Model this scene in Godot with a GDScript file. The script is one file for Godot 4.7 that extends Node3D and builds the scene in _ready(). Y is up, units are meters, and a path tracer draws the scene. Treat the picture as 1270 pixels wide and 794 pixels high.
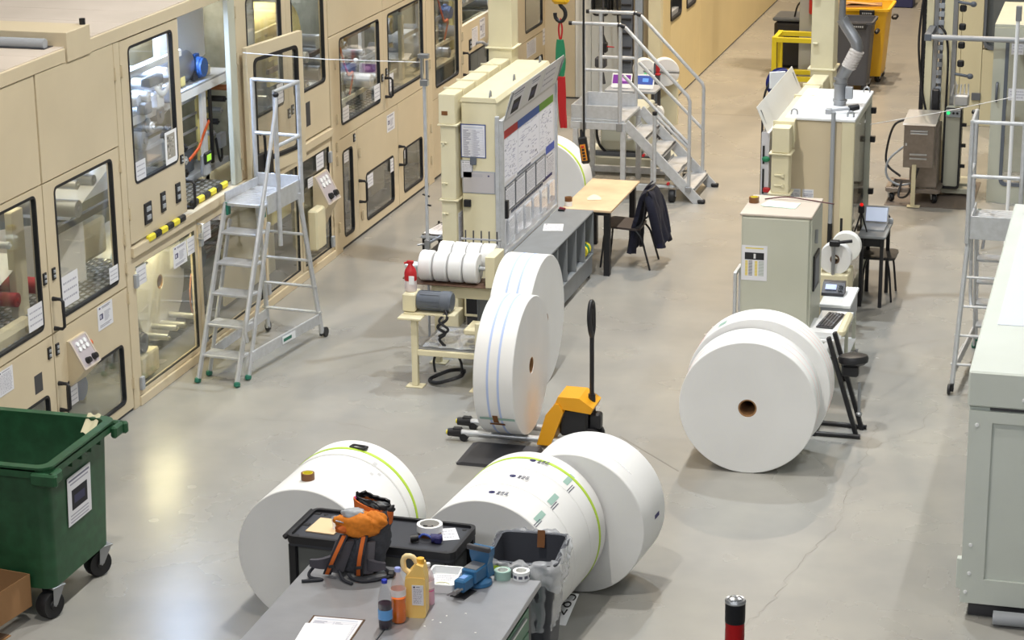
extends Node3D
# A paper converting hall seen from a gallery. Metres, y up, the machine line runs along -z.

var st: SurfaceTool
var xf := Transform3D.IDENTITY
var frame0 := Transform3D.IDENTITY   # the frame that each new mesh starts in
var group_id := 0
var mats := {}
var used := {}
var rng := RandomNumberGenerator.new()

# ---------- mesh building ----------
func begin() -> void:
	st = SurfaceTool.new()
	st.begin(Mesh.PRIMITIVE_TRIANGLES)
	st.set_smooth_group(-1)
	st.set_uv(Vector2(0.02, 0.02))
	xf = frame0

func vert(p: Vector3) -> void:
	st.add_vertex(xf * p)

func tri(a: Vector3, b: Vector3, c: Vector3, out: Vector3) -> void:
	var n := (b - a).cross(c - a)
	vert(a)
	if n.dot(out) > 0.0:
		vert(c); vert(b)
	else:
		vert(b); vert(c)

func quad(a: Vector3, b: Vector3, c: Vector3, d: Vector3, out: Vector3) -> void:
	tri(a, b, c, out)
	tri(a, c, d, out)

# a quad whose picture coordinates run from a (top left) over b (top right) and c to d (bottom left)
func picture(a: Vector3, b: Vector3, c: Vector3, d: Vector3) -> void:
	var p := [a, b, c, a, c, d]
	var t := [Vector2(0, 0), Vector2(1, 0), Vector2(1, 1), Vector2(0, 0), Vector2(1, 1), Vector2(0, 1)]
	for i in 6:
		st.set_uv(t[i]); vert(p[i])
	st.set_uv(Vector2(0.02, 0.02))

# a box with chamfered edges, turned by euler degrees about its centre
func box(c: Vector3, s: Vector3, turn := Vector3.ZERO, ch := -1.0) -> void:
	var h := s * 0.5
	var k := minf(0.004, minf(h.x, minf(h.y, h.z)) * 0.35) if ch < 0.0 else minf(ch, minf(h.x, minf(h.y, h.z)) * 0.95)
	var keep := xf
	xf = xf * Transform3D(Basis.from_euler(turn * (PI / 180.0)), c)
	st.set_smooth_group(-1)
	for a in 3:
		var b := (a + 1) % 3
		var d := (a + 2) % 3
		for sa in [-1.0, 1.0]:
			var o := Vector3.ZERO
			o[a] = sa
			quad(corner(h, k, a, sa, b, -1.0, d, -1.0), corner(h, k, a, sa, b, 1.0, d, -1.0), corner(h, k, a, sa, b, 1.0, d, 1.0), corner(h, k, a, sa, b, -1.0, d, 1.0), o)
			if k > 0.0:
				for sb in [-1.0, 1.0]:
					var e := Vector3.ZERO
					e[a] = sa; e[b] = sb
					quad(corner(h, k, a, sa, b, sb, d, -1.0), corner(h, k, b, sb, a, sa, d, -1.0), corner(h, k, b, sb, a, sa, d, 1.0), corner(h, k, a, sa, b, sb, d, 1.0), e)
	if k > 0.0:
		for sx in [-1.0, 1.0]:
			for sy in [-1.0, 1.0]:
				for sz in [-1.0, 1.0]:
					tri(corner(h, k, 0, sx, 1, sy, 2, sz), corner(h, k, 1, sy, 0, sx, 2, sz), corner(h, k, 2, sz, 0, sx, 1, sy), Vector3(sx, sy, sz))
	xf = keep

func corner(h: Vector3, k: float, a: int, sa: float, b: int, sb: float, d: int, sd: float) -> Vector3:
	var p := Vector3.ZERO
	p[a] = sa * h[a]; p[b] = sb * (h[b] - k); p[d] = sd * (h[d] - k)
	return p

# a box given by its lowest and highest corner
func slab(lo: Vector3, hi: Vector3, ch := -1.0) -> void:
	box((lo + hi) * 0.5, (hi - lo).abs(), Vector3.ZERO, ch)

func frame_for(dir: Vector3) -> Basis:
	var y := dir.normalized()
	var x := y.cross(Vector3(0.31, 0.17, 0.93) if absf(y.z) < 0.8 else Vector3(0.2, 0.96, 0.1)).normalized()
	return Basis(x, y, x.cross(y))

# a round bar from p to q, radius r at p and r2 at q
func bar(p: Vector3, q: Vector3, r: float, r2 := -1.0, n := 14, capped := true) -> void:
	if r2 < 0.0: r2 = r
	var b := frame_for(q - p)
	group_id += 1
	st.set_smooth_group(group_id)
	for i in n:
		var a0 := TAU * i / n
		var a1 := TAU * (i + 1) / n
		var d0 := b.x * cos(a0) + b.z * sin(a0)
		var d1 := b.x * cos(a1) + b.z * sin(a1)
		quad(p + d0 * r, p + d1 * r, q + d1 * r2, q + d0 * r2, d0 + d1)
	st.set_smooth_group(-1)
	if capped:
		for i in n:
			var a0 := TAU * i / n
			var a1 := TAU * (i + 1) / n
			var d0 := b.x * cos(a0) + b.z * sin(a0)
			var d1 := b.x * cos(a1) + b.z * sin(a1)
			tri(p, p + d0 * r, p + d1 * r, -b.y)
			tri(q, q + d0 * r2, q + d1 * r2, b.y)

# a bent tube through the points; smoothed with a spline when bend is on
func tube(pts: Array, r: float, n := 8, bend := false, closed := false) -> void:
	var path := PackedVector3Array(pts)
	if bend:
		var c := Curve3D.new()
		c.bake_interval = maxf(r * 1.5, 0.02)
		for i in pts.size():
			var prev: Vector3 = pts[maxi(i - 1, 0)]
			var next: Vector3 = pts[mini(i + 1, pts.size() - 1)]
			var t := (next - prev) / 6.0
			c.add_point(pts[i], -t, t)
		path = c.get_baked_points()
	group_id += 1
	st.set_smooth_group(group_id)
	var rings := []
	var m := path.size()
	var side := Vector3.ZERO
	for i in m:
		var before := path[(i - 1 + m) % m] if closed else path[maxi(i - 1, 0)]
		var after := path[(i + 1) % m] if closed else path[mini(i + 1, m - 1)]
		var t := (after - before).normalized()
		if side == Vector3.ZERO: side = frame_for(t).x
		side = (side - t * side.dot(t)).normalized()
		var up := t.cross(side)
		var ring := PackedVector3Array()
		for k in n: ring.append(path[i] + (side * cos(TAU * k / n) + up * sin(TAU * k / n)) * r)
		rings.append(ring)
	for i in (m if closed else m - 1):
		var j := (i + 1) % m
		for k in n:
			var l := (k + 1) % n
			quad(rings[i][k], rings[i][l], rings[j][l], rings[j][k], rings[i][k] + rings[i][l] - path[i] * 2.0)
	st.set_smooth_group(-1)
	if not closed:
		for k in n:
			var l := (k + 1) % n
			tri(path[0], rings[0][k], rings[0][l], path[0] - path[1])
			tri(path[m - 1], rings[m - 1][k], rings[m - 1][l], path[m - 1] - path[m - 2])

# a profile of (radius, height) turned about the local y axis of t; creases at angles above 35 degrees
func lathe(profile: Array, t := Transform3D.IDENTITY, n := 28) -> void:
	var keep := xf
	xf = xf * t
	for i in profile.size() - 1:
		var a: Vector2 = profile[i]
		var b: Vector2 = profile[i + 1]
		var sharp := true
		if i > 0:
			var e: Vector2 = a - profile[i - 1]
			sharp = absf(e.angle_to(b - a)) > 0.6
		if sharp: group_id += 1
		st.set_smooth_group(group_id)
		var out2 := Vector2(b.y - a.y, a.x - b.x)
		for k in n:
			var c0 := Vector3(cos(TAU * k / n), 0, sin(TAU * k / n))
			var c1 := Vector3(cos(TAU * (k + 1) / n), 0, sin(TAU * (k + 1) / n))
			var o := (c0 + c1) * 0.5 * out2.x + Vector3(0, out2.y, 0)
			var a0 := c0 * a.x + Vector3(0, a.y, 0)
			var a1 := c1 * a.x + Vector3(0, a.y, 0)
			var b0 := c0 * b.x + Vector3(0, b.y, 0)
			var b1 := c1 * b.x + Vector3(0, b.y, 0)
			if a.x > 1e-5: tri(a0, a1, b1, o)
			if b.x > 1e-5: tri(a0, b1, b0, o)
	st.set_smooth_group(-1)
	xf = keep

# a flat outline in the local xy plane of t, made d thick along local z
func prism(outline: PackedVector2Array, d: float, t := Transform3D.IDENTITY, smooth := false) -> void:
	var keep := xf
	xf = xf * t
	var idx := Geometry2D.triangulate_polygon(outline)
	st.set_smooth_group(-1)
	for i in range(0, idx.size(), 3):
		for z in [-d * 0.5, d * 0.5]:
			var p := [outline[idx[i]], outline[idx[i + 1]], outline[idx[i + 2]]]
			tri(Vector3(p[0].x, p[0].y, z), Vector3(p[1].x, p[1].y, z), Vector3(p[2].x, p[2].y, z), Vector3(0, 0, z))
	var ccw := 0.0
	for i in outline.size(): ccw += outline[i].cross(outline[(i + 1) % outline.size()])
	if smooth:
		group_id += 1
		st.set_smooth_group(group_id)
	for i in outline.size():
		var a := outline[i]
		var b := outline[(i + 1) % outline.size()]
		var e := (b - a) * signf(ccw)
		quad(Vector3(a.x, a.y, -d * 0.5), Vector3(b.x, b.y, -d * 0.5), Vector3(b.x, b.y, d * 0.5), Vector3(a.x, a.y, d * 0.5), Vector3(e.y, -e.x, 0))
	st.set_smooth_group(-1)
	xf = keep

func round_rect(x0: float, y0: float, x1: float, y1: float, r: float, n := 4) -> PackedVector2Array:
	var o := PackedVector2Array()
	var cs := [Vector2(x1 - r, y1 - r), Vector2(x0 + r, y1 - r), Vector2(x0 + r, y0 + r), Vector2(x1 - r, y0 + r)]
	for q in 4:
		for i in n + 1:
			var a := PI * 0.5 * (q + float(i) / n)
			o.append(cs[q] + Vector2(cos(a), sin(a)) * r)
	return o

# a flat ring between two outlines with the same number of points, from z0 to z1
func ring(outer: PackedVector2Array, inner: PackedVector2Array, z0: float, z1: float) -> void:
	var n := outer.size()
	st.set_smooth_group(-1)
	for i in n:
		var j := (i + 1) % n
		for z in [z0, z1]:
			quad(Vector3(outer[i].x, outer[i].y, z), Vector3(outer[j].x, outer[j].y, z), Vector3(inner[j].x, inner[j].y, z), Vector3(inner[i].x, inner[i].y, z), Vector3(0, 0, z - (z0 + z1) * 0.5))
		var mid := (outer[i] + outer[j] - inner[i] - inner[j])
		var e := outer[j] - outer[i]
		if e.length() > 1e-6:
			var o := Vector3(e.y, -e.x, 0)
			if Vector2(o.x, o.y).dot(mid) < 0.0: o = -o
			quad(Vector3(outer[i].x, outer[i].y, z0), Vector3(outer[j].x, outer[j].y, z0), Vector3(outer[j].x, outer[j].y, z1), Vector3(outer[i].x, outer[i].y, z1), o)
		e = inner[j] - inner[i]
		if e.length() > 1e-6:
			var o := Vector3(-e.y, e.x, 0)
			if Vector2(o.x, o.y).dot(mid) > 0.0: o = -o
			quad(Vector3(inner[i].x, inner[i].y, z0), Vector3(inner[j].x, inner[j].y, z0), Vector3(inner[j].x, inner[j].y, z1), Vector3(inner[i].x, inner[i].y, z1), o)

func square_like(x0: float, y0: float, x1: float, y1: float, n := 4) -> PackedVector2Array:
	var o := PackedVector2Array()
	for c in [Vector2(x1, y1), Vector2(x0, y1), Vector2(x0, y0), Vector2(x1, y0)]:
		for i in n + 1: o.append(c)
	return o

func ball(c: Vector3, r: Vector3, n := 12) -> void:
	var p := []
	for i in n + 1: p.append(Vector2(sin(PI * i / n), -cos(PI * i / n)))
	lathe(p, Transform3D(Basis.from_scale(r), c), n * 2)

# a lumpy body: an ellipsoid pushed in and out by noise
func lump(c: Vector3, r: Vector3, sd: int, amp := 0.2, freq := 1.4, n := 14) -> void:
	var f := FastNoiseLite.new()
	f.seed = sd
	f.frequency = freq
	var g := []
	for i in n + 1:
		var row := PackedVector3Array()
		for k in n * 2:
			var a := TAU * k / (n * 2)
			var d := Vector3(sin(PI * i / n) * cos(a), -cos(PI * i / n), sin(PI * i / n) * sin(a))
			row.append(c + d * r * (1.0 + amp * f.get_noise_3dv(d)))
		g.append(row)
	group_id += 1
	st.set_smooth_group(group_id)
	for i in n:
		for k in n * 2:
			var l := (k + 1) % (n * 2)
			var o: Vector3 = g[i][k] + g[i + 1][l] - c * 2.0
			if i > 0: tri(g[i][k], g[i][l], g[i + 1][l], o)
			if i < n - 1: tri(g[i][k], g[i + 1][l], g[i + 1][k], o)
	st.set_smooth_group(-1)

# a soft sheet: f(u, v) gives the point; both sides are drawn, thick gives it a back
func cloth(f: Callable, nu: int, nv: int, thick := 0.004) -> void:
	var g := []
	for i in nu + 1:
		var row := PackedVector3Array()
		for j in nv + 1: row.append(f.call(float(i) / nu, float(j) / nv))
		g.append(row)
	var nm := []
	for i in nu + 1:
		var row := PackedVector3Array()
		for j in nv + 1:
			var du: Vector3 = g[mini(i + 1, nu)][j] - g[maxi(i - 1, 0)][j]
			var dv: Vector3 = g[i][mini(j + 1, nv)] - g[i][maxi(j - 1, 0)]
			row.append(du.cross(dv).normalized())
		nm.append(row)
	for s in [1.0, -1.0]:
		group_id += 1
		st.set_smooth_group(group_id)
		for i in nu:
			for j in nv:
				var o: Vector3 = nm[i][j] * s
				var q := []
				for k in [[i, j], [i + 1, j], [i + 1, j + 1], [i, j + 1]]: q.append(g[k[0]][k[1]] + nm[k[0]][k[1]] * thick * 0.5 * s)
				quad(q[0], q[1], q[2], q[3], o)
	st.set_smooth_group(-1)
	var rim := []
	for i in nu: rim.append([i, 0, i + 1, 0])
	for i in nu: rim.append([i, nv, i + 1, nv])
	for j in nv: rim.append([0, j, 0, j + 1])
	for j in nv: rim.append([nu, j, nu, j + 1])
	for e in rim:
		var a: Vector3 = g[e[0]][e[1]]
		var b: Vector3 = g[e[2]][e[3]]
		var na: Vector3 = nm[e[0]][e[1]] * thick * 0.5
		var nb: Vector3 = nm[e[2]][e[3]] * thick * 0.5
		quad(a + na, b + nb, b - nb, a - na, (a + b) * 0.5 - g[nu / 2][nv / 2])

# ---------- naming and tagging ----------
func numbered(parent: Node, called: String) -> String:
	var key := "%d/%s" % [parent.get_instance_id(), called]
	var k: int = used.get(key, -1) + 1
	used[key] = k
	return called if k == 0 else "%s_%03d" % [called, k]

# ends the mesh as ONE named object; its origin is set to the middle of its foot
func done(called: String, m: Material, parent: Node3D = self) -> MeshInstance3D:
	st.generate_normals()
	var mesh := st.commit()
	var b := mesh.get_aabb()
	var c := b.position + Vector3(b.size.x * 0.5, 0.0, b.size.z * 0.5)
	var s2 := SurfaceTool.new()
	s2.append_from(mesh, 0, Transform3D(Basis.IDENTITY, -c))
	s2.index()
	var o := MeshInstance3D.new()
	o.mesh = s2.commit()
	o.mesh.surface_set_material(0, m)
	o.position = c
	o.name = numbered(parent, called)
	o.cast_shadow = GeometryInstance3D.SHADOW_CASTING_SETTING_ON
	parent.add_child(o, true)
	return o

func thing(called: String, label: String, category: String, at := Vector3.ZERO, turn := 0.0, group := "") -> Node3D:
	var o := Node3D.new()
	o.name = numbered(self, called)
	add_child(o, true)
	o.position = at
	o.rotation.y = deg_to_rad(turn)
	return tag(o, label, category, group)

func tag(o: Node3D, label: String, category: String, group := "") -> Node3D:
	o.set_meta("label", label)
	o.set_meta("category", category)
	if group != "": o.set_meta("group", group)
	return o

func dup(src: Node3D, at: Vector3, turn: float, label: String) -> Node3D:
	var base := String(src.name)
	var r: Node3D = src.duplicate()
	r.name = numbered(self, base)
	add_child(r, true)
	r.position = at
	r.rotation.y = deg_to_rad(turn)
	r.set_meta("label", label)
	return r

func structure(o: Node3D) -> Node3D:
	o.set_meta("kind", "structure")
	return o

func stuff(o: Node3D) -> Node3D:
	o.set_meta("kind", "stuff")
	return o

# ---------- materials ----------
func mat(c: Color, rough := 0.6, metal := 0.0, spec := 0.5) -> StandardMaterial3D:
	var key := "%s %.2f %.2f %.2f" % [c.to_html(), rough, metal, spec]
	if not mats.has(key):
		var m := StandardMaterial3D.new()
		m.albedo_color = c
		m.roughness = rough
		m.metallic = metal
		m.metallic_specular = spec
		mats[key] = m
	return mats[key]

func rgb(r: int, g: int, b: int) -> Color:
	return Color8(r, g, b)

# a noise picture between two tones, mirrored on both sides so that it repeats without a seam
func noise_tex(freq: float, octaves: int, lo: Color, hi: Color, kind := FastNoiseLite.TYPE_SIMPLEX_SMOOTH, size := 512, sd := 3) -> ImageTexture:
	var n := FastNoiseLite.new()
	n.noise_type = kind
	n.frequency = freq
	n.fractal_octaves = octaves
	n.seed = sd
	var h := size / 2
	var im := n.get_image(h, h, false, false, true)
	im.convert(Image.FORMAT_L8)
	var src := im.get_data()
	var ramp := PackedByteArray()
	for i in 256:
		var c := lo.lerp(hi, i / 255.0)
		ramp.append_array([int(c.r * 255.0), int(c.g * 255.0), int(c.b * 255.0)])
	var out := PackedByteArray()
	out.resize(h * h * 3)
	for i in h * h:
		var v := src[i] * 3
		out[i * 3] = ramp[v]; out[i * 3 + 1] = ramp[v + 1]; out[i * 3 + 2] = ramp[v + 2]
	var q := Image.create_from_data(h, h, false, Image.FORMAT_RGB8, out)
	var full := Image.create(size, size, false, Image.FORMAT_RGB8)
	var r := Rect2i(0, 0, h, h)
	full.blit_rect(q, r, Vector2i(0, 0))
	q.flip_x()
	full.blit_rect(q, r, Vector2i(h, 0))
	q.flip_y()
	full.blit_rect(q, r, Vector2i(h, h))
	q.flip_x()
	full.blit_rect(q, r, Vector2i(0, h))
	return ImageTexture.create_from_image(full)

# paint or metal with faint unevenness, laid over the surface in world space
func worn(c: Color, rough: float, metal: float, freq := 0.02, amount := 0.08, scale := 0.6) -> StandardMaterial3D:
	var m := StandardMaterial3D.new()
	m.albedo_color = c
	m.roughness = rough
	m.metallic = metal
	m.albedo_texture = noise_tex(freq, 4, Color(1.0 - amount, 1.0 - amount, 1.0 - amount * 1.1), Color.WHITE, FastNoiseLite.TYPE_SIMPLEX_SMOOTH, 256, int(c.r * 97 + c.g * 31))
	m.uv1_triplanar = true
	m.uv1_world_triplanar = true
	m.uv1_scale = Vector3.ONE * scale
	return m

func glass(tint := Color(0.9, 0.97, 0.95, 0.12)) -> StandardMaterial3D:
	var m := StandardMaterial3D.new()
	m.transparency = BaseMaterial3D.TRANSPARENCY_ALPHA
	m.albedo_color = tint
	m.roughness = 0.03
	m.metallic_specular = 0.5
	m.cull_mode = BaseMaterial3D.CULL_DISABLED
	return m

func glow(c: Color, e: float) -> StandardMaterial3D:
	var m := StandardMaterial3D.new()
	m.albedo_color = c
	m.emission_enabled = true
	m.emission = c
	m.emission_energy_multiplier = e
	return m

# the print on a sheet of paper: bars of unreadable text, blocks of tint
func print_mat(kind: String, sd: int, w := 96, h := 128) -> StandardMaterial3D:
	var r := RandomNumberGenerator.new()
	r.seed = sd
	var im := Image.create(w, h, false, Image.FORMAT_RGB8)
	im.fill(Color(0.86, 0.86, 0.88))
	var ink := Color(0.42, 0.42, 0.5)
	var y := 6
	if kind == "text" or kind == "form":
		im.fill_rect(Rect2i(8, y, 10, 8), Color(0.2, 0.2, 0.3))
		im.fill_rect(Rect2i(24, y + 2, w - 44, 3), ink)
		y += 14
		while y < h - 8:
			var x := 8
			while x < w - 12:
				var l := r.randi_range(4, 14)
				im.fill_rect(Rect2i(x, y, mini(l, w - 8 - x), 2 if kind == "text" else 3), ink.lerp(Color.WHITE, r.randf_range(0.1, 0.5)))
				x += l + 3
			y += 5 if kind == "text" else 7
	elif kind == "table":
		im.fill_rect(Rect2i(8, y, w - 16, 7), Color(0.75, 0.77, 0.82))
		y += 12
		while y < h - 6:
			im.fill_rect(Rect2i(6, y, w - 12, 1), Color(0.6, 0.6, 0.68))
			im.fill_rect(Rect2i(8, y + 2, r.randi_range(10, 30), 2), ink)
			im.fill_rect(Rect2i(w / 2, y + 2, r.randi_range(8, 30), 2), ink.lerp(Color.WHITE, 0.3))
			y += 6
		for x in [6, w / 2 - 4, w - 7]: im.fill_rect(Rect2i(x, 18, 1, h - 24), Color(0.6, 0.6, 0.68))
	elif kind == "picto":
		im.fill_rect(Rect2i(10, 8, 10, 9), Color(0.25, 0.25, 0.4))
		im.fill_rect(Rect2i(26, 9, w - 40, 4), ink)
		im.fill_rect(Rect2i(30, 16, w - 50, 3), ink)
		im.fill_rect(Rect2i(12, 44, 22, 30), Color(0.3, 0.3, 0.42))
		im.fill_rect(Rect2i(16, 50, 8, 18), Color(0.8, 0.8, 0.85))
		for i in 9: im.fill_rect(Rect2i(42, 40 + i * 6, r.randi_range(20, 42), 3), ink.lerp(Color.WHITE, 0.35))
		im.fill_rect(Rect2i(12, h - 24, w - 24, 3), ink)
		im.fill_rect(Rect2i(12, h - 16, w - 34, 3), ink)
	elif kind == "strip":
		for i in 3:
			var yy := int(h * (0.22 + 0.25 * i))
			var x := 10
			while x < w - 14:
				var l := r.randi_range(4, 12)
				im.fill_rect(Rect2i(x, yy, mini(l, w - 10 - x), maxi(2, h / 14)), ink.lerp(Color.WHITE, 0.35))
				x += l + 3
	elif kind == "poster":
		im.fill_rect(Rect2i(14, 8, w - 28, 4), Color(0.85, 0.78, 0.3))
		im.fill_rect(Rect2i(12, 26, w - 24, 26), Color(0.14, 0.14, 0.15))
		im.fill_rect(Rect2i(w / 2 - 3, 30, 8, 18), Color(0.85, 0.85, 0.85))
		for i in 14:
			im.fill_rect(Rect2i(14, 56 + i * 4, 10, 3), Color(0.87, 0.77, 0.3))
			im.fill_rect(Rect2i(27, 56 + i * 4, 14, 2), Color(0.3, 0.3, 0.33))
			im.fill_rect(Rect2i(w / 2 + 2, 56 + i * 4, 10, 3), Color(0.87, 0.77, 0.3))
			im.fill_rect(Rect2i(w / 2 + 16, 56 + i * 4, 20, 2), Color(0.55, 0.6, 0.55))
	elif kind == "photo":
		im.fill_rect(Rect2i(6, 8, w - 12, 5), ink)
		im.fill_rect(Rect2i(12, 18, w - 24, 4), ink.lerp(Color.WHITE, 0.3))
		im.fill_rect(Rect2i(18, 36, w - 36, 50), Color(0.06, 0.06, 0.1))
		im.fill_rect(Rect2i(30, 52, w - 60, 20), Color(0.2, 0.2, 0.32))
		for i in 3: im.fill_rect(Rect2i(10, 96 + i * 8, w - 24, 3), ink.lerp(Color.WHITE, 0.35))
	elif kind == "metal":
		im.fill(Color(0.62, 0.6, 0.56))
		for i in 30: im.fill_rect(Rect2i(r.randi_range(14, w - 30), r.randi_range(20, h - 30), r.randi_range(4, 14), r.randi_range(4, 12)), Color(0.3, 0.29, 0.28).lerp(Color(0.8, 0.78, 0.74), r.randf()))
		im.fill_rect(Rect2i(0, 0, w, 12), Color(0.93, 0.93, 0.94)); im.fill_rect(Rect2i(0, h - 22, w, 22), Color(0.93, 0.93, 0.94))
		im.fill_rect(Rect2i(0, 0, 14, h), Color(0.93, 0.93, 0.94)); im.fill_rect(Rect2i(w - 18, 0, 18, h), Color(0.93, 0.93, 0.94))
	elif kind == "blank":
		im.fill(Color(0.72, 0.7, 0.7))
		for i in 3: im.fill_rect(Rect2i(14, 14 + i * 6, w - 50, 2), Color(0.6, 0.6, 0.64))
		im.fill_rect(Rect2i(w - 20, 16, 5, 10), Color(0.25, 0.25, 0.4))
	elif kind == "zones":
		im.fill(Color(0.9, 0.9, 0.93))
		for i in 70:
			im.fill_rect(Rect2i(r.randi_range(2, w - 24), r.randi_range(2, h - 4), r.randi_range(6, 20), 1), Color(0.6, 0.6, 0.7))
		for i in 12: im.fill_rect(Rect2i(r.randi_range(10, w - 10), r.randi_range(6, h - 10), 2, 5), Color(0.22, 0.22, 0.26))
	var m := StandardMaterial3D.new()
	m.albedo_texture = ImageTexture.create_from_image(im)
	m.roughness = 0.7
	return m

# a sheet of paper in the local xy plane of t, its print facing local +z
func sheet(w: float, h: float, t: Transform3D, thick := 0.002) -> void:
	var keep := xf
	xf = xf * t
	var x := w * 0.5
	var y := h * 0.5
	picture(Vector3(-x, y, thick), Vector3(x, y, thick), Vector3(x, -y, thick), Vector3(-x, -y, thick))
	quad(Vector3(-x, y, 0), Vector3(x, y, 0), Vector3(x, -y, 0), Vector3(-x, -y, 0), Vector3(0, 0, -1))
	for e in [[Vector3(-x, y, 0), Vector3(x, y, 0), Vector3(0, 1, 0)], [Vector3(-x, -y, 0), Vector3(x, -y, 0), Vector3(0, -1, 0)], [Vector3(-x, -y, 0), Vector3(-x, y, 0), Vector3(-1, 0, 0)], [Vector3(x, -y, 0), Vector3(x, y, 0), Vector3(1, 0, 0)]]:
		var up := Vector3(0, 0, thick)
		quad(e[0], e[1], e[1] + up, e[0] + up, e[2])
	xf = keep

func at(x: float, y: float, z: float, rx := 0.0, ry := 0.0, rz := 0.0) -> Transform3D:
	return Transform3D(Basis.from_euler(Vector3(rx, ry, rz) * (PI / 180.0)), Vector3(x, y, z))

func _ready() -> void:
	rng.seed = 7
	# camera on the gallery
	var cam := Camera3D.new()
	cam.name = "camera"
	cam.position = Vector3(0, 6.6, 0)
	cam.rotation_degrees = Vector3(-17.001, 15.703, -0.564)
	cam.fov = 16.0113
	cam.near = 0.1
	cam.far = 200.0
	add_child(cam, true)
	cam.current = true
	var e := Environment.new()
	e.background_mode = Environment.BG_COLOR
	e.background_color = Color(0.5, 0.5, 0.5)
	e.ambient_light_source = Environment.AMBIENT_SOURCE_BG
	e.tonemap_mode = Environment.TONE_MAPPER_LINEAR
	e.tonemap_exposure = 0.94
	e.sdfgi_enabled = true
	e.ssao_enabled = true
	e.ssil_enabled = true
	var we := WorldEnvironment.new()
	we.name = "environment"
	we.environment = e
	add_child(we, true)
	# the hall's high-bay lamps, cooler over the machine, warmer over the far end
	for k in LAMPS.size():
		high_bay(LAMPS[k][0], LAMPS[k][1], LAMPS[k][2], LAMPS[k][3])
	# daylight from the clerestory windows behind the gallery
	for k in 3: clerestory(-8.5 + 5.0 * k)
	make_materials()
	build_hall()
	build_machine()
	build_rolls()
	build_left()
	build_stairs()
	build_right()
	build_front()

const WARM := Color(1.0, 0.91, 0.79)
const NEUTRAL := Color(1.0, 0.97, 0.92)
const CLEAR := Color(1.0, 0.985, 0.955)
const COOL := Color(0.93, 0.97, 1.0)
# x, z, colour and strength of each lamp: a main row over the aisle, weaker rows to both sides
const LAMPS := [[-4.3, -10.5, NEUTRAL, 2.1], [-4.3, -16.2, CLEAR, 2.8], [-4.3, -22.0, COOL, 2.8], [-4.3, -27.8, WARM, 3.4], [-4.3, -33.6, WARM, 4.2], [-4.3, -39.4, WARM, 4.2],
	[-9.6, -13.0, NEUTRAL, 0.6], [-9.6, -19.0, NEUTRAL, 0.6], [-9.6, -25.0, NEUTRAL, 0.6], [-9.6, -31.0, WARM, 0.6],
	[0.9, -13.0, CLEAR, 0.9], [0.9, -19.0, COOL, 0.9], [0.9, -25.0, NEUTRAL, 1.1], [0.9, -31.0, NEUTRAL, 1.0]]
const LAMP_Y := 9.6
const LAMP_ENERGY := 18.0

func high_bay(x: float, z: float, c: Color, share: float) -> void:
	begin()
	lathe([Vector2(0.06, 0.62), Vector2(0.09, 0.6), Vector2(0.11, 0.42), Vector2(0.2, 0.3), Vector2(0.36, 0.0), Vector2(0.345, 0.0), Vector2(0.19, 0.27), Vector2(0.0, 0.3)], at(x, LAMP_Y, z), 24)
	bar(Vector3(x, LAMP_Y + 0.6, z), Vector3(x, 12.9, z), 0.012, -1, 6)
	var o := done("high_bay_lamp", mat(rgb(170, 172, 175), 0.45, 0.3))
	tag(o, "round high-bay factory lamp hanging from the hall ceiling", "lamp", "high-bay lamps")
	frame0 = Transform3D(Basis.IDENTITY, -o.position)
	begin()
	lathe([Vector2(0, 0), Vector2(0.33, 0.0), Vector2(0.33, 0.02), Vector2(0, 0.02)], at(x, LAMP_Y + 0.005, z), 24)
	done("diffuser", glow(c, 4.0), o)
	frame0 = Transform3D.IDENTITY
	var l := SpotLight3D.new()
	l.name = numbered(o, "lamp_light")
	l.light_color = c
	l.light_energy = LAMP_ENERGY * share
	l.light_size = 0.09
	l.spot_range = 60.0
	l.spot_attenuation = 2.0
	l.spot_angle = 64.0
	l.spot_angle_attenuation = 0.6
	l.shadow_enabled = true
	o.add_child(l, true)
	l.global_position = Vector3(x, LAMP_Y - 0.03, z)
	l.global_rotation = Vector3(-PI / 2, 0, 0)

const DAY := Color(0.97, 0.985, 1.0)
const DAY_ENERGY := 48.0

func clerestory(x: float) -> void:
	begin()
	slab(Vector3(x - 2.0, 9.2, 2.96), Vector3(x + 2.0, 11.8, 2.99), 0.0)
	var o := done("window_%d" % (8 + int((x + 8.5) / 5.0)), glow(DAY, 2.0))
	structure(o)
	var a := AreaLight3D.new()
	a.name = "daylight"
	a.area_size = Vector2(4.0, 2.6)
	a.light_color = DAY
	a.light_energy = DAY_ENERGY
	a.area_range = 80.0
	a.area_attenuation = 2.0
	a.shadow_enabled = true
	o.add_child(a, true)
	a.global_position = Vector3(x, 10.5, 2.9)
	a.global_rotation = Vector3(-0.35, 0, 0)

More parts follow.
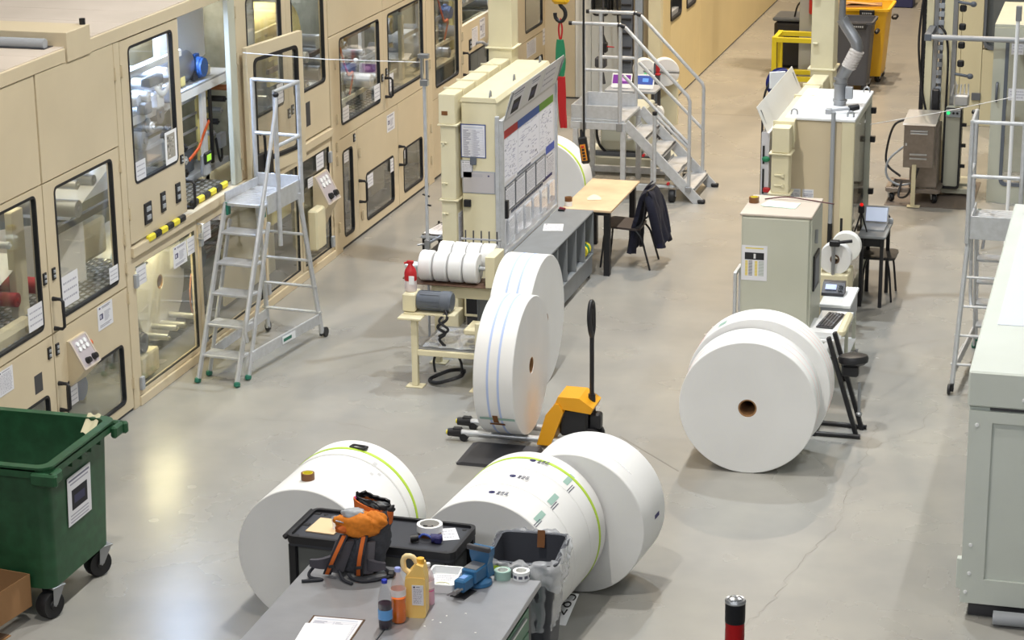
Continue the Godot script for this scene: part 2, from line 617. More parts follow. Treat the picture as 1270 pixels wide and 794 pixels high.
func make_materials() -> void:
	mats.beige = worn(rgb(209, 194, 165), 0.5, 0.0, 0.01, 0.05, 0.3)
	mats.cream = worn(rgb(222, 213, 180), 0.5, 0.0, 0.015, 0.05, 0.4)
	mats.roof = worn(rgb(200, 188, 176), 0.7, 0.0, 0.01, 0.08, 0.25)
	mats.inner = worn(rgb(150, 150, 136), 0.6, 0.0, 0.02, 0.2, 0.8)
	mats.rubber = mat(rgb(22, 22, 26), 0.55)
	mats.black = mat(rgb(26, 26, 30), 0.45)
	mats.glass = glass(Color(0.35, 0.4, 0.4, 0.07))
	mats.clear = glass(Color(0.95, 0.97, 1.0, 0.25))
	mats.steel = mat(rgb(160, 162, 166), 0.38, 0.8)
	mats.bright_steel = mat(rgb(205, 207, 210), 0.3, 0.75)
	mats.dark_steel = mat(rgb(74, 74, 78), 0.5, 0.4)
	mats.alu = worn(rgb(206, 208, 212), 0.4, 0.4, 0.03, 0.08, 1.5)
	mats.white_plastic = mat(rgb(232, 234, 236), 0.45)
	mats.grey_plastic = mat(rgb(158, 162, 168), 0.5)
	mats.lilac = mat(rgb(186, 178, 184), 0.45, 0.2)
	mats.orange = mat(rgb(212, 92, 34), 0.5)
	mats.copper = mat(rgb(190, 120, 78), 0.45, 0.3)
	mats.slate = mat(rgb(92, 98, 108), 0.45)
	mats.blue_motor = mat(rgb(48, 88, 148), 0.45)
	mats.brown_dark = mat(rgb(96, 72, 58), 0.6)
	mats.pale_yellow = mat(rgb(226, 212, 140), 0.5)
	mats.hazard_yellow = mat(rgb(226, 212, 60), 0.55)
	mats.red_cloth = mat(rgb(168, 44, 44), 0.6)
	mats.web = mat(rgb(236, 236, 232), 0.8)
	mats.paper = worn(rgb(229, 229, 229), 0.75, 0.0, 0.004, 0.025, 1.0)
	mats.card = mat(rgb(150, 112, 74), 0.8)
	mats.card_dark = mat(rgb(92, 70, 52), 0.85)
	mats.lime = mat(rgb(176, 208, 60), 0.55)
	mats.teal = mat(rgb(150, 182, 172), 0.5)
	mats.tape_brown = mat(rgb(120, 78, 42), 0.35)
	mats.navy = mat(rgb(38, 36, 96), 0.6)
	mats.ink = mat(rgb(86, 88, 104), 0.7)
	mats.grey_green = worn(rgb(190, 191, 176), 0.5, 0.0, 0.01, 0.05, 0.3)
	mats.bin_grey = mat(rgb(72, 74, 82), 0.5)
	mats.bin_yellow = mat(rgb(228, 178, 28), 0.45)
	mats.truck_yellow = mat(rgb(226, 160, 26), 0.4)
	mats.shelf_grey = worn(rgb(128, 132, 136), 0.55, 0.0, 0.02, 0.06, 0.6)
	mats.wood = worn(rgb(226, 196, 160), 0.5, 0.0, 0.012, 0.1, 0.8)
	mats.red = mat(rgb(178, 28, 34), 0.5)
	mats.green = mat(rgb(36, 128, 88), 0.6)
	mats.foot_green = mat(rgb(30, 108, 88), 0.5)
	mats.blue = mat(rgb(44, 98, 142), 0.4)

func build_hall() -> void:
	# polished concrete: blotches, a finer mottling, uneven gloss
	var f := StandardMaterial3D.new()
	f.albedo_color = rgb(158, 157, 153)
	f.albedo_texture = noise_tex(0.008, 4, Color(0.92, 0.92, 0.925), Color(1.0, 0.995, 0.98), FastNoiseLite.TYPE_SIMPLEX_SMOOTH, 1024, 5)
	f.roughness_texture = noise_tex(0.012, 4, Color(0.93, 0.93, 0.93), Color(1, 1, 1), FastNoiseLite.TYPE_SIMPLEX_SMOOTH, 512, 12)
	f.roughness = 0.28
	f.metallic_specular = 0.65
	f.uv1_triplanar = true
	f.uv1_world_triplanar = true
	f.uv1_scale = Vector3.ONE * 0.13
	begin()
	slab(Vector3(-14, -0.3, -48), Vector3(6, 0, 3), 0.0)
	var fl := done("floor", f)
	structure(fl)
	frame0 = Transform3D(Basis.IDENTITY, -fl.position)
	# saw-cut joints
	var dark := mat(rgb(122, 117, 110), 0.9)
	for j in [[-6.4, -30.98, 4.0, -30.98], [-3.3, -10.0, -3.45, -30.9], [-3.4, -17.05, -4.05, -17.75]]:
		begin()
		var a := Vector3(j[0], 0.0, j[1])
		var b := Vector3(j[2], 0.0, j[3])
		if j[0] == -3.3: continue
		box((a + b) * 0.5, Vector3(a.distance_to(b), 0.0016, 0.012), Vector3(0, rad_to_deg(atan2(-(b.z - a.z), b.x - a.x)), 0), 0.0)
		done("joint", dark, fl)
	# cracks that wander over the slab
	crack(fl, [Vector2(-1.95, -18.9), Vector2(-1.98, -18.0), Vector2(-2.02, -17.0), Vector2(-1.98, -16.3), Vector2(-2.16, -15.4), Vector2(-2.25, -14.6), Vector2(-2.45, -13.9)], dark, 21)
	crack(fl, [Vector2(-7.05, -18.2), Vector2(-6.95, -18.7), Vector2(-6.8, -19.1), Vector2(-6.55, -19.6)], dark, 4)
	crack(fl, [Vector2(-7.25, -17.4), Vector2(-6.5, -17.5), Vector2(-5.9, -17.35)], dark, 8)
	crack(fl, [Vector2(-1.95, -18.0), Vector2(-1.6, -18.6), Vector2(-1.5, -19.3)], dark, 6)
	frame0 = Transform3D.IDENTITY
	# shell
	var white := mat(rgb(128, 127, 124), 0.85)
	for w in [["wall_left", Vector3(-14.3, 0, -48), Vector3(-14, 13, 3)], ["wall_right", Vector3(6, 0, -48), Vector3(6.3, 13, 3)], ["wall_back", Vector3(-14.3, 0, -48.3), Vector3(6.3, 13, -48)], ["wall_front", Vector3(-14.3, 0, 3), Vector3(6.3, 13, 3.3)], ["ceiling", Vector3(-14.3, 13, -48.3), Vector3(6.3, 13.3, 3.3)]]:
		begin()
		slab(w[1], w[2], 0.0)
		structure(done(w[0], white))

func crack(p: Node3D, pts: Array, m: Material, sd: int) -> void:
	var r := RandomNumberGenerator.new()
	r.seed = sd
	var line := []
	for i in pts.size() - 1:
		var a: Vector2 = pts[i]
		var b: Vector2 = pts[i + 1]
		var n := int(a.distance_to(b) / 0.07) + 1
		for k in n: line.append(a.lerp(b, float(k) / n) + Vector2(r.randf_range(-0.03, 0.03), r.randf_range(-0.02, 0.02)))
	begin()
	for i in line.size() - 1:
		var a: Vector2 = line[i]
		var b: Vector2 = line[i + 1]
		var s := (b - a).normalized().orthogonal() * r.randf_range(0.001, 0.003)
		quad(Vector3(a.x - s.x, 0.0007, a.y - s.y), Vector3(a.x + s.x, 0.0007, a.y + s.y), Vector3(b.x + s.x, 0.0007, b.y + s.y), Vector3(b.x - s.x, 0.0007, b.y - s.y), Vector3.UP)
	done("crack", m, p)

# ---------- the converting machine along the aisle; local x runs down the aisle, local z out into it ----------
func machine(l0: float, called: String, label: String) -> Node3D:
	frame0 = at(-l0, 0, 0)
	return thing(called, label, "machine", Vector3(-8.35, 0, -l0), 90.0)

func panel(called: String, p: Node3D, l0: float, y0: float, l1: float, y1: float, z0 := -0.05, z1 := 0.0, m: Material = null) -> MeshInstance3D:
	begin()
	slab(Vector3(l0, y0, z0), Vector3(l1, y1, z1), 0.004)
	return done(called, m if m else mats.beige, p)

# a panel with one rounded window: black rubber gasket and a pane as its pieces
func glazed(called: String, p: Node3D, l0: float, y0: float, l1: float, y1: float, a: float, b: float, c: float, d: float, r := 0.05) -> MeshInstance3D:
	begin()
	ring(square_like(l0, y0, l1, y1), round_rect(a, b, c, d, r), -0.05, 0.0)
	var o := done(called, mats.beige, p)
	var keep := frame0
	frame0 = Transform3D(Basis.IDENTITY, -o.position) * frame0
	begin()
	var gk := 0.014 if r > 0.02 else 0.004
	ring(round_rect(a - 0.008, b - 0.008, c + 0.008, d + 0.008, r + 0.008), round_rect(a + gk, b + gk, c - gk, d - gk, r * 0.7), -0.03, 0.005 if r > 0.02 else -0.002)
	done("gasket", mats.rubber, o)
	begin()
	slab(Vector3(a + 0.01, b + 0.01, -0.018), Vector3(c - 0.01, d - 0.01, -0.012), 0.0)
	done("window_pane", mats.glass, o)
	frame0 = keep
	return o

func pull(p: Node3D, l: float, y0: float, y1: float, z := 0.0) -> void:
	begin()
	tube([Vector3(l, y1, z), Vector3(l, y1, z + 0.07), Vector3(l, y1 - 0.02, z + 0.09), Vector3(l, y0 + 0.02, z + 0.09), Vector3(l, y0, z + 0.07), Vector3(l, y0, z)], 0.014, 8)
	for y in [y0, y1]: bar(Vector3(l, y, z), Vector3(l, y, z + 0.04), 0.02, 0.016, 10)
	done("handle", mats.black, p)

func hinge(p: Node3D, l: float, y: float, z := 0.0) -> void:
	begin()
	bar(Vector3(l, y - 0.055, z + 0.012), Vector3(l, y + 0.055, z + 0.012), 0.011, -1, 8)
	slab(Vector3(l - 0.022, y - 0.045, z), Vector3(l + 0.022, y + 0.045, z + 0.006))
	done("hinge", mats.beige, p)

func notice(p: Node3D, l: float, y: float, w: float, h: float, m: Material, z := 0.001) -> void:
	begin()
	sheet(w, h, at(l, y, z))
	done("notice", m, p)

func roller(p: Node3D, l: float, y: float, r: float, z0: float, z1: float, m: Material, called := "roller") -> void:
	begin()
	lathe([Vector2(0, 0), Vector2(r * 0.35, 0), Vector2(r * 0.35, 0.03), Vector2(r - 0.008, 0.03), Vector2(r, 0.038), Vector2(r, z1 - z0 - 0.038), Vector2(r - 0.008, z1 - z0 - 0.03), Vector2(r * 0.35, z1 - z0 - 0.03), Vector2(r * 0.35, z1 - z0), Vector2(0, z1 - z0)], at(l, y, z0, 90), 20)
	done(called, m, p)

func motor(p: Node3D, l: float, y: float, z: float, r: float, ln: float, m: Material) -> void:
	begin()
	lathe([Vector2(0, 0), Vector2(r, 0.0), Vector2(r, ln * 0.8), Vector2(r * 0.9, ln * 0.84), Vector2(r * 0.9, ln), Vector2(0, ln)], at(l, y, z, 90), 18)
	for k in 7:
		var a := TAU * k / 7
		box(Vector3(l + cos(a) * r, y + sin(a) * r, z + ln * 0.42), Vector3(0.012, 0.012, ln * 0.6), Vector3(0, 0, rad_to_deg(a)), 0.0)
	box(Vector3(l, y + r, z + ln * 0.35), Vector3(r, r * 0.5, ln * 0.3))
	done("motor", m, p)

# a lamp tube inside the machine: a glowing tube and a light of its size just below
func machine_lamp(p: Node3D, l: float, y: float, z: float, ln: float, c: Color, e: float, down := true) -> void:
	begin()
	bar(Vector3(l - ln * 0.5, y, z), Vector3(l + ln * 0.5, y, z), 0.02, -1, 10)
	done("lamp_tube", glow(c, 3.0), p)
	var a := AreaLight3D.new()
	a.name = numbered(p, "lamp_light")
	a.area_size = Vector2(ln, 0.08)
	a.light_color = c
	a.light_energy = e
	a.area_range = 12.0
	a.area_attenuation = 2.0
	a.shadow_enabled = true
	p.add_child(a, true)
	a.transform = frame0 * at(l, y - 0.03, z, -90 if down else -60)

# the tread plate of the inner walkway: a dark sheet with raised pale lugs
func tread(p: Node3D, l0: float, l1: float, y: float, z0: float, z1: float) -> void:
	begin()
	slab(Vector3(l0, y - 0.02, z0), Vector3(l1, y, z1))
	var o := done("tread_plate", mat(rgb(112, 110, 100), 0.5, 0.3), p)
	var keep := frame0
	frame0 = Transform3D(Basis.IDENTITY, -o.position) * frame0
	begin()
	var row := 0
	var z := z0 + 0.04
	while z < z1 - 0.02:
		var l := l0 + 0.04 + (0.05 if row % 2 else 0.0)
		while l < l1 - 0.04:
			box(Vector3(l, y + 0.004, z), Vector3(0.055, 0.008, 0.03), Vector3.ZERO, 0.004)
			l += 0.1
		z += 0.06
		row += 1
	stuff(done("tread_lugs", mats.bright_steel, o))
	frame0 = keep

# a console whose face slopes up and out; w wide, its lower edge stands out by d
func control_box(p: Node3D, l: float, y: float, w: float, d: float, h: float, tail: float) -> void:
	begin()
	prism(PackedVector2Array([Vector2(0.0, y + h), Vector2(0.02, y + h), Vector2(d, y), Vector2(d - 0.03, y - 0.035), Vector2(0.0, y - tail)]), w, at(l, 0, 0, 0, -90))
	var o := done("control_box", mats.beige, p)
	var keep := frame0
	frame0 = Transform3D(Basis.IDENTITY, -o.position) * frame0
	var t := at(l, y + h * 0.5, d * 0.5 + 0.012, -rad_to_deg(atan2(d - 0.02, h)))
	var hh := sqrt((d - 0.02) * (d - 0.02) + h * h)
	begin(); xf = frame0 * t
	ring(round_rect(-w * 0.5, -hh * 0.5, w * 0.5, hh * 0.5, 0.01), round_rect(-w * 0.43, -hh * 0.45, w * 0.43, hh * 0.45, 0.008), -0.004, 0.008)
	done("bezel", mats.roof, o)
	begin(); xf = frame0 * t
	box(Vector3(0, 0, 0.0), Vector3(w * 0.87, hh * 0.91, 0.008))
	done("faceplate", mats.lilac, o)
	for k in 6:
		begin(); xf = frame0 * t
		var q := Vector3(w * (-0.22 + 0.22 * (k % 3)), hh * (0.3 - 0.17 * (k / 3)), 0.002)
		bar(q, q + Vector3(0, 0, 0.014), w * 0.07, -1, 10)
		done("push_button", mats.white_plastic, o)
	for k in 2:
		begin(); xf = frame0 * t
		var q := Vector3(w * (-0.15 + 0.4 * k), hh * -0.28, 0.002)
		bar(q, q + Vector3(0, 0, 0.04), w * 0.1, w * 0.08, 12)
		done("selector_knob", mats.black, o)
	begin()
	bar(Vector3(l + w * 0.5, y + h * 0.55, 0.04), Vector3(l + w * 0.5 + 0.04, y + h * 0.55, 0.04), 0.03, 0.034, 12)
	done("stop_button", mats.orange, o)
	frame0 = keep

func hazard_strip(p: Node3D, l0: float, l1: float, y: float, z: float, n: int, first := 0) -> void:
	for k in n:
		begin()
		var w := (l1 - l0) / n
		slab(Vector3(l0 + w * k, y, z), Vector3(l0 + w * (k + 1), y + 0.06, z + 0.045), 0.012)
		done("hazard_block", mats.hazard_yellow if k % 2 == first else mats.black, p)

func switch_plate(p: Node3D, l: float, y: float, w: float, h: float) -> void:
	begin()
	slab(Vector3(l - w * 0.5, y - h * 0.5, 0), Vector3(l + w * 0.5, y + h * 0.5, 0.012))
	var o := done("switch_plate", mats.black, p)
	for k in 2:
		begin()
		xf = at(0, 0, 0)
		box(Vector3(0, h * (0.3 + 0.4 * k), 0.008), Vector3(w * 0.55, h * 0.22, 0.012))
		done("rocker", mats.grey_plastic, o)

func build_machine() -> void:
	var P := []
	for k in 4: P.append(print_mat(["picto", "text", "strip", "strip"][k], 20 + k, 96, 128 if k < 2 else 64))
	# --- nearest section ---
	var m := machine(14.4, "converting_machine", "long beige machine section nearest the green container, with the tall opening behind the ladder")
	for k in 15:
		var a := 14.4 + 0.55 * k
		if a > 16.4 and a < 16.6: continue
		panel("roof_panel", m, a, 3.35, minf(a + 0.545, 22.58), 3.385, -3.6, -0.012, mats.roof)
	panel("fascia", m, 14.4, 3.265, 16.48, 3.375, -0.05, 0.012)
	panel("fascia", m, 16.93, 3.265, 22.6, 3.375, -0.05, 0.012)
	panel("roof_rib", m, 16.5, 3.26, 16.93, 3.5, -3.6, 0.02)
	begin(); bar(Vector3(16.4, 3.42, -3.4), Vector3(16.4, 3.42, -0.12), 0.045, -1, 12); done("roof_pipe", mats.grey_plastic, m)
	panel("roof_channel", m, 16.34, 3.385, 16.5, 3.39, -3.6, -0.1, mats.dark_steel)
	begin(); lathe([Vector2(0, 0), Vector2(0.025, 0), Vector2(0.025, 0.05), Vector2(0, 0.05)], at(16.9, 3.5, -0.03), 10); done("lifting_eye", mats.black, m)
	begin(); lathe([Vector2(0, 0), Vector2(0.03, 0), Vector2(0.03, 0.07), Vector2(0, 0.07)], at(15.43, 3.385, -0.06), 10); done("lifting_eye", mats.black, m)
	panel("cladding_panel", m, 14.4, 2.385, 15.935, 3.262)
	panel("cladding_panel", m, 15.95, 2.385, 17.36, 3.262, -0.05, 0.006)
	var d := glazed("upper_door", m, 14.5, 1.14, 15.935, 2.375, 14.72, 1.22, 15.81, 2.32)
	d = glazed("upper_door", m, 15.95, 1.14, 17.36, 2.375, 16.14, 1.215, 17.215, 2.305)
	glazed("lower_door", m, 14.5, 0.03, 15.935, 1.125, 14.8, 0.12, 15.81, 0.66)
	glazed("lower_door", m, 15.95, 0.03, 17.36, 1.125, 16.12, 0.12, 17.215, 0.655)
	pull(m, 15.99, 1.17, 1.42); pull(m, 15.99, 0.47, 0.7)
	for y in [0.25, 1.03, 1.3, 1.55, 2.2, 3.0]: hinge(m, 17.37, y)
	for p in [[15.87, 1.62], [16.03, 1.62], [15.86, 1.0], [16.0, 0.99]]: switch_plate(m, p[0], p[1], 0.055, 0.1)
	panel("cutout", m, 15.58, 0.73, 15.72, 0.89, -0.02, 0.002, mats.dark_steel)
	notice(m, 15.12, 1.0, 0.24, 0.2, P[1]); notice(m, 16.91, 1.01, 0.29, 0.21, P[0])
	notice(m, 17.1, 1.32, 0.17, 0.14, P[2], 0.012); notice(m, 16.3, 1.42, 0.3, 0.26, P[3], 0.002); notice(m, 15.68, 1.36, 0.26, 0.2, P[3], 0.002)
	notice(m, 16.23, 0.52, 0.16, 0.16, P[2], 0.004)
	control_box(m, 16.32, 0.76, 0.3, 0.15, 0.24, 0.16)
	panel("corner_post", m, 17.375, 0.0, 17.485, 3.262, -0.12, 0.004)
	# the tall closed door and its controls
	d = glazed("tall_door", m, 17.5, 1.475, 18.72, 3.255, 17.66, 1.98, 18.58, 3.175)
	for y in [1.75, 3.0]: hinge(m, 17.5, y)
	notice(m, 18.44, 2.14, 0.26, 0.3, print_mat("metal", 5), 0.002); notice(m, 17.78, 2.08, 0.2, 0.17, P[2], 0.002)
	for p in [[17.87, 1.67, 0.15, 0.19], [18.2, 1.69, 0.1, 0.18], [18.53, 1.695, 0.1, 0.18]]: switch_plate(m, p[0], p[1], p[2], p[3])
	switch_plate(m, 18.65, 1.98, 0.06, 0.08)
	hazard_strip(m, 17.8, 18.6, 1.42, 0.0, 6)
	pull(m, 18.75, 1.5, 1.75, -0.02)
	# the opening and its posts
	panel("white_post", m, 19.87, 1.45, 20.03, 3.262, -0.04, 0.01, mats.grey_green)
	panel("hinge_post", m, 20.05, 1.45, 20.29, 3.262, -0.05, 0.004)
	for y in [1.62, 2.65, 3.1]: hinge(m, 20.05, y)
	glazed("window_panel", m, 20.295, 1.47, 21.38, 3.262, 20.33, 1.98, 21.24, 3.175)
	glazed("window_panel", m, 21.385, 1.47, 22.57, 3.262, 21.53, 1.98, 22.46, 3.175)
	panel("cutout", m, 21.85, 1.6, 21.98, 1.86, -0.02, 0.002, mats.dark_steel)
	notice(m, 21.15, 2.1, 0.2, 0.2, P[2], 0.002)
	for p in [[21.36, 1.85], [21.46, 1.87]]: switch_plate(m, p[0], p[1], 0.06, 0.1)
	# the rail and the floor-to-waist glass doors below it
	panel("waist_rail", m, 17.485, 1.36, 22.57, 1.445, -0.12, 0.03)
	panel("plinth", m, 17.485, 0.0, 22.57, 0.085, -0.1, 0.02)
	panel("kick_strip", m, 14.5, 0.0, 17.37, 0.03, -0.06, -0.01, mats.dark_steel)
	var edges := [17.49, 18.925, 20.575, 21.62, 22.575]
	for k in 4:
		var a: float = edges[k] + (0.0 if k == 0 else 0.012)
		var b: float = edges[k + 1] - 0.012
		d = glazed("glass_door", m, a, 0.09, b, 1.352, a + 0.06, 0.13, b - 0.06, 1.26, 0.012)
	for q in [[17.66, 1.16, 0.2, 0.17, 2], [18.5, 1.12, 0.3, 0.2, 0], [18.75, 1.14, 0.16, 0.16, 2], [19.12, 1.18, 0.2, 0.16, 2], [22.2, 1.16, 0.22, 0.17, 2], [21.9, 1.0, 0.16, 0.1, 2]]: notice(m, q[0], q[1], q[2], q[3], P[q[4]], 0.004)
	for l in [17.53, 18.97, 20.6, 22.5]:
		for y in [0.2, 1.14]:
			begin(); slab(Vector3(l - 0.03, y - 0.06, 0.0), Vector3(l + 0.03, y + 0.06, 0.03)); done("latch", mats.grey_plastic, m)
	begin(); tube([Vector3(18.93, 1.3, 0.0), Vector3(18.93, 1.3, 0.05), Vector3(18.93, 1.16, 0.05), Vector3(18.93, 1.16, 0.0)], 0.012, 8); done("handle", mats.bright_steel, m)
	control_box(m, 22.16, 0.74, 0.38, 0.17, 0.3, 0.3)
	begin(); slab(Vector3(21.72, 0.3, 0.02), Vector3(22.0, 0.74, 0.13), 0.02); done("control_pedestal", mats.cream, m)
	# the open leaf folded back along the machine
	var leaf := Node3D.new()
	leaf.name = "open_door"
	m.add_child(leaf, true)
	leaf.position = frame0 * Vector3(20.06, 1.45, 0.045)
	leaf.rotation.y = deg_to_rad(-9.0)
	var keep := frame0
	frame0 = Transform3D.IDENTITY
	begin()
	ring(square_like(0.02, 0.0, 1.09, 1.3), round_rect(0.14, 0.14, 0.98, 1.17, 0.06), 0.0, 0.05)
	done("door_frame", mats.beige, leaf)
	begin()
	ring(round_rect(0.13, 0.13, 0.99, 1.18, 0.07), round_rect(0.165, 0.165, 0.955, 1.145, 0.05), 0.02, 0.058)
	done("gasket", mats.rubber, leaf)
	begin(); slab(Vector3(0.15, 0.15, 0.03), Vector3(0.97, 1.16, 0.036), 0.0); done("window_pane", mats.glass, leaf)
	begin(); tube([Vector3(0.2, 0.1, 0.05), Vector3(0.2, 0.1, 0.1), Vector3(0.2, 0.42, 0.1), Vector3(0.2, 0.42, 0.05)], 0.014, 8, true); done("handle", mats.black, leaf)
	begin(); slab(Vector3(0.06, 0.0, 0.052), Vector3(0.36, 0.24, 0.1)); done("tool_pocket", mats.black, leaf)
	frame0 = keep
	inside_first(m)
	frame0 = Transform3D.IDENTITY

	# --- second section ---
	m = machine(22.6, "converting_machine", "beige machine section behind the ladder, with wide windows over three low glazed doors")
	panel("roof_panel", m, 22.6, 3.35, 26.1, 3.385, -3.6, 0.0, mats.roof)
	panel("cladding_panel", m, 22.6, 2.42, 24.38, 3.34)
	panel("cladding_panel", m, 24.385, 2.42, 26.1, 3.34, -0.05, 0.004)
	panel("corner_post", m, 22.585, 0.0, 22.83, 2.41, -0.08, 0.008)
	glazed("upper_door", m, 22.835, 1.26, 24.38, 2.41, 22.92, 1.4, 24.24, 2.345)
	glazed("upper_door", m, 24.385, 1.26, 25.98, 2.41, 24.545, 1.4, 25.86, 2.345)
	panel("end_post", m, 25.985, 0.0, 26.2, 3.34, -0.08, 0.006)
	glazed("narrow_door", m, 22.835, 0.04, 23.4, 1.25, 22.92, 0.14, 23.24, 1.1)
	glazed("lower_door", m, 23.41, 0.04, 24.83, 1.25, 23.67, 0.14, 24.65, 0.68)
	glazed("lower_door", m, 24.84, 0.04, 25.98, 1.25, 25.02, 0.14, 25.75, 0.67)
	panel("kick_strip", m, 22.6, 0.0, 26.1, 0.04, -0.08, -0.015, mats.dark_steel)
	pull(m, 24.42, 1.42, 1.64); pull(m, 24.86, 0.52, 0.74); pull(m, 23.43, 0.42, 0.66)
	for p in [[22.72, 0.3], [22.72, 1.05], [22.72, 1.2], [22.75, 1.5], [22.75, 2.1], [23.45, 0.98], [23.5, 0.25], [26.08, 0.3], [26.08, 0.7], [26.08, 1.5]]: hinge(m, p[0], p[1], 0.006)
	for p in [[24.31, 1.66], [24.46, 1.7], [23.3, 1.18]]: switch_plate(m, p[0], p[1], 0.05, 0.09)
	notice(m, 24.58, 1.09, 0.28, 0.2, P[0]); notice(m, 23.06, 1.5, 0.2, 0.16, P[2], 0.003); notice(m, 24.12, 1.53, 0.2, 0.18, P[3], 0.003); notice(m, 24.64, 1.55, 0.14, 0.2, P[3], 0.003)
	notice(m, 23.03, 1.03, 0.15, 0.13, P[2], 0.003); notice(m, 23.8, 0.58, 0.2, 0.15, P[2], 0.003); notice(m, 24.58, 0.58, 0.12, 0.16, P[3], 0.003); notice(m, 25.1, 0.6, 0.1, 0.1, P[2], 0.003)
	inside_general(m, 22.7, 26.05, 11, true)
	frame0 = Transform3D.IDENTITY

	# --- third section, with the half-height door ---
	m = machine(26.2, "converting_machine", "beige machine section behind the cable duct, with one tall window and a waist-high door")
	panel("roof_panel", m, 26.2, 3.35, 29.95, 3.385, -3.6, 0.0, mats.roof)
	glazed("tall_door", m, 26.22, 1.02, 27.42, 3.34, 26.34, 1.15, 27.31, 2.4)
	panel("lower_panel", m, 26.22, 0.04, 27.42, 1.01)
	glazed("half_door", m, 27.5, 0.06, 29.05, 1.72, 27.77, 0.42, 28.7, 1.31)
	panel("door_post", m, 27.43, 0.04, 27.49, 3.34, -0.06, 0.006)
	panel("door_post", m, 29.06, 0.04, 29.95, 3.34, -0.06, 0.0)
	panel("header", m, 27.5, 2.6, 29.05, 3.34)
	pull(m, 27.5, 1.1, 1.38); pull(m, 28.95, 1.06, 1.44)
	for y in [1.3, 1.6]: hinge(m, 27.46, y, 0.006)
	notice(m, 28.05, 1.5, 0.26, 0.24, P[1]); notice(m, 28.4, 1.55, 0.24, 0.26, P[0])
	switch_plate(m, 27.83, 1.43, 0.1, 0.14)
	begin(); tube([Vector3(28.1, 1.4, 0.0), Vector3(28.1, 1.42, 0.08), Vector3(28.35, 1.34, 0.09), Vector3(28.6, 1.42, 0.05)], 0.02, 8, true); done("air_hose", mats.grey_plastic, m)
	begin(); lathe([Vector2(0.07, 0), Vector2(0.09, 0.01), Vector2(0.09, 0.02), Vector2(0.07, 0.03), Vector2(0.07, 0)], at(28.7, 1.86, 0.0, 90), 20); done("round_gauge", mats.bright_steel, m)
	inside_general(m, 26.3, 29.8, 23, false)
	frame0 = Transform3D.IDENTITY

	# --- last section before the crossing wall ---
	m = machine(30.0, "converting_machine", "far beige machine section with two stacked windows beside the white booth")
	panel("roof_panel", m, 30.0, 3.35, 32.5, 3.385, -3.6, 0.0, mats.roof)
	glazed("upper_door", m, 30.02, 1.0, 31.85, 3.34, 30.54, 1.11, 31.47, 2.1)
	glazed("lower_door", m, 30.02, 0.04, 31.85, 0.99, 30.54, 0.12, 31.47, 0.66)
	panel("end_post", m, 31.86, 0.0, 32.5, 3.34, -3.6, 0.006)
	pull(m, 31.65, 1.25, 1.5)
	notice(m, 30.85, 0.86, 0.5, 0.22, P[1]); notice(m, 31.55, 0.9, 0.14, 0.24, P[2])
	inside_general(m, 30.1, 31.8, 31, false)
	frame0 = Transform3D.IDENTITY

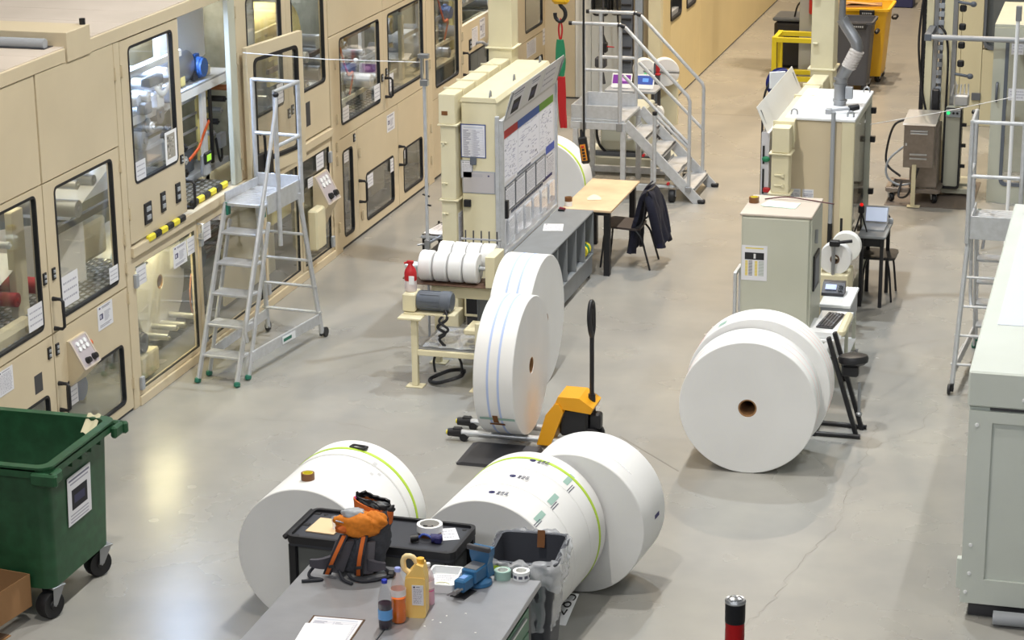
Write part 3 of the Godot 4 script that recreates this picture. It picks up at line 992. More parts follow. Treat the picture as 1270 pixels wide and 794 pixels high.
# what stands inside the first section
func inside_first(m: Node3D) -> void:
	var plain := frame0
	panel("inner_wall", m, 14.4, 0.0, 22.57, 3.34, -1.12, -1.07, mats.inner)
	panel("inner_end_wall", m, 14.4, 0.0, 14.45, 3.34, -1.07, -0.06, mats.inner)
	panel("partition", m, 17.42, 0.0, 17.46, 1.9, -1.07, -0.5, mats.inner)
	panel("partition", m, 20.9, 1.4, 20.94, 3.34, -1.07, -0.16, mats.inner)
	panel("white_back_panel", m, 17.5, 1.5, 19.6, 3.3, -1.06, -1.04, mats.white_plastic)
	machine_lamp(m, 16.2, 3.2, -0.5, 1.6, Color(1.0, 0.97, 0.86), 2.2)
	machine_lamp(m, 18.9, 3.2, -0.42, 1.0, Color(0.74, 0.84, 1.0), 8.0)
	machine_lamp(m, 20.3, 3.2, -0.62, 0.8, Color(1.0, 0.97, 0.9), 1.2)
	machine_lamp(m, 18.6, 1.34, -0.35, 0.9, Color(1.0, 0.95, 0.72), 1.8)
	machine_lamp(m, 22.0, 3.2, -0.6, 1.0, Color(1.0, 0.97, 0.84), 1.2)
	tread(m, 14.5, 17.95, 1.2, -0.8, -0.06)
	# the works stand close behind the glass
	var squeeze := Transform3D(Basis(Vector3(1, 0, 0), Vector3(0, 1, 0), Vector3(0, 0, 0.46)), Vector3.ZERO)
	frame0 = plain * at(0.5, -0.1, 0) * squeeze
	# nearest two windows
	roller(m, 16.55, 2.2, 0.04, -2.2, -0.5, mats.bright_steel)
	roller(m, 16.45, 2.02, 0.075, -2.2, -0.4, mats.steel)
	roller(m, 17.05, 2.12, 0.05, -2.2, -0.7, mats.steel)
	roller(m, 16.0, 1.46, 0.07, -2.2, -0.62, mats.red_cloth)
	roller(m, 15.45, 1.5, 0.06, -2.2, -0.6, mats.red_cloth)
	roller(m, 15.1, 2.12, 0.05, -2.2, -0.5, mats.white_plastic)
	roller(m, 15.3, 2.0, 0.03, -2.2, -0.5, mats.white_plastic)
	panel("guide_beam", m, 16.1, 1.84, 17.36, 1.9, -0.75, -0.66, mats.dark_steel)
	begin(); cloth(func(u, v): return Vector3(16.2 + 0.55 * v + 0.05 * sin(v * 3.0), 1.84 - 0.62 * u, -2.0 + 1.3 * v), 6, 8); done("paper_web", mats.web, m)
	begin(); cloth(func(u, v): return Vector3(16.5 + 0.85 * u, 1.9 + 0.28 * u, -2.0 + 1.3 * v), 6, 8); done("paper_web", mats.web, m)
	begin(); cloth(func(u, v): return Vector3(14.7 + 1.1 * u, 1.5 + 0.28 * u, -1.9 + 1.1 * v), 6, 8); done("paper_web", mats.web, m)
	begin(); slab(Vector3(16.75, 1.45, -0.95), Vector3(17.2, 1.78, -0.7), 0.03); done("gear_cover", mats.cream, m)
	begin(); slab(Vector3(15.55, 1.2, -0.9), Vector3(15.75, 2.2, -0.75), 0.01); done("frame_upright", mats.cream, m)
	begin(); slab(Vector3(14.7, 1.2, -0.45), Vector3(15.35, 1.42, -0.2), 0.05); done("folding_shoe", mats.cream, m)
	begin(); slab(Vector3(15.25, 1.22, -0.42), Vector3(15.5, 1.3, -0.2), 0.01); done("clamp", mats.dark_steel, m)
	motor(m, 15.25, 1.75, -1.2, 0.1, 0.3, mats.grey_plastic)
	motor(m, 14.95, 1.62, -1.0, 0.12, 0.3, mats.dark_steel)
	motor(m, 16.5, 0.4, -1.0, 0.12, 0.34, mats.blue_motor)
	# behind the waist-high glass
	frame0 = plain * at(0.35, -0.04, 0) * squeeze
	panel("cross_tube", m, 17.5, 0.62, 22.15, 0.66, -1.3, -1.26, mats.bright_steel)
	panel("cross_tube", m, 18.6, 0.9, 22.15, 0.93, -1.0, -0.97, mats.bright_steel)
	for k in 7: panel("louvre", m, 19.15, 0.78 + 0.085 * k, 19.75, 0.815 + 0.085 * k, -0.62, -0.55, mats.brown_dark)
	motor(m, 19.15, 0.85, -0.9, 0.12, 0.42, mats.slate)
	motor(m, 17.75, 0.42, -0.75, 0.1, 0.3, mats.dark_steel)
	begin(); slab(Vector3(17.6, 0.1, -0.8), Vector3(18.0, 0.32, -0.4), 0.02); done("gear_housing", mats.cream, m)
	for k in 4: roller(m, 18.2 + 0.2 * k, 0.34 + 0.03 * (k % 2), 0.03, -1.4, -0.35, mats.bright_steel)
	begin(); tube([Vector3(18.9, 0.75, -0.5), Vector3(18.75, 0.6, -0.4), Vector3(18.8, 0.42, -0.42), Vector3(19.0, 0.36, -0.5)], 0.014, 7, true); done("air_hose", mats.copper, m)
	panel("inner_panel", m, 20.0, 0.1, 21.4, 1.2, -0.85, -0.8, mats.cream)
	begin(); slab(Vector3(20.8, 0.75, -0.5), Vector3(21.35, 1.3, -0.3), 0.02); done("gear_cover", mats.pale_yellow, m)
	# in the opening
	frame0 = plain * at(0.72, -0.15, 0) * squeeze
	panel("shelf_beam", m, 17.5, 2.5, 19.86, 2.58, -0.75, -0.6, mats.white_plastic)
	panel("shelf_plate", m, 17.5, 2.58, 19.86, 2.6, -1.5, -0.6, mats.grey_plastic)
	begin(); lathe([Vector2(0, 0), Vector2(0.13, 0), Vector2(0.15, 0.03), Vector2(0.15, 0.75), Vector2(0.13, 0.8), Vector2(0, 0.8)], at(18.35, 2.76, -0.9, 0, 0, -90), 20); done("drive_drum", mats.steel, m)
	motor(m, 19.25, 2.72, -0.95, 0.1, 0.3, mats.blue_motor)
	begin(); slab(Vector3(18.9, 2.62, -1.45), Vector3(19.75, 3.2, -1.3), 0.01); done("lit_cover", mats.white_plastic, m)
	for k in 4:
		begin(); slab(Vector3(18.5 + 0.3 * k, 2.61, -0.85 - 0.06 * (k % 2)), Vector3(18.6 + 0.3 * k, 2.7, -0.75), 0.01); done("valve_block", [mats.dark_steel, mats.pale_yellow, mats.dark_steel, mats.cream][k], m)
	panel("frame_upright", m, 19.2, 1.5, 19.3, 2.5, -0.78, -0.7, mats.white_plastic)
	panel("cable_tray", m, 19.36, 1.75, 19.42, 2.5, -0.72, -0.68, mats.black)
	panel("inner_panel", m, 19.44, 1.75, 19.8, 2.5, -1.1, -1.05, mats.pale_yellow)
	for k in 4: panel("cross_rail", m, 18.7, 1.95 + 0.15 * k, 19.3, 1.975 + 0.15 * k, -0.95, -0.92, mats.bright_steel)
	begin(); tube([Vector3(18.75, 1.92, -0.62), Vector3(18.95, 2.0, -0.58), Vector3(19.1, 2.1, -0.6), Vector3(19.3, 2.18, -0.66)], 0.02, 7, true); done("air_hose", mats.orange, m)
	begin(); tube([Vector3(19.38, 2.0, -0.6), Vector3(19.42, 1.78, -0.56), Vector3(19.5, 1.8, -0.58), Vector3(19.52, 1.95, -0.62)], 0.02, 7, true); done("cable", mats.black, m)
	begin(); slab(Vector3(19.46, 1.88, -0.66), Vector3(19.6, 2.02, -0.56)); done("junction_box", mats.grey_plastic, m)
	for k in 5:
		roller(m, 19.5 + 0.07 * k, 2.02 + 0.1 * k, 0.03, -1.05, -0.7 + 0.03 * k, [mats.bright_steel, mats.black, mats.steel, mats.black, mats.copper][k])
	begin(); prism(PackedVector2Array([Vector2(18.75, 1.72), Vector2(19.2, 1.72), Vector2(19.2, 1.95), Vector2(18.95, 1.95)]), 0.3, at(0, 0, -1.1)); done("hopper", mats.slate, m)
	panel("bed_plate", m, 18.72, 1.66, 19.85, 1.72, -1.3, -0.75, mats.grey_plastic)
	panel("bed_plate", m, 19.1, 1.48, 19.85, 1.66, -0.85, -0.7, mats.cream)
	frame0 = plain
	begin(); slab(Vector3(19.62, 2.62, -0.5), Vector3(20.3, 3.18, -0.42), 0.02); done("lit_cover", mats.white_plastic, m)
	for k in 6: motor(m, 17.75 + 0.16 * k, 2.3 + 0.13 * ((k * 3) % 5), -0.42, 0.05 + 0.012 * (k % 3), 0.16, [mats.white_plastic, mats.grey_plastic, mats.dark_steel, mats.bright_steel][k % 4])
	for k in 5: panel("cross_rail", m, 17.6, 2.1 + 0.22 * k, 19.3, 2.13 + 0.22 * k, -0.5, -0.46, [mats.bright_steel, mats.white_plastic, mats.grey_plastic][k % 3])
	tread(m, 18.8, 19.84, 1.5, -0.4, -0.08)
	hazard_strip(m, 18.95, 19.8, 1.45, -0.08, 6, 1)
	frame0 = plain * at(0.45, -0.06, 0.42)
	begin(); slab(Vector3(19.06, 1.66, -0.62), Vector3(19.2, 1.88, -0.56), 0.02)
	var pad := done("handheld_terminal", mats.grey_plastic, m)
	var keep := frame0
	frame0 = Transform3D(Basis.IDENTITY, -pad.position) * frame0
	begin(); slab(Vector3(19.05, 1.78, -0.575), Vector3(19.21, 1.9, -0.55), 0.015); done("bezel", mats.black, pad)
	begin(); slab(Vector3(19.08, 1.81, -0.555), Vector3(19.18, 1.87, -0.546)); done("screen", glow(Color(0.62, 0.85, 0.25), 0.5), pad)
	frame0 = keep
	frame0 = plain * at(0.4, -0.1, 0) * squeeze
	for k in 3:
		roller(m, 18.76, 1.82 + 0.12 * k, 0.04, -0.9, -0.35, [mats.black, mats.bright_steel, mats.black][k])
	# behind the tall door
	frame0 = plain * at(0.62, -0.12, 0) * squeeze
	panel("guide_beam", m, 17.5, 2.92, 18.7, 2.98, -0.6, -0.52, mats.white_plastic)
	for k in 4: roller(m, 17.75 + 0.24 * k, 2.32 + 0.07 * k, [0.08, 0.05, 0.09, 0.06][k], -1.6, -0.45 - 0.05 * k, [mats.grey_plastic, mats.white_plastic, mats.steel, mats.white_plastic][k])
	for k in 3: roller(m, 17.85 + 0.26 * k, 2.7 + 0.06 * k, 0.05, -1.4, -0.4, mats.white_plastic)
	begin(); cloth(func(u, v): return Vector3(17.7 + 0.95 * u, 2.3 + 0.22 * u, -1.5 + 0.9 * v), 6, 6); done("paper_web", mats.web, m)
	begin(); slab(Vector3(17.7, 2.02, -0.9), Vector3(18.6, 2.22, -0.6), 0.03); done("suction_box", mats.grey_plastic, m)
	begin(); slab(Vector3(17.85, 2.78, -0.6), Vector3(18.15, 2.86, -0.4), 0.01); done("sensor_bar", mats.slate, m)
	begin(); tube([Vector3(18.0, 2.8, -0.5), Vector3(18.1, 2.68, -0.4), Vector3(18.3, 2.74, -0.4), Vector3(18.5, 2.7, -0.45)], 0.03, 8, true); done("air_hose", mats.white_plastic, m)
	motor(m, 18.4, 2.2, -0.7, 0.1, 0.25, mats.dark_steel)
	for k in 3:
		begin(); slab(Vector3(17.75 + 0.27 * k, 2.55, -0.62), Vector3(17.9 + 0.27 * k, 2.66 + 0.03 * k, -0.42), 0.015); done("clamp", [mats.grey_plastic, mats.white_plastic, mats.steel][k], m)
	# behind the pair of tall windows
	frame0 = plain * at(0.7, -0.12, 0) * squeeze
	for k in 5: panel("louvre", m, 20.8, 2.2 + 0.13 * k, 21.24, 2.25 + 0.13 * k, -0.62, -0.55, mats.brown_dark if k % 2 else mats.pale_yellow)
	panel("cross_rail", m, 20.3, 2.78, 21.3, 2.84, -0.5, -0.42, mats.pale_yellow)
	begin(); lathe([Vector2(0, 0), Vector2(0.42, 0.0), Vector2(0.42, 0.9), Vector2(0, 0.9)], at(21.4, 2.55, -1.5, 90), 32); done("felt_drum", mats.pale_yellow, m)
	roller(m, 20.6, 2.1, 0.06, -1.6, -0.4, mats.bright_steel); roller(m, 21.75, 2.05, 0.05, -1.6, -0.4, mats.steel)
	panel("bed_plate", m, 20.3, 1.9, 21.8, 1.95, -1.3, -0.4, mats.slate)

# an ordinary run of rollers, beams, motors and paper behind glass
func inside_general(m: Node3D, l0: float, l1: float, sd: int, low: bool) -> void:
	var r := RandomNumberGenerator.new()
	r.seed = sd
	panel("inner_wall", m, l0, 0.0, l1, 3.3, -1.12, -1.07, mats.inner)
	var w := l1 - l0
	machine_lamp(m, l0 + w * 0.5, 3.1, -0.5, minf(1.6, w * 0.7), Color(0.92, 0.96, 1.0), 2.6)
	if low: tread(m, l0 + 0.1, l1 - 0.1, 1.24, -0.8, -0.07)
	var plain := frame0
	frame0 = plain * Transform3D(Basis(Vector3(1, 0, 0), Vector3(0, 1, 0), Vector3(0, 0, 0.46)), Vector3.ZERO)
	panel("bed_plate", m, l0, 1.16, l1, 1.2, -2.2, -0.7, mats.cream)
	for k in int(w * 3.2):
		var l := l0 + 0.2 + (w - 0.4) * k / (w * 3.2)
		roller(m, l, r.randf_range(1.35, 2.3), r.randf_range(0.035, 0.1), -2.2, r.randf_range(-0.9, -0.4), [mats.bright_steel, mats.steel, mats.white_plastic, mats.dark_steel, mats.grey_plastic][r.randi() % 5])
	for k in int(w * 1.4):
		motor(m, l0 + 0.3 + (w - 0.6) * r.randf(), r.randf_range(1.35, 2.2), -1.0, r.randf_range(0.06, 0.11), r.randf_range(0.2, 0.4), [mats.slate, mats.dark_steel, mats.blue_motor, mats.grey_plastic][r.randi() % 4])
	for k in int(w * 1.2):
		var l := l0 + 0.2 + (w - 0.5) * k / (w * 1.2)
		begin(); slab(Vector3(l, 1.2, -1.15), Vector3(l + 0.1, r.randf_range(1.9, 2.8), -1.05)); done("frame_upright", [mats.cream, mats.pale_yellow, mats.white_plastic][r.randi() % 3], m)
	for k in 3:
		var y := 1.4 + 0.33 * k
		panel("cross_rail", m, l0 + 0.1, y, l1 - 0.1, y + 0.05, -0.85 - 0.1 * k, -0.8 - 0.1 * k, [mats.cream, mats.bright_steel, mats.brown_dark][k])
	begin(); cloth(func(u, v): return Vector3(l0 + 0.2 + (w - 0.4) * u, 1.45 + 0.18 * sin(u * 5.0), -1.9 + 1.0 * v), 12, 4); done("paper_web", mats.web, m)
	begin(); tube([Vector3(l0 + w * 0.3, 2.1, -0.6), Vector3(l0 + w * 0.33, 1.8, -0.5), Vector3(l0 + w * 0.4, 1.75, -0.55), Vector3(l0 + w * 0.42, 1.5, -0.7)], 0.022, 7, true); done("air_hose", mats.orange, m)
	for k in int(w):
		begin(); slab(Vector3(l0 + 0.4 + 0.9 * k, 0.1, -1.2), Vector3(l0 + 0.9 + 0.9 * k, 0.55, -0.8), 0.02); done("gear_housing", mats.slate if k % 2 else mats.cream, m)

# ---------- paper rolls ----------
# centre of the front face over the floor (x, z), radius, direction of the axis away from us in degrees (0 is -z, -90 is -x), width
func roll(label: String, x: float, z: float, r: float, yaw: float, w: float, lift := 0.0, core_r := 0.075, group := "", edges: Array = [], edge_mat: Material = null) -> Node3D:
	var y := deg_to_rad(yaw)
	var o := thing("paper_roll", label, "paper roll", Vector3(x + sin(y) * w * 0.5, lift, z - cos(y) * w * 0.5), -yaw, group)
	begin()
	var b := 0.006
	var h := w * 0.5
	# the axis is local z; front face at +h
	lathe([Vector2(core_r, -h), Vector2(r - b, -h), Vector2(r, -h + b), Vector2(r, h - b), Vector2(r - b, h), Vector2(core_r, h), Vector2(core_r, -h)], at(0, r, 0, 90), 96)
	done("paper", mats.paper, o)
	begin()
	var c := core_r - 0.012
	lathe([Vector2(c, -h + 0.004), Vector2(core_r + 0.001, -h + 0.004), Vector2(core_r + 0.001, h - 0.004), Vector2(c, h - 0.004), Vector2(c, -h + 0.004)], at(0, r, 0, 90), 32)
	done("core", mats.card, o)
	for e in edges:
		begin()
		var d: float = h - e[0]
		lathe([Vector2(r, d - e[1]), Vector2(r + 0.0012, d - e[1]), Vector2(r + 0.0012, d), Vector2(r, d)], at(0, r, 0, 90), 96)
		done("edge_line", edge_mat, o)
	return o

# a patch lying on the roll's mantle: angle from the top (towards local +x), place along the axis, size along the arc and across
func patch(o: Node3D, called: String, r: float, a0: float, arc: float, z: float, w: float, m: Material, up := 0.002) -> MeshInstance3D:
	begin()
	var n := maxi(3, int(arc / 0.06))
	group_id += 1
	st.set_smooth_group(group_id)
	for i in n:
		var p := []
		for k in 2:
			var a := a0 + arc * (i + k) / n
			p.append(Vector3(sin(a), cos(a), 0))
		quad(p[0] * (r + up) + Vector3(0, r, z - w * 0.5), p[1] * (r + up) + Vector3(0, r, z - w * 0.5), p[1] * (r + up) + Vector3(0, r, z + w * 0.5), p[0] * (r + up) + Vector3(0, r, z + w * 0.5), p[0] + p[1])
	st.set_smooth_group(-1)
	return done(called, m, o)

func strap(o: Node3D, r: float, z: float) -> void:
	begin()
	lathe([Vector2(r + 0.0005, z - 0.016), Vector2(r + 0.004, z - 0.014), Vector2(r + 0.004, z + 0.014), Vector2(r + 0.0005, z + 0.016)], at(0, r, 0, 90), 96)
	done("strap", mats.lime, o)

func build_rolls() -> void:
	var red_line := mat(rgb(232, 196, 192), 0.8)
	var blue_line := mat(rgb(172, 188, 226), 0.8)
	var seam := mat(rgb(196, 196, 198), 0.9)
	# the two standing face on beside the grey-green cabinet
	var o := roll("white paper roll with a dark core hole, face on, nearest the keyboard cabinet's front", -2.862, -17.142, 0.555, -3.1, 0.395, 0.0, 0.075, "", [[0.13, 0.006], [0.26, 0.006]], red_line)
	o = roll("wider white paper roll with pale red edge lines standing right behind the face-on roll", -2.849, -17.55, 0.592, -0.6, 0.298, 0.0, 0.075, "", [[0.07, 0.006], [0.15, 0.006], [0.22, 0.006]], red_line)
	patch(o, "print_patch", 0.592, -0.62, 0.12, 0.05, 0.1, mats.teal)
	# the two in profile around the pallet truck
	o = roll("white paper roll with two blue lines and a taped end, on the pallet truck", -4.732, -17.422, 0.585, -89.5, 0.336, 0.10, 0.07, "", [[0.115, 0.018], [0.205, 0.018]], blue_line)
	patch(o, "green_tape", 0.585, -2.18, 0.05, 0.01, 0.3, mats.teal, 0.003)
	patch(o, "brown_tape", 0.585, -2.24, 0.16, -0.005, 0.045, mats.tape_brown, 0.005)
	patch(o, "brown_tape", 0.585, -2.3, 0.045, 0.0, 0.13, mats.tape_brown, 0.005)
	o = roll("white paper roll with blue lines on the floor behind the pallet truck's roll", -5.001, -18.935, 0.60, -88.8, 0.376, 0.0, 0.07, "", [[0.125, 0.018], [0.225, 0.018]], blue_line)
	# wide strapped pair behind the black cart
	o = roll("wide white paper roll carrying a brown tape reel, behind the black cart", -5.273, -13.482, 0.504, 2.9, 0.70)
	patch(o, "tape_patch", 0.504, 0.52, 0.05, -0.24, 0.035, seam); patch(o, "tape_patch", 0.504, 0.6, 0.05, -0.3, 0.035, seam)
	o = roll("narrow white roll with a lime ratchet strap, behind the roll carrying a brown tape reel", -5.2375, -14.184, 0.508, 2.9, 0.292)
	strap(o, 0.508, 0.03)
	begin()
	xf = Transform3D(Basis.from_euler(Vector3(0, 0, -0.12)), Vector3(0, 0.508, 0))
	ring(round_rect(-0.065, -0.034, 0.065, 0.034, 0.015), round_rect(-0.045, -0.018, 0.045, 0.018, 0.008), 0.0, 0.012)
	var bk := done("buckle", mats.black, o)
	bk.transform = at(0.06, 1.02, 0.03, -90, 0, 0).rotated_local(Vector3.UP, 0.0)
	patch(o, "tape_patch", 0.508, 0.45, 0.06, 0.12, 0.04, seam)
	# three behind the bin, the third strapped
	var texts := ["white paper roll with a round navy mark on top, end face behind the lined bin", "white paper roll with a round navy mark, second of the three behind the lined bin", "white paper roll with a lime strap round its mantle, third behind the lined bin"]
	for k in 3:
		var t := 0.331 * k
		o = roll(texts[k], -3.998 + sin(deg_to_rad(5.0)) * t, -13.502 - cos(deg_to_rad(5.0)) * t, 0.521, 5.0, 0.327)
		mark(o, 0.521, -0.02 + 0.05 * k, 0.0)
		patch(o, "green_tape", 0.521, 0.66 - 0.03 * k, 0.08, 0.02 + 0.03 * (k % 2), 0.16, mats.teal)
		if k == 2: strap(o, 0.521, -0.03)
		patch(o, "print_patch", 0.521, 0.75, 0.012, 0.1, 0.12, mats.ink); patch(o, "print_patch", 0.521, 0.72, 0.012, 0.1, 0.12, mats.ink)
	o = roll("stretch-wrapped white paper roll standing offset at the end of the strapped three", -3.640, -14.507, 0.520, 5.3, 0.50)
	for k in 3: patch(o, "wrap_fold", 0.520, -0.9 + 0.4 * k, 0.9, -0.2 + 0.15 * k, 0.012, mats.clear, 0.004)
	patch(o, "print_patch", 0.520, 1.5, 0.06, -0.05, 0.1, mats.navy)
	# behind the notice board, and the one inside the machine
	o = roll("white paper roll with a green band on its rim, half hidden behind the notice board", -6.47, -24.2, 0.523, 0.0, 0.4)
	begin(); lathe([Vector2(0.523, 0.12), Vector2(0.526, 0.12), Vector2(0.526, 0.17), Vector2(0.523, 0.17)], at(0, 0.523, 0, 90), 64); done("green_band", mats.lime, o)
	o = roll("white paper roll with two grey edge lines inside the machine behind waist-high glass", -8.78, -18.98, 0.56, -90.0, 0.5, 0.14, 0.07, "", [[0.14, 0.02], [0.26, 0.02]], mat(rgb(150, 170, 190), 0.8))
	# the reel of tape on the wide roll
	tape_reel(Vector3(-5.31, 1.006, -13.68), 0.047, 0.048, mats.tape_brown, mats.hazard_yellow, "brown packing tape reel on top of the wide roll behind the cart")

func mark(o: Node3D, r: float, a: float, z: float) -> void:
	var b := Basis.from_euler(Vector3(0, 0, -a)) * Basis.from_euler(Vector3(-PI / 2, 0, 0))
	var p := Vector3(sin(a), cos(a), 0) * (r + 0.0015) + Vector3(0, r, z)
	begin()
	xf = Transform3D(b, p)
	var inner := PackedVector2Array()
	var outer := PackedVector2Array()
	for i in 20:
		outer.append(Vector2(cos(TAU * i / 20), sin(TAU * i / 20)) * 0.022)
		inner.append(Vector2(cos(TAU * i / 20), sin(TAU * i / 20)) * 0.012)
	ring(outer, inner, 0.0, 0.002)
	box(Vector3(0.002, 0.0, 0.001), Vector3(0.02, 0.007, 0.002), Vector3(0, 0, 40))
	done("round_mark", mats.navy, o)
	for k in 3:
		begin()
		xf = Transform3D(b, p)
		for q in 3: box(Vector3(0.05 + 0.028 * k, 0.02 - 0.02 * q, 0.001), Vector3(0.02, 0.009, 0.002), Vector3.ZERO, 0.0)
		done("printed_text", mats.ink, o)

func tape_reel(p: Vector3, r: float, h: float, m: Material, inner: Material, label: String, hole := 0.75) -> Node3D:
	var o := thing("tape_reel", label, "tape", p)
	begin()
	lathe([Vector2(r * hole, 0), Vector2(r, 0), Vector2(r, h), Vector2(r * hole, h), Vector2(r * hole, 0)], Transform3D.IDENTITY, 28)
	done("tape", m, o)
	begin()
	lathe([Vector2(r * hole * 0.9, 0.001), Vector2(r * hole, 0.001), Vector2(r * hole, h + 0.001), Vector2(r * hole * 0.9, h + 0.001), Vector2(r * hole * 0.9, 0.001)], Transform3D.IDENTITY, 28)
	done("core", inner, o)
	return o

# shorthand: one box as one part of a thing
func bx(p: Node3D, called: String, lo: Vector3, hi: Vector3, m: Material, ch := -1.0) -> MeshInstance3D:
	begin()
	slab(lo, hi, ch)
	return done(called, m, p)

func rod(p: Node3D, called: String, a: Vector3, b: Vector3, r: float, m: Material, n := 12) -> MeshInstance3D:
	begin()
	bar(a, b, r, -1, n)
	return done(called, m, p)

func caster(p: Node3D, x: float, z: float, r: float, top: float, m: Material, turn := 0.0) -> void:
	var c := Node3D.new()
	c.name = numbered(p, "caster")
	p.add_child(c, true)
	c.position = Vector3(x, 0, z)
	c.rotation.y = deg_to_rad(turn)
	var w := r * 0.5
	begin()
	lathe([Vector2(0, -w), Vector2(r * 0.3, -w), Vector2(r * 0.35, -w * 0.8), Vector2(r * 0.8, -w * 0.8), Vector2(r * 0.92, -w * 0.9), Vector2(r, -w * 0.5), Vector2(r, w * 0.5), Vector2(r * 0.92, w * 0.9), Vector2(r * 0.8, w * 0.8), Vector2(r * 0.35, w * 0.8), Vector2(r * 0.3, w), Vector2(0, w)], at(0, r, 0, 90), 24)
	done("wheel", mats.rubber, c)
	begin()
	for s in [-1.0, 1.0]:
		prism(PackedVector2Array([Vector2(-0.018, r), Vector2(0.018, r), Vector2(r * 0.9, top - 0.012), Vector2(-r * 0.1, top - 0.012)]), 0.004, at(0, 0, s * (w + 0.006)))
	slab(Vector3(-r * 0.2, top - 0.014, -w - 0.012), Vector3(r, top, w + 0.012))
	bar(Vector3(0, r, -w - 0.012), Vector3(0, r, w + 0.012), 0.008, -1, 8)
	done("fork", m, c)

func build_left() -> void:
	# ----- control cabinet behind the notice board -----
	var o := thing("control_cabinet", "tall cream control cabinet beside the notice board, with framed lists on its end", "cabinet", Vector3(-6.1, 0, -21.5))
	bx(o, "body", Vector3(-0.15, 0.09, -1.0), Vector3(0.2, 2.24, 1.0), mats.cream, 0.008)
	bx(o, "plinth", Vector3(-0.13, 0, -0.98), Vector3(0.18, 0.09, 0.98), mats.dark_steel)
	begin(); prism(PackedVector2Array([Vector2(-0.16, 2.24), Vector2(0.21, 2.24), Vector2(0.19, 2.285), Vector2(-0.14, 2.285)]), 2.02, at(0, 0, 0)); done("lid", mats.cream, o)
	bx(o, "vent_opening", Vector3(-0.13, 0.12, 0.985), Vector3(0.12, 0.31, 1.002), mats.black)
	for q in [[-0.03, 1.86, 0.23, 0.31, "table", 41], [-0.1, 1.58, 0.1, 0.16, "text", 43], [0.02, 1.455, 0.31, 0.2, "blank", 44]]:
		var fr: bool = q[4] == "table"
		begin(); slab(Vector3(q[0] - q[2] * 0.5 - 0.01, q[1] - q[3] * 0.5 - 0.01, 1.0), Vector3(q[0] + q[2] * 0.5 + 0.01, q[1] + q[3] * 0.5 + 0.01, 1.006))
		var fm := done("document_holder", mat(rgb(54, 72, 128), 0.5) if fr else mats.grey_plastic, o)
		frame0 = Transform3D(Basis.IDENTITY, -fm.position)
		begin(); sheet(q[2], q[3], at(q[0], q[1], 1.0062)); done("list", print_mat(q[4], q[5]), fm)
		frame0 = Transform3D.IDENTITY
	bx(o, "isolator_switch", Vector3(-0.06, 1.63, 1.0), Vector3(0.0, 1.71, 1.03), mats.slate)
	bx(o, "socket", Vector3(-0.13, 1.21, 1.0), Vector3(-0.06, 1.28, 1.03), mats.black)
	for z in [-0.9, 0.1, 0.95]:
		begin(); tube([Vector3(0.13, 2.285, z - 0.03), Vector3(0.13, 2.33, z - 0.02), Vector3(0.13, 2.345, z), Vector3(0.13, 2.33, z + 0.02), Vector3(0.13, 2.285, z + 0.03)], 0.008, 8, true); done("lifting_eye", mats.steel, o)
	# ----- the cable duct that bridges to the machine -----
	o = thing("cable_duct", "square cream cable duct rising beside the cream control cabinet and bridging to a far riser", "cable duct", Vector3(-6.355, 0, -20.53))
	for q in [[0.0, 0.62], [0.63, 1.28], [1.29, 2.02]]: bx(o, "riser_section", Vector3(-0.075, q[0], -0.13), Vector3(0.075, q[1], 0.13), mats.cream, 0.006)
	bx(o, "corner_section", Vector3(-0.09, 2.03, -0.13), Vector3(0.075, 2.325, 0.13), mats.cream, 0.006)
	for y in [0.625, 1.285, 2.025]: bx(o, "flange", Vector3(-0.1, y - 0.008, -0.15), Vector3(0.1, y + 0.008, 0.15), mats.cream)
	for q in [[-0.14, -0.55], [-0.56, -0.98], [-0.99, -1.4], [-1.41, -1.8]]: bx(o, "bridge_section", Vector3(-0.095, 2.065, q[1]), Vector3(0.075, 2.325, q[0]), mats.cream, 0.006)
	for z in [-0.135, -0.555, -0.985, -1.405]: bx(o, "flange", Vector3(-0.115, 2.05, z - 0.008), Vector3(0.093, 2.34, z + 0.008), mats.cream)
	bx(o, "far_riser", Vector3(-0.15, 2.065, -2.06), Vector3(0.1, 5.6, -1.81), mats.cream, 0.006)
	bx(o, "flange", Vector3(-0.18, 2.42, -2.09), Vector3(0.13, 2.435, -1.78), mats.cream)
	for y in [0.5, 0.85, 1.15, 1.45, 1.85]:
		begin(); bar(Vector3(-0.07, y, 0.13), Vector3(-0.01, y, 0.13), 0.01, -1, 8); box(Vector3(-0.04, y, 0.142), Vector3(0.018, 0.022, 0.02)); done("clip", mats.cream, o)
	begin(); sheet(0.17, 0.3, at(0.077, 1.0, -0.0, 0, 90)); done("list", print_mat("table", 51, 64, 128), o)
	begin(); bar(Vector3(-0.02, 0.82, 0.13), Vector3(-0.02, 0.82, 0.18), 0.03, 0.035, 12); box(Vector3(0.02, 0.83, 0.155), Vector3(0.08, 0.02, 0.04)); done("quarter_turn_latch", mats.steel, o)
	bx(o, "tag_plate", Vector3(-0.06, 2.12, 0.13), Vector3(0.0, 2.16, 0.134), mats.tape_brown)
	# ----- notice board -----
	notice_board()
	# ----- slanted display panel on top -----
	o = thing("display_panel", "translucent slanted panel with three posters along the notice board's top edge", "panel", Vector3(-5.83, 2.06, -21.5))
	begin(); xf = at(0.045, 0.15, 0, 0, 90, 0) * at(0, 0, 0, 16)
	box(Vector3.ZERO, Vector3(2.0, 0.3, 0.006))
	done("sheet", mat(rgb(206, 208, 208), 0.35), o)
	for q in [[-0.68, 0.42, 61], [-0.05, 0.34, 62], [0.55, 0.5, 63]]:
		begin(); xf = at(0.045, 0.15, 0, 0, 90, 0) * at(0, 0, 0, 16)
		sheet(q[1], 0.26, at(q[0], 0.0, 0.0035), 0.001)
		done("poster", print_mat("photo" if q[2] < 63 else "strip", q[2], 110, 90), o)
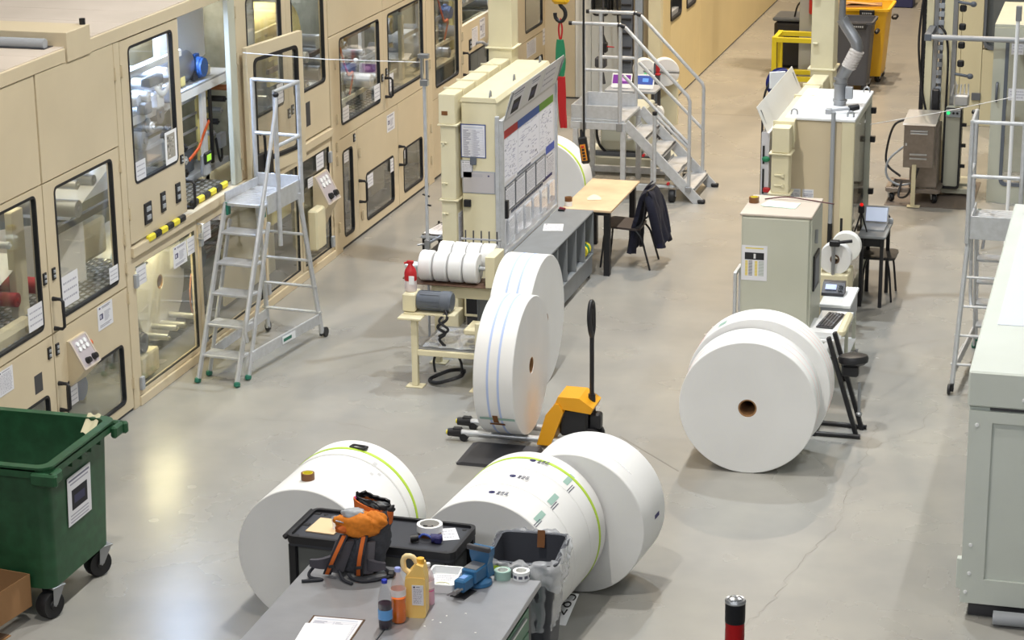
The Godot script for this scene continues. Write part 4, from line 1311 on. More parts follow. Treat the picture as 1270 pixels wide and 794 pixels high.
	for z in [-0.98, 0.98]: rod(o, "bracket", Vector3(0, 0, z), Vector3(0.1, 0.28, z), 0.008, mats.steel, 8)
	# ----- grey shelving -----
	shelving()
	# ----- desk, chair, jacket -----
	o = thing("desk", "light wood desk with black legs beside the grey shelving", "desk", Vector3(-5.51, 0, -23.2))
	bx(o, "tabletop", Vector3(-0.27, 0.695, -0.7), Vector3(0.27, 0.72, 0.68), mats.wood, 0.004)
	for z in [-0.6, 0.62]:
		bx(o, "leg", Vector3(0.18, 0, z - 0.035), Vector3(0.245, 0.66, z + 0.035), mats.black)
		bx(o, "leg", Vector3(-0.25, 0, z - 0.035), Vector3(-0.185, 0.66, z + 0.035), mats.black)
		bx(o, "frame_rail", Vector3(-0.25, 0.655, z - 0.03), Vector3(0.245, 0.695, z + 0.03), mats.black)
	begin(); cloth(func(u, v): return Vector3(-5.62 + 0.14 * u + 0.03 * v, 0.724 + 0.035 * sin(u * PI) * (1.0 - v), -23.0 + 0.1 * v - 0.05 * u), 6, 4, 0.002); tag(done("paper_scrap", mat(rgb(226, 214, 190), 0.8)), "curled paper scrap lying on the wood desk", "paper")
	tape_reel(Vector3(-5.73, 0.721, -22.63), 0.04, 0.05, mats.white_plastic, mats.card, "white tape reel on the desk corner by the notice board")
	tape_reel(Vector3(-5.73, 0.771, -22.63), 0.04, 0.045, mats.tape_brown, mats.card, "brown tape reel stacked on the white reel by the notice board")
	o = thing("red_tool", "small dark red hand tool on the shelving top by the tape reels", "tool", Vector3(-5.74, 0.72, -22.42))
	begin(); bar(Vector3(-0.03, 0.02, 0), Vector3(0.03, 0.022, 0.02), 0.02, 0.014, 10); done("grip", mat(rgb(120, 30, 44), 0.5), o)
	begin(); bar(Vector3(-0.04, 0.012, 0.03), Vector3(0.03, 0.012, 0.04), 0.01, -1, 8); done("blade", mats.black, o)
	black_chair()
	jacket()
	# ----- slitter -----
	slitter()
	# ----- pole stand -----
	o = thing("pole_stand", "slim steel pole stand with a clamp head, behind the small white rolls", "stand", Vector3(-6.42, 0, -19.9))
	begin(); lathe([Vector2(0, 0), Vector2(0.16, 0), Vector2(0.16, 0.012), Vector2(0.03, 0.03), Vector2(0, 0.03)], Transform3D.IDENTITY, 24); done("base", mats.steel, o)
	rod(o, "pole", Vector3(0, 0.02, 0), Vector3(0, 1.0, 0), 0.012, mats.steel)
	rod(o, "pole", Vector3(0, 0.95, 0), Vector3(0, 2.55, 0), 0.016, mats.alu)
	begin(); box(Vector3(0, 0.97, 0), Vector3(0.05, 0.1, 0.05)); bar(Vector3(0, 0.98, 0), Vector3(0.14, 1.06, -0.02), 0.014, -1, 8); bar(Vector3(0, 0.98, 0), Vector3(-0.09, 0.97, 0.04), 0.01, -1, 8); done("clamp", mats.steel, o)
	begin(); bar(Vector3(0, 1.36, 0), Vector3(0.05, 1.36, 0.03), 0.008, -1, 8); bar(Vector3(-0.04, 1.46, 0), Vector3(0.03, 1.44, 0), 0.009, -1, 8); done("clamp_lever", mats.black, o)
	begin(); slab(Vector3(-0.035, 2.5, -0.03), Vector3(0.04, 2.56, 0.03)); slab(Vector3(-0.03, 2.56, -0.02), Vector3(-0.01, 2.78, 0.02)); slab(Vector3(0.02, 2.56, -0.02), Vector3(0.04, 2.74, 0.02)); slab(Vector3(-0.05, 2.76, -0.03), Vector3(0.05, 2.8, 0.03)); done("clamp_head", mats.steel, o)
	o = thing("safety_wire", "thin white wire strung from the pole stand's head to the machine", "wire", Vector3(-7.4, 2.7, -19.95))
	begin(); tube([Vector3(0.97, 0.02, 0.05), Vector3(0.0, 0.0, 0.0), Vector3(-0.86, 0.02, -0.05)], 0.004, 6); done("strand", mats.white_plastic, o)
	begin(); ball(Vector3(0.3, 0.008, 0.015), Vector3(0.025, 0.018, 0.018), 8); done("tensioner", mats.white_plastic, o)
	# trolley with papers behind the pole
	o = thing("tray_trolley", "low black tray trolley holding a sheaf of papers, behind the pole stand", "trolley", Vector3(-6.95, 0, -22.45))
	for y in [0.38, 0.16]:
		bx(o, "tray", Vector3(-0.26, y, -0.3), Vector3(0.3, y + 0.045, 0.3), mats.black, 0.01)
		bx(o, "tray_edge", Vector3(-0.27, y + 0.02, 0.29), Vector3(0.31, y + 0.05, 0.31), mats.grey_plastic)
	for x in [-0.25, 0.29]:
		for z in [-0.28, 0.28]: rod(o, "upright", Vector3(x, 0.05, z), Vector3(x, 0.44, z), 0.012, mats.black, 8)
	for x in [-0.25, 0.29]:
		for z in [-0.28, 0.28]:
			begin(); bar(Vector3(x, 0.03, z - 0.012), Vector3(x, 0.03, z + 0.012), 0.03, -1, 12); done("wheel", mats.rubber, o)
	o = thing("paper_sheaf", "sheaf of white papers on the low black tray trolley", "papers", Vector3(-6.95, 0.426, -22.45))
	for k in 4:
		begin(); sheet(0.3, 0.42, at(-0.1 + 0.07 * k, 0.001 + 0.0025 * k, 0.02 * (k % 2), -90, 6 * k - 8), 0.002); done("sheet", print_mat("text", 70 + k % 2), o)
	# ----- ladder, container, cardboard -----
	ladder()
	container()
	o = thing("cardboard_box", "open brown cardboard box on the floor in front of the green container", "box", Vector3(-7.5, 0, -12.62), -8.0)
	begin(); ring(square_like(-0.28, -0.25, 0.28, 0.25, 0), square_like(-0.272, -0.242, 0.272, 0.242, 0), -0.24, 0.0)
	var wmesh := done("walls", mats.card, o)
	wmesh.transform = at(0, 0.24, 0, -90)
	bx(o, "bottom", Vector3(-0.275, 0.0, -0.245), Vector3(0.275, 0.006, 0.245), mats.card, 0.0)
	for k in 2: bx(o, "inner_flap", Vector3(-0.27 + 0.28 * k, 0.008, -0.24), Vector3(-0.02 + 0.28 * k, 0.012, 0.24), mats.card_dark, 0.0)
	pallet_truck()
	hook_and_sling()

func notice_board() -> void:
	var z0 := -20.5
	var o := thing("notice_board", "big white notice board with red, blue and green headers above the grey shelving", "notice board", Vector3(-5.84, 0.72, -21.5), 90.0)
	# local x runs along the board away from us, local y up, local z out into the aisle
	var w := 2.02
	bx(o, "board", Vector3(-w * 0.5, 0.03, -0.02), Vector3(w * 0.5, 1.34, 0.0), mat(rgb(222, 222, 226), 0.3), 0.002)
	for q in [[-w * 0.5 - 0.03, 0.0, -w * 0.5, 1.36], [w * 0.5, 0.0, w * 0.5 + 0.03, 1.36], [-w * 0.5, 1.335, w * 0.5, 1.365], [-w * 0.5, 0.0, w * 0.5, 0.05]]:
		bx(o, "frame_bar", Vector3(q[0], q[1], -0.025), Vector3(q[2], q[3], 0.02), mats.alu)
	bx(o, "support_post", Vector3(-w * 0.5 - 0.05, -0.7, -0.06), Vector3(-w * 0.5 - 0.01, 1.4, -0.02), mats.alu)
	# three coloured heads
	var heads := [[-0.98, -0.46, mats.red], [-0.46, 0.36, mat(rgb(52, 92, 168), 0.5)], [0.36, 0.92, mat(rgb(112, 166, 52), 0.5)]]
	for h in heads:
		bx(o, "header", Vector3(h[0], 1.16, 0.0), Vector3(h[1] - 0.008, 1.235, 0.004), h[2], 0.0)
	for k in 3:
		begin(); sheet([0.5, 0.8, 0.54][k], 0.42, at([-0.72, -0.05, 0.635][k], 0.94, 0.001)); done("chart", print_mat("zones", 80 + k, 120, 100), o)
	begin(); box(Vector3(-0.28, 0.715, 0.003), Vector3(0.6, 0.03, 0.002), Vector3.ZERO, 0.0)
	done("caption_strip", mat(rgb(236, 236, 240), 0.5), o)
	for k in 13:
		bx(o, "caption_letter", Vector3(-0.5 + 0.04 * k, 0.703, 0.004), Vector3(-0.475 + 0.04 * k, 0.728, 0.006), mats.ink, 0.0)
	for k in 4:
		var x := -0.95 + 0.385 * k
		begin(); ring(square_like(x, 0.42, x + 0.37, 0.69, 0), square_like(x + 0.012, 0.432, x + 0.358, 0.678, 0), 0.0, 0.008)
		var f := done("picture_frame", mats.slate, o)
		frame0 = Transform3D(Basis.IDENTITY, -f.position)
		begin(); sheet(0.35, 0.25, at(x + 0.185, 0.555, 0.002)); done("sheet", print_mat("text", 90 + k, 128, 96), f)
		frame0 = Transform3D.IDENTITY
	bx(o, "header", Vector3(0.62, 0.66, 0.0), Vector3(0.95, 0.74, 0.004), mat(rgb(60, 84, 176), 0.5), 0.0)
	begin(); sheet(0.32, 0.24, at(0.785, 0.53, 0.001)); done("chart", print_mat("form", 95, 100, 90), o)
	bx(o, "header", Vector3(0.5, 0.4, 0.0), Vector3(0.85, 0.43, 0.006), mats.navy, 0.0)
	for k in 22:
		bx(o, "caption_letter", Vector3(-0.72 + 0.055 * k, 0.375, 0.002), Vector3(-0.685 + 0.055 * k, 0.405, 0.005), mats.ink, 0.0)
	# hanging document pockets
	for k in 6:
		var x := -0.9 + 0.31 * k
		begin(); slab(Vector3(x, 0.1 + 0.03 * (k % 2), 0.0), Vector3(x + 0.22, 0.35, 0.03), 0.004)
		var pk := done("document_pocket", mats.clear, o)
		frame0 = Transform3D(Basis.IDENTITY, -pk.position)
		for q in 2:
			begin(); sheet(0.18, 0.2, at(x + 0.1 + 0.015 * q, 0.24, 0.008 + 0.008 * q, 0, 0, 3.0 * q)); done("leaflet", print_mat(["strip", "form"][q], 100 + k % 3, 80, 90), pk)
		frame0 = Transform3D.IDENTITY
	bx(o, "pen_holder", Vector3(-0.98, 0.38, 0.0), Vector3(-0.93, 0.56, 0.04), mats.black)

func shelving() -> void:
	var o := thing("shelving_unit", "low grey shelving unit with open bays below the notice board", "shelf", Vector3(-5.62, 0, -21.0))
	var x0 := -0.2
	var x1 := 0.195
	bx(o, "top", Vector3(x0, 0.7, -1.5), Vector3(x1, 0.72, 1.5), mats.shelf_grey)
	bx(o, "back", Vector3(x0, 0.06, -1.5), Vector3(x0 + 0.015, 0.7, 1.5), mats.shelf_grey)
	bx(o, "bottom", Vector3(x0, 0.24, -1.5), Vector3(x1, 0.26, 1.5), mats.shelf_grey)
	bx(o, "base_panel", Vector3(x1 - 0.03, 0.05, -1.48), Vector3(x1 - 0.01, 0.24, 1.48), mats.shelf_grey)
	for k in 9: bx(o, "divider", Vector3(x0 + 0.015, 0.26, -1.5 + 0.372 * k), Vector3(x1, 0.7, -1.48 + 0.372 * k), mats.shelf_grey)
	for z in [-1.45, 0.0, 1.45]: rod(o, "foot", Vector3(x1 - 0.05, 0, z), Vector3(x1 - 0.05, 0.06, z), 0.02, mats.black, 10)
	var cols := [mats.hazard_yellow, mats.green, mats.hazard_yellow]
	var say := ["yellow tape reel standing at the front of the shelving's end bay", "green tape reel standing between two yellow ones in the shelving", "yellow tape reel standing at the back of the shelving's end bay"]
	for k in 3:
		var t := tape_reel(Vector3(-5.5, 0.262 + 0.07, -22.3 - 0.065 * k), 0.07, 0.05, cols[k], mats.white_plastic, say[k], 0.6)
		t.rotation_degrees = Vector3(90, 0, 0)
		t.position.z += 0.02
	var p := thing("printed_sheet", "printed white sheet lying on the grey shelving top", "paper", Vector3(-5.66, 0.7205, -21.72))
	begin(); sheet(0.2, 0.28, at(0, 0, 0, -90, 12)); done("page", print_mat("form", 110), p)
	tape_reel(Vector3(-5.69, 0.72, -20.35), 0.05, 0.04, mats.tape_brown, mats.hazard_yellow, "brown tape reel on the shelving top behind the paper roll")

func black_chair() -> void:
	var o := thing("chair", "black stacking chair at the desk with a dark jacket over its back", "chair", Vector3(-5.2, 0, -23.1), 90.0)
	# local -z is the way it faces once turned; the back stands at local +z
	begin(); xf = at(0, 0.44, -0.02, 3)
	prism(round_rect(-0.22, -0.2, 0.22, 0.2, 0.07), 0.022, at(0, 0, 0, -90))
	done("seat", mat(rgb(60, 52, 50), 0.45), o)
	begin(); cloth(func(u, v): return Vector3(-0.2 + 0.4 * u, 0.62 + 0.24 * v, 0.22 + 0.04 * v + 0.03 * sin(u * PI)), 8, 5, 0.014); done("backrest", mats.black, o)
	for s in [-1.0, 1.0]:
		begin(); tube([Vector3(0.2 * s, 0.43, -0.16), Vector3(0.21 * s, 0.36, -0.2), Vector3(0.22 * s, 0.18, -0.22), Vector3(0.23 * s, 0.0, -0.24)], 0.011, 8, true); done("leg", mats.black, o)
		begin(); tube([Vector3(0.19 * s, 0.43, 0.12), Vector3(0.21 * s, 0.34, 0.2), Vector3(0.22 * s, 0.18, 0.25), Vector3(0.23 * s, 0.0, 0.3)], 0.011, 8, true); done("leg", mats.black, o)
		begin(); tube([Vector3(0.19 * s, 0.42, 0.1), Vector3(0.2 * s, 0.5, 0.2), Vector3(0.19 * s, 0.64, 0.23), Vector3(0.19 * s, 0.84, 0.26)], 0.011, 8, true); done("back_post", mats.black, o)

func jacket() -> void:
	var o := thing("jacket", "dark navy jacket hung over the black desk chair's back", "jacket", Vector3(-4.96, 0.16, -23.1), 90.0)
	var m := worn(rgb(20, 22, 44), 0.9, 0.0, 0.05, 0.25, 3.0)
	# one cloth that falls on both sides of the backrest, flaring outwards below
	var fold := Curve2D.new()
	for p in [Vector2(-0.15, 0.02), Vector2(-0.13, 0.25), Vector2(-0.08, 0.5), Vector2(-0.04, 0.66), Vector2(0.01, 0.7), Vector2(0.05, 0.66), Vector2(0.1, 0.45), Vector2(0.14, 0.25), Vector2(0.17, 0.1)]: fold.add_point(p)
	var nf := FastNoiseLite.new()
	nf.seed = 2; nf.frequency = 4.0
	begin()
	var shape_1 := func(u, v):
		var a: float = (u - 0.5) * 2.0
		var q: Vector2 = fold.sample_baked(v * fold.get_baked_length())
		var low: float = absf(v - 0.5) * 2.0
		return Vector3(a * (0.2 - 0.03 * low * sin(v * 5.0)), q.y - 0.03 * a * a + 0.03 * low * sin(a * 4.0), q.x + 0.018 * sin(a * 9.0) * low) + Vector3(1, 0.5, 1) * 0.025 * nf.get_noise_3d(a * 0.3, v, 0.0)
	cloth(shape_1, 18, 26, 0.045)
	done("body", m, o)
	for s in [-1.0, 1.0]:
		begin()
		var pts := [Vector3(0.15 * s, 0.62, 0.02), Vector3(0.21 * s, 0.54, 0.06), Vector3(0.225 * s, 0.4, 0.1), Vector3(0.215 * s, 0.26, 0.13), Vector3(0.2 * s, 0.15, 0.15)]
		tube(pts, 0.05, 12, true)
		done("sleeve", m, o)
		begin(); bar(Vector3(0.2 * s, 0.155, 0.15), Vector3(0.198 * s, 0.09, 0.16), 0.042, 0.038, 12); done("cuff", mat(rgb(24, 26, 52), 0.95), o)
	begin(); cloth(func(u, v): return Vector3((u - 0.5) * 0.2, 0.7 + 0.05 * v - 0.02 * absf(u - 0.5), -0.03 + 0.05 * v), 8, 3, 0.014); done("collar", m, o)

func slitter() -> void:
	var o := thing("slitter_bench", "cream steel slitter bench with a grey motor and shelf, carrying small white rolls", "bench", Vector3(-5.9, 0, -18.95))
	var c: Material = mats.cream
	for q in [[-0.24, 0.35], [-0.24, -0.36], [0.36, 0.35], [0.36, -0.36]]:
		bx(o, "leg", Vector3(q[0] - 0.028, 0.012, q[1] - 0.028), Vector3(q[0] + 0.028, 0.64, q[1] + 0.028), c)
		bx(o, "foot_plate", Vector3(q[0] - 0.08, 0, q[1] - 0.06), Vector3(q[0] + 0.08, 0.012, q[1] + 0.06), c)
	bx(o, "leg_cap", Vector3(-0.38, 0.64, 0.28), Vector3(-0.16, 0.66, 0.42), c)
	bx(o, "mount_plate", Vector3(-0.36, 0.66, 0.02), Vector3(0.12, 0.675, 0.3), c)
	bx(o, "side_rail", Vector3(-0.22, 0.3, 0.32), Vector3(0.39, 0.35, 0.37), c)
	bx(o, "side_rail", Vector3(-0.22, 0.3, -0.39), Vector3(0.39, 0.35, -0.34), c)
	bx(o, "shelf", Vector3(-0.22, 0.35, -0.37), Vector3(0.39, 0.36, 0.34), mats.steel)
	bx(o, "cross_beam", Vector3(-0.22, 0.72, -0.16), Vector3(0.5, 0.86, -0.1), c)
	bx(o, "shield_plate", Vector3(-0.38, 0.862, -0.28), Vector3(0.42, 0.874, 0.02), mats.brown_dark)
	bx(o, "bearing_block", Vector3(0.33, 0.86, -0.3), Vector3(0.42, 1.16, 0.02), c)
	bx(o, "bearing_foot", Vector3(0.2, 0.5, 0.02), Vector3(0.44, 0.56, 0.3), c, 0.015)
	bx(o, "gearbox", Vector3(-0.37, 0.68, 0.1), Vector3(-0.25, 0.85, 0.3), c, 0.012)
	begin(); xf = at(-0.245, 0.775, 0.2)
	lathe([Vector2(0, 0), Vector2(0.08, 0), Vector2(0.088, 0.012), Vector2(0.088, 0.22), Vector2(0.094, 0.225), Vector2(0.094, 0.3), Vector2(0.08, 0.32), Vector2(0, 0.325)], at(0, 0, 0, 0, 0, -90), 28)
	for k in 9: box(Vector3(0.12, 0.088 * cos(TAU * k / 9), 0.088 * sin(TAU * k / 9)), Vector3(0.18, 0.01, 0.006), Vector3(rad_to_deg(TAU * k / 9), 0, 0), 0.0)
	done("motor", mats.slate, o)
	for k in 5: rod(o, "tension_pin", Vector3(0.04 + 0.075 * k, 0.87, -0.35), Vector3(0.04 + 0.075 * k, 1.3, -0.35), 0.007, mats.dark_steel, 8)
	rod(o, "guide_bar", Vector3(0.0, 1.22, -0.35), Vector3(0.38, 1.22, -0.35), 0.01, mats.steel, 8)
	rod(o, "spindle", Vector3(-0.32, 1.015, -0.1), Vector3(0.34, 1.015, -0.1), 0.02, mats.bright_steel)
	rod(o, "spindle", Vector3(-0.2, 1.08, -0.29), Vector3(0.34, 1.08, -0.29), 0.02, mats.bright_steel)
	begin(); xf = at(0.0, 0.362, 0.02)
	cloth(func(u, v): return Vector3(-0.18 + 0.5 * u, 0.012 + 0.012 * sin(u * 17.0 + v * 5.0) * sin(v * 13.0), -0.3 + 0.6 * v), 18, 16, 0.002)
	done("plastic_wrap", mats.clear, o)
	# cables hanging from the motor and coiled below
	begin()
	tube([Vector3(0.02, 0.72, 0.26), Vector3(0.05, 0.64, 0.3), Vector3(-0.04, 0.56, 0.3), Vector3(0.03, 0.5, 0.29), Vector3(-0.03, 0.44, 0.28), Vector3(0.02, 0.37, 0.27)], 0.014, 7, true)
	tube([Vector3(0.05, 0.7, 0.26), Vector3(-0.02, 0.62, 0.31), Vector3(0.06, 0.54, 0.3), Vector3(-0.03, 0.47, 0.3)], 0.012, 7, true)
	done("motor_cable", mats.black, o)
	var p := thing("cable_coil", "coil of black cable hanging under the slitter bench's shelf to the floor", "cable", Vector3(-5.88, 0.0, -18.72))
	begin()
	var pts := []
	for k in 40:
		var a := TAU * k / 13.0
		pts.append(Vector3(0.16 * cos(a) + 0.01 * sin(k * 1.7), 0.02 + 0.1 * (0.5 + 0.5 * sin(a + 2.0)) + 0.006 * (k / 13), 0.1 * sin(a)))
	tube(pts, 0.012, 7, true)
	tube([Vector3(-0.12, 0.1, -0.02), Vector3(-0.13, 0.2, -0.02), Vector3(-0.1, 0.29, 0.0)], 0.012, 7, true)
	tube([Vector3(0.14, 0.1, 0.0), Vector3(0.13, 0.2, -0.02), Vector3(0.1, 0.29, 0.0)], 0.012, 7, true)
	done("loop", mats.black, p)
	# eight small rolls on the two spindles
	var names := ["small white roll at the motor end of the slitter's front spindle", "small white roll, second from the motor end on the slitter's front spindle", "small white roll, third from the motor end on the slitter's front spindle", "small white roll with its dark bore showing, at the open end of the front spindle", "small white roll at the motor end of the slitter's rear spindle", "small white roll, second from the motor end on the slitter's rear spindle", "small white roll, third from the motor end on the slitter's rear spindle", "small white roll by the bearing block on the slitter's rear spindle"]
	for row in 2:
		for k in 4:
			var n := 4 * row + k
			var r := 0.14 if row == 0 else 0.12
			var w := 0.125
			var x := (-6.145 if row == 0 else -6.02) + (0.142 if row == 0 else 0.135) * k
			var q := thing("small_paper_roll", names[n], "paper roll", Vector3(x, 0.0, -19.05 if row == 0 else -19.24), 90.0, "small rolls on the slitter")
			begin()
			lathe([Vector2(0.035, -w * 0.5), Vector2(r - 0.012, -w * 0.5), Vector2(r, -w * 0.5 + 0.012), Vector2(r, w * 0.5 - 0.012), Vector2(r - 0.012, w * 0.5), Vector2(0.035, w * 0.5), Vector2(0.035, -w * 0.5)], at(0, 1.015 if row == 0 else 1.08, 0, 90), 40)
			done("paper", mats.paper, q)
			begin()
			lathe([Vector2(0.024, -w * 0.5 + 0.002), Vector2(0.036, -w * 0.5 + 0.002), Vector2(0.036, w * 0.5 - 0.002), Vector2(0.024, w * 0.5 - 0.002), Vector2(0.024, -w * 0.5 + 0.002)], at(0, 1.015 if row == 0 else 1.08, 0, 90), 20)
			done("core", mats.teal, q)
	# bottle and tub at the motor end
	p = thing("spray_bottle", "bottle with a red pump and white band standing on the slitter's gearbox", "bottle", Vector3(-6.22, 0.852, -18.76))
	begin(); lathe([Vector2(0, 0), Vector2(0.05, 0), Vector2(0.055, 0.01), Vector2(0.055, 0.12), Vector2(0, 0.12)], Transform3D.IDENTITY, 20); done("body", mat(rgb(226, 214, 214), 0.4), p)
	begin(); lathe([Vector2(0.056, 0.1), Vector2(0.056, 0.17), Vector2(0.048, 0.2), Vector2(0.02, 0.24), Vector2(0.018, 0.26), Vector2(0, 0.26)], Transform3D.IDENTITY, 20); done("shoulder", mats.red, p)
	begin(); slab(Vector3(-0.03, 0.25, -0.015), Vector3(0.03, 0.28, 0.015)); bar(Vector3(-0.02, 0.265, 0), Vector3(-0.055, 0.255, 0.01), 0.01, -1, 8); done("pump_head", mats.red, p)
	begin(); slab(Vector3(-0.0, 0.07, 0.05), Vector3(0.05, 0.15, 0.058)); done("label_band", mats.white_plastic, p)
	p = thing("plastic_tub", "round pale green tub with a lid beside the small white rolls", "tub", Vector3(-6.33, 0.874, -19.15))
	begin(); lathe([Vector2(0, 0), Vector2(0.055, 0), Vector2(0.065, 0.1), Vector2(0, 0.1)], Transform3D.IDENTITY, 24); done("pot", mat(rgb(188, 208, 204), 0.4), p)
	begin(); lathe([Vector2(0, 0.1), Vector2(0.072, 0.1), Vector2(0.072, 0.118), Vector2(0.06, 0.122), Vector2(0.05, 0.116), Vector2(0, 0.116)], Transform3D.IDENTITY, 24); done("lid", mat(rgb(206, 220, 222), 0.35), p)
	bx(o, "tub_shelf", Vector3(-0.5, 0.862, -0.28), Vector3(-0.38, 0.874, -0.12), mats.brown_dark)

func ladder() -> void:
	var o := thing("platform_ladder", "aluminium platform ladder with green feet beside the machine's tall opening", "ladder", Vector3(-7.905, 0, -18.19), -5.0)
	var a: Material = mats.alu
	var sl := 0.45
	for s in [-1.0, 1.0]:
		var x: float = 0.2 * s
		begin()
		var top := Vector3(x * 0.95, 1.53, -1.53 * sl)
		var dirn := (top - Vector3(x, 0.02, 0)).normalized()
		box((top + Vector3(x, 0.02, 0)) * 0.5, Vector3(0.026, (top - Vector3(x, 0.02, 0)).length(), 0.062), Vector3(rad_to_deg(asin(dirn.z)), 0, 0), 0.006)
		done("front_stile", a, o)
		begin()
		var f2 := Vector3(x, 0.02, -0.23)
		var t2 := Vector3(x, 1.36, -0.23 - 1.34 * 0.40)
		box((f2 + t2) * 0.5, Vector3(0.024, (t2 - f2).length(), 0.05), Vector3(rad_to_deg(asin((t2 - f2).normalized().z)), 0, 0), 0.006)
		done("rear_stile", a, o)
		for z in [0.0, -0.22]:
			begin(); box(Vector3(x, 0.025, z), Vector3(0.042, 0.05, 0.075), Vector3(-20, 0, 0), 0.012); done("rubber_foot", mats.foot_green, o)
		begin()
		bar(Vector3(x * 1.1, 1.5, -1.36), Vector3(x * 1.45, 0.05, -1.62), 0.024, 0.024, 10)
		done("back_leg", a, o)
		begin(); lathe([Vector2(0, -0.014), Vector2(0.045, -0.014), Vector2(0.05, -0.008), Vector2(0.05, 0.008), Vector2(0.045, 0.014), Vector2(0, 0.014)], at(x * 1.55 , 0.05, -1.66, 0, 0, 90), 20); done("wheel", mats.black, o)
		begin(); slab(Vector3(x * 1.35, 0.02, -1.65), Vector3(x * 1.5, 0.1, -1.6)); done("axle_block", mats.black, o)
		# base brace along the floor
		begin()
		var b0 := Vector3(x * 1.04, 0.2, -0.3)
		var b1 := Vector3(x * 1.42, 0.2, -1.58)
		box((b0 + b1) * 0.5, Vector3(0.02, 0.1, b0.distance_to(b1)), Vector3(0, rad_to_deg(atan2(b0.x - b1.x, b0.z - b1.z)), 0))
		done("base_brace", a, o)
		begin(); slab(Vector3(x * 0.9 - 0.02, 1.42, -0.72), Vector3(x * 0.9 + 0.02, 1.54, -0.66)); done("corner_cap", mats.foot_green, o)
	for k in 5:
		var y := 0.26 * (k + 1) - 0.01
		begin(); slab(Vector3(-0.19, y - 0.025, -y * sl - 0.17), Vector3(0.19, y, -y * sl + 0.03), 0.005)
		for q in 6: box(Vector3(0, y + 0.001, -y * sl + 0.01 - 0.03 * q), Vector3(0.36, 0.004, 0.008), Vector3.ZERO, 0.0)
		done("step", a, o)
	begin(); slab(Vector3(-0.21, 1.51, -1.36), Vector3(0.21, 1.54, -0.66), 0.005)
	for q in 12: box(Vector3(0, 1.541, -0.72 - 0.05 * q), Vector3(0.38, 0.004, 0.012), Vector3.ZERO, 0.0)
	done("platform", a, o)
	for s in [-1.0, 1.0]: bx(o, "toe_board", Vector3(0.215 * s - 0.008, 1.44, -1.4), Vector3(0.215 * s + 0.008, 1.62, -0.72), a)
	bx(o, "toe_board", Vector3(-0.215, 1.44, -1.4), Vector3(0.215, 1.66, -1.385), a)
	for p in [[0.235, -0.92], [0.235, -1.4], [-0.235, -1.4]]: rod(o, "guard_post", Vector3(p[0], 1.1 if p[1] > -1.0 else 1.4, p[1]), Vector3(p[0], 2.56, p[1]), 0.022, a)
	for y in [2.55, 2.04]:
		rod(o, "guard_rail", Vector3(0.235, y, -0.9), Vector3(0.235, y, -1.42), 0.018, a)
		rod(o, "guard_rail", Vector3(0.235, y, -1.4), Vector3(-0.235, y, -1.4), 0.018, a)
	begin(); tube([Vector3(0.26, 2.52, -0.9), Vector3(0.27, 2.4, -0.86), Vector3(0.27, 0.62, -0.1), Vector3(0.27, 0.5, -0.07), Vector3(0.25, 0.4, -0.14)], 0.019, 10); done("handrail", a, o)
	begin(); ball(Vector3(0.26, 2.53, -0.89), Vector3(0.03, 0.026, 0.03), 8); done("rail_cap", mats.black, o)
	for k in 4: rod(o, "back_rung", Vector3(-0.24 - 0.018 * (4 - k), 0.27 + 0.27 * k, -1.57 + 0.048 * k), Vector3(0.24 + 0.018 * (4 - k), 0.27 + 0.27 * k, -1.57 + 0.048 * k), 0.014, a, 8)
	begin(); xf = at(0.268, 0.2, -0.95, 0, 90 - 3.5); box(Vector3.ZERO, Vector3(0.24, 0.07, 0.004), Vector3.ZERO, 0.0); done("maker_plate", mats.white_plastic, o)
	begin(); xf = at(0.271, 0.2, -0.95, 0, 90 - 3.5); box(Vector3(-0.03, 0, 0), Vector3(0.15, 0.03, 0.003), Vector3.ZERO, 0.0); done("maker_mark", mats.foot_green, o)
	dup(o, Vector3(-1.16, 0, -21.19), 180.0, "aluminium platform ladder seen from behind, half hidden by the pale machine housing").scale = Vector3(0.95, 0.95, 1.0)

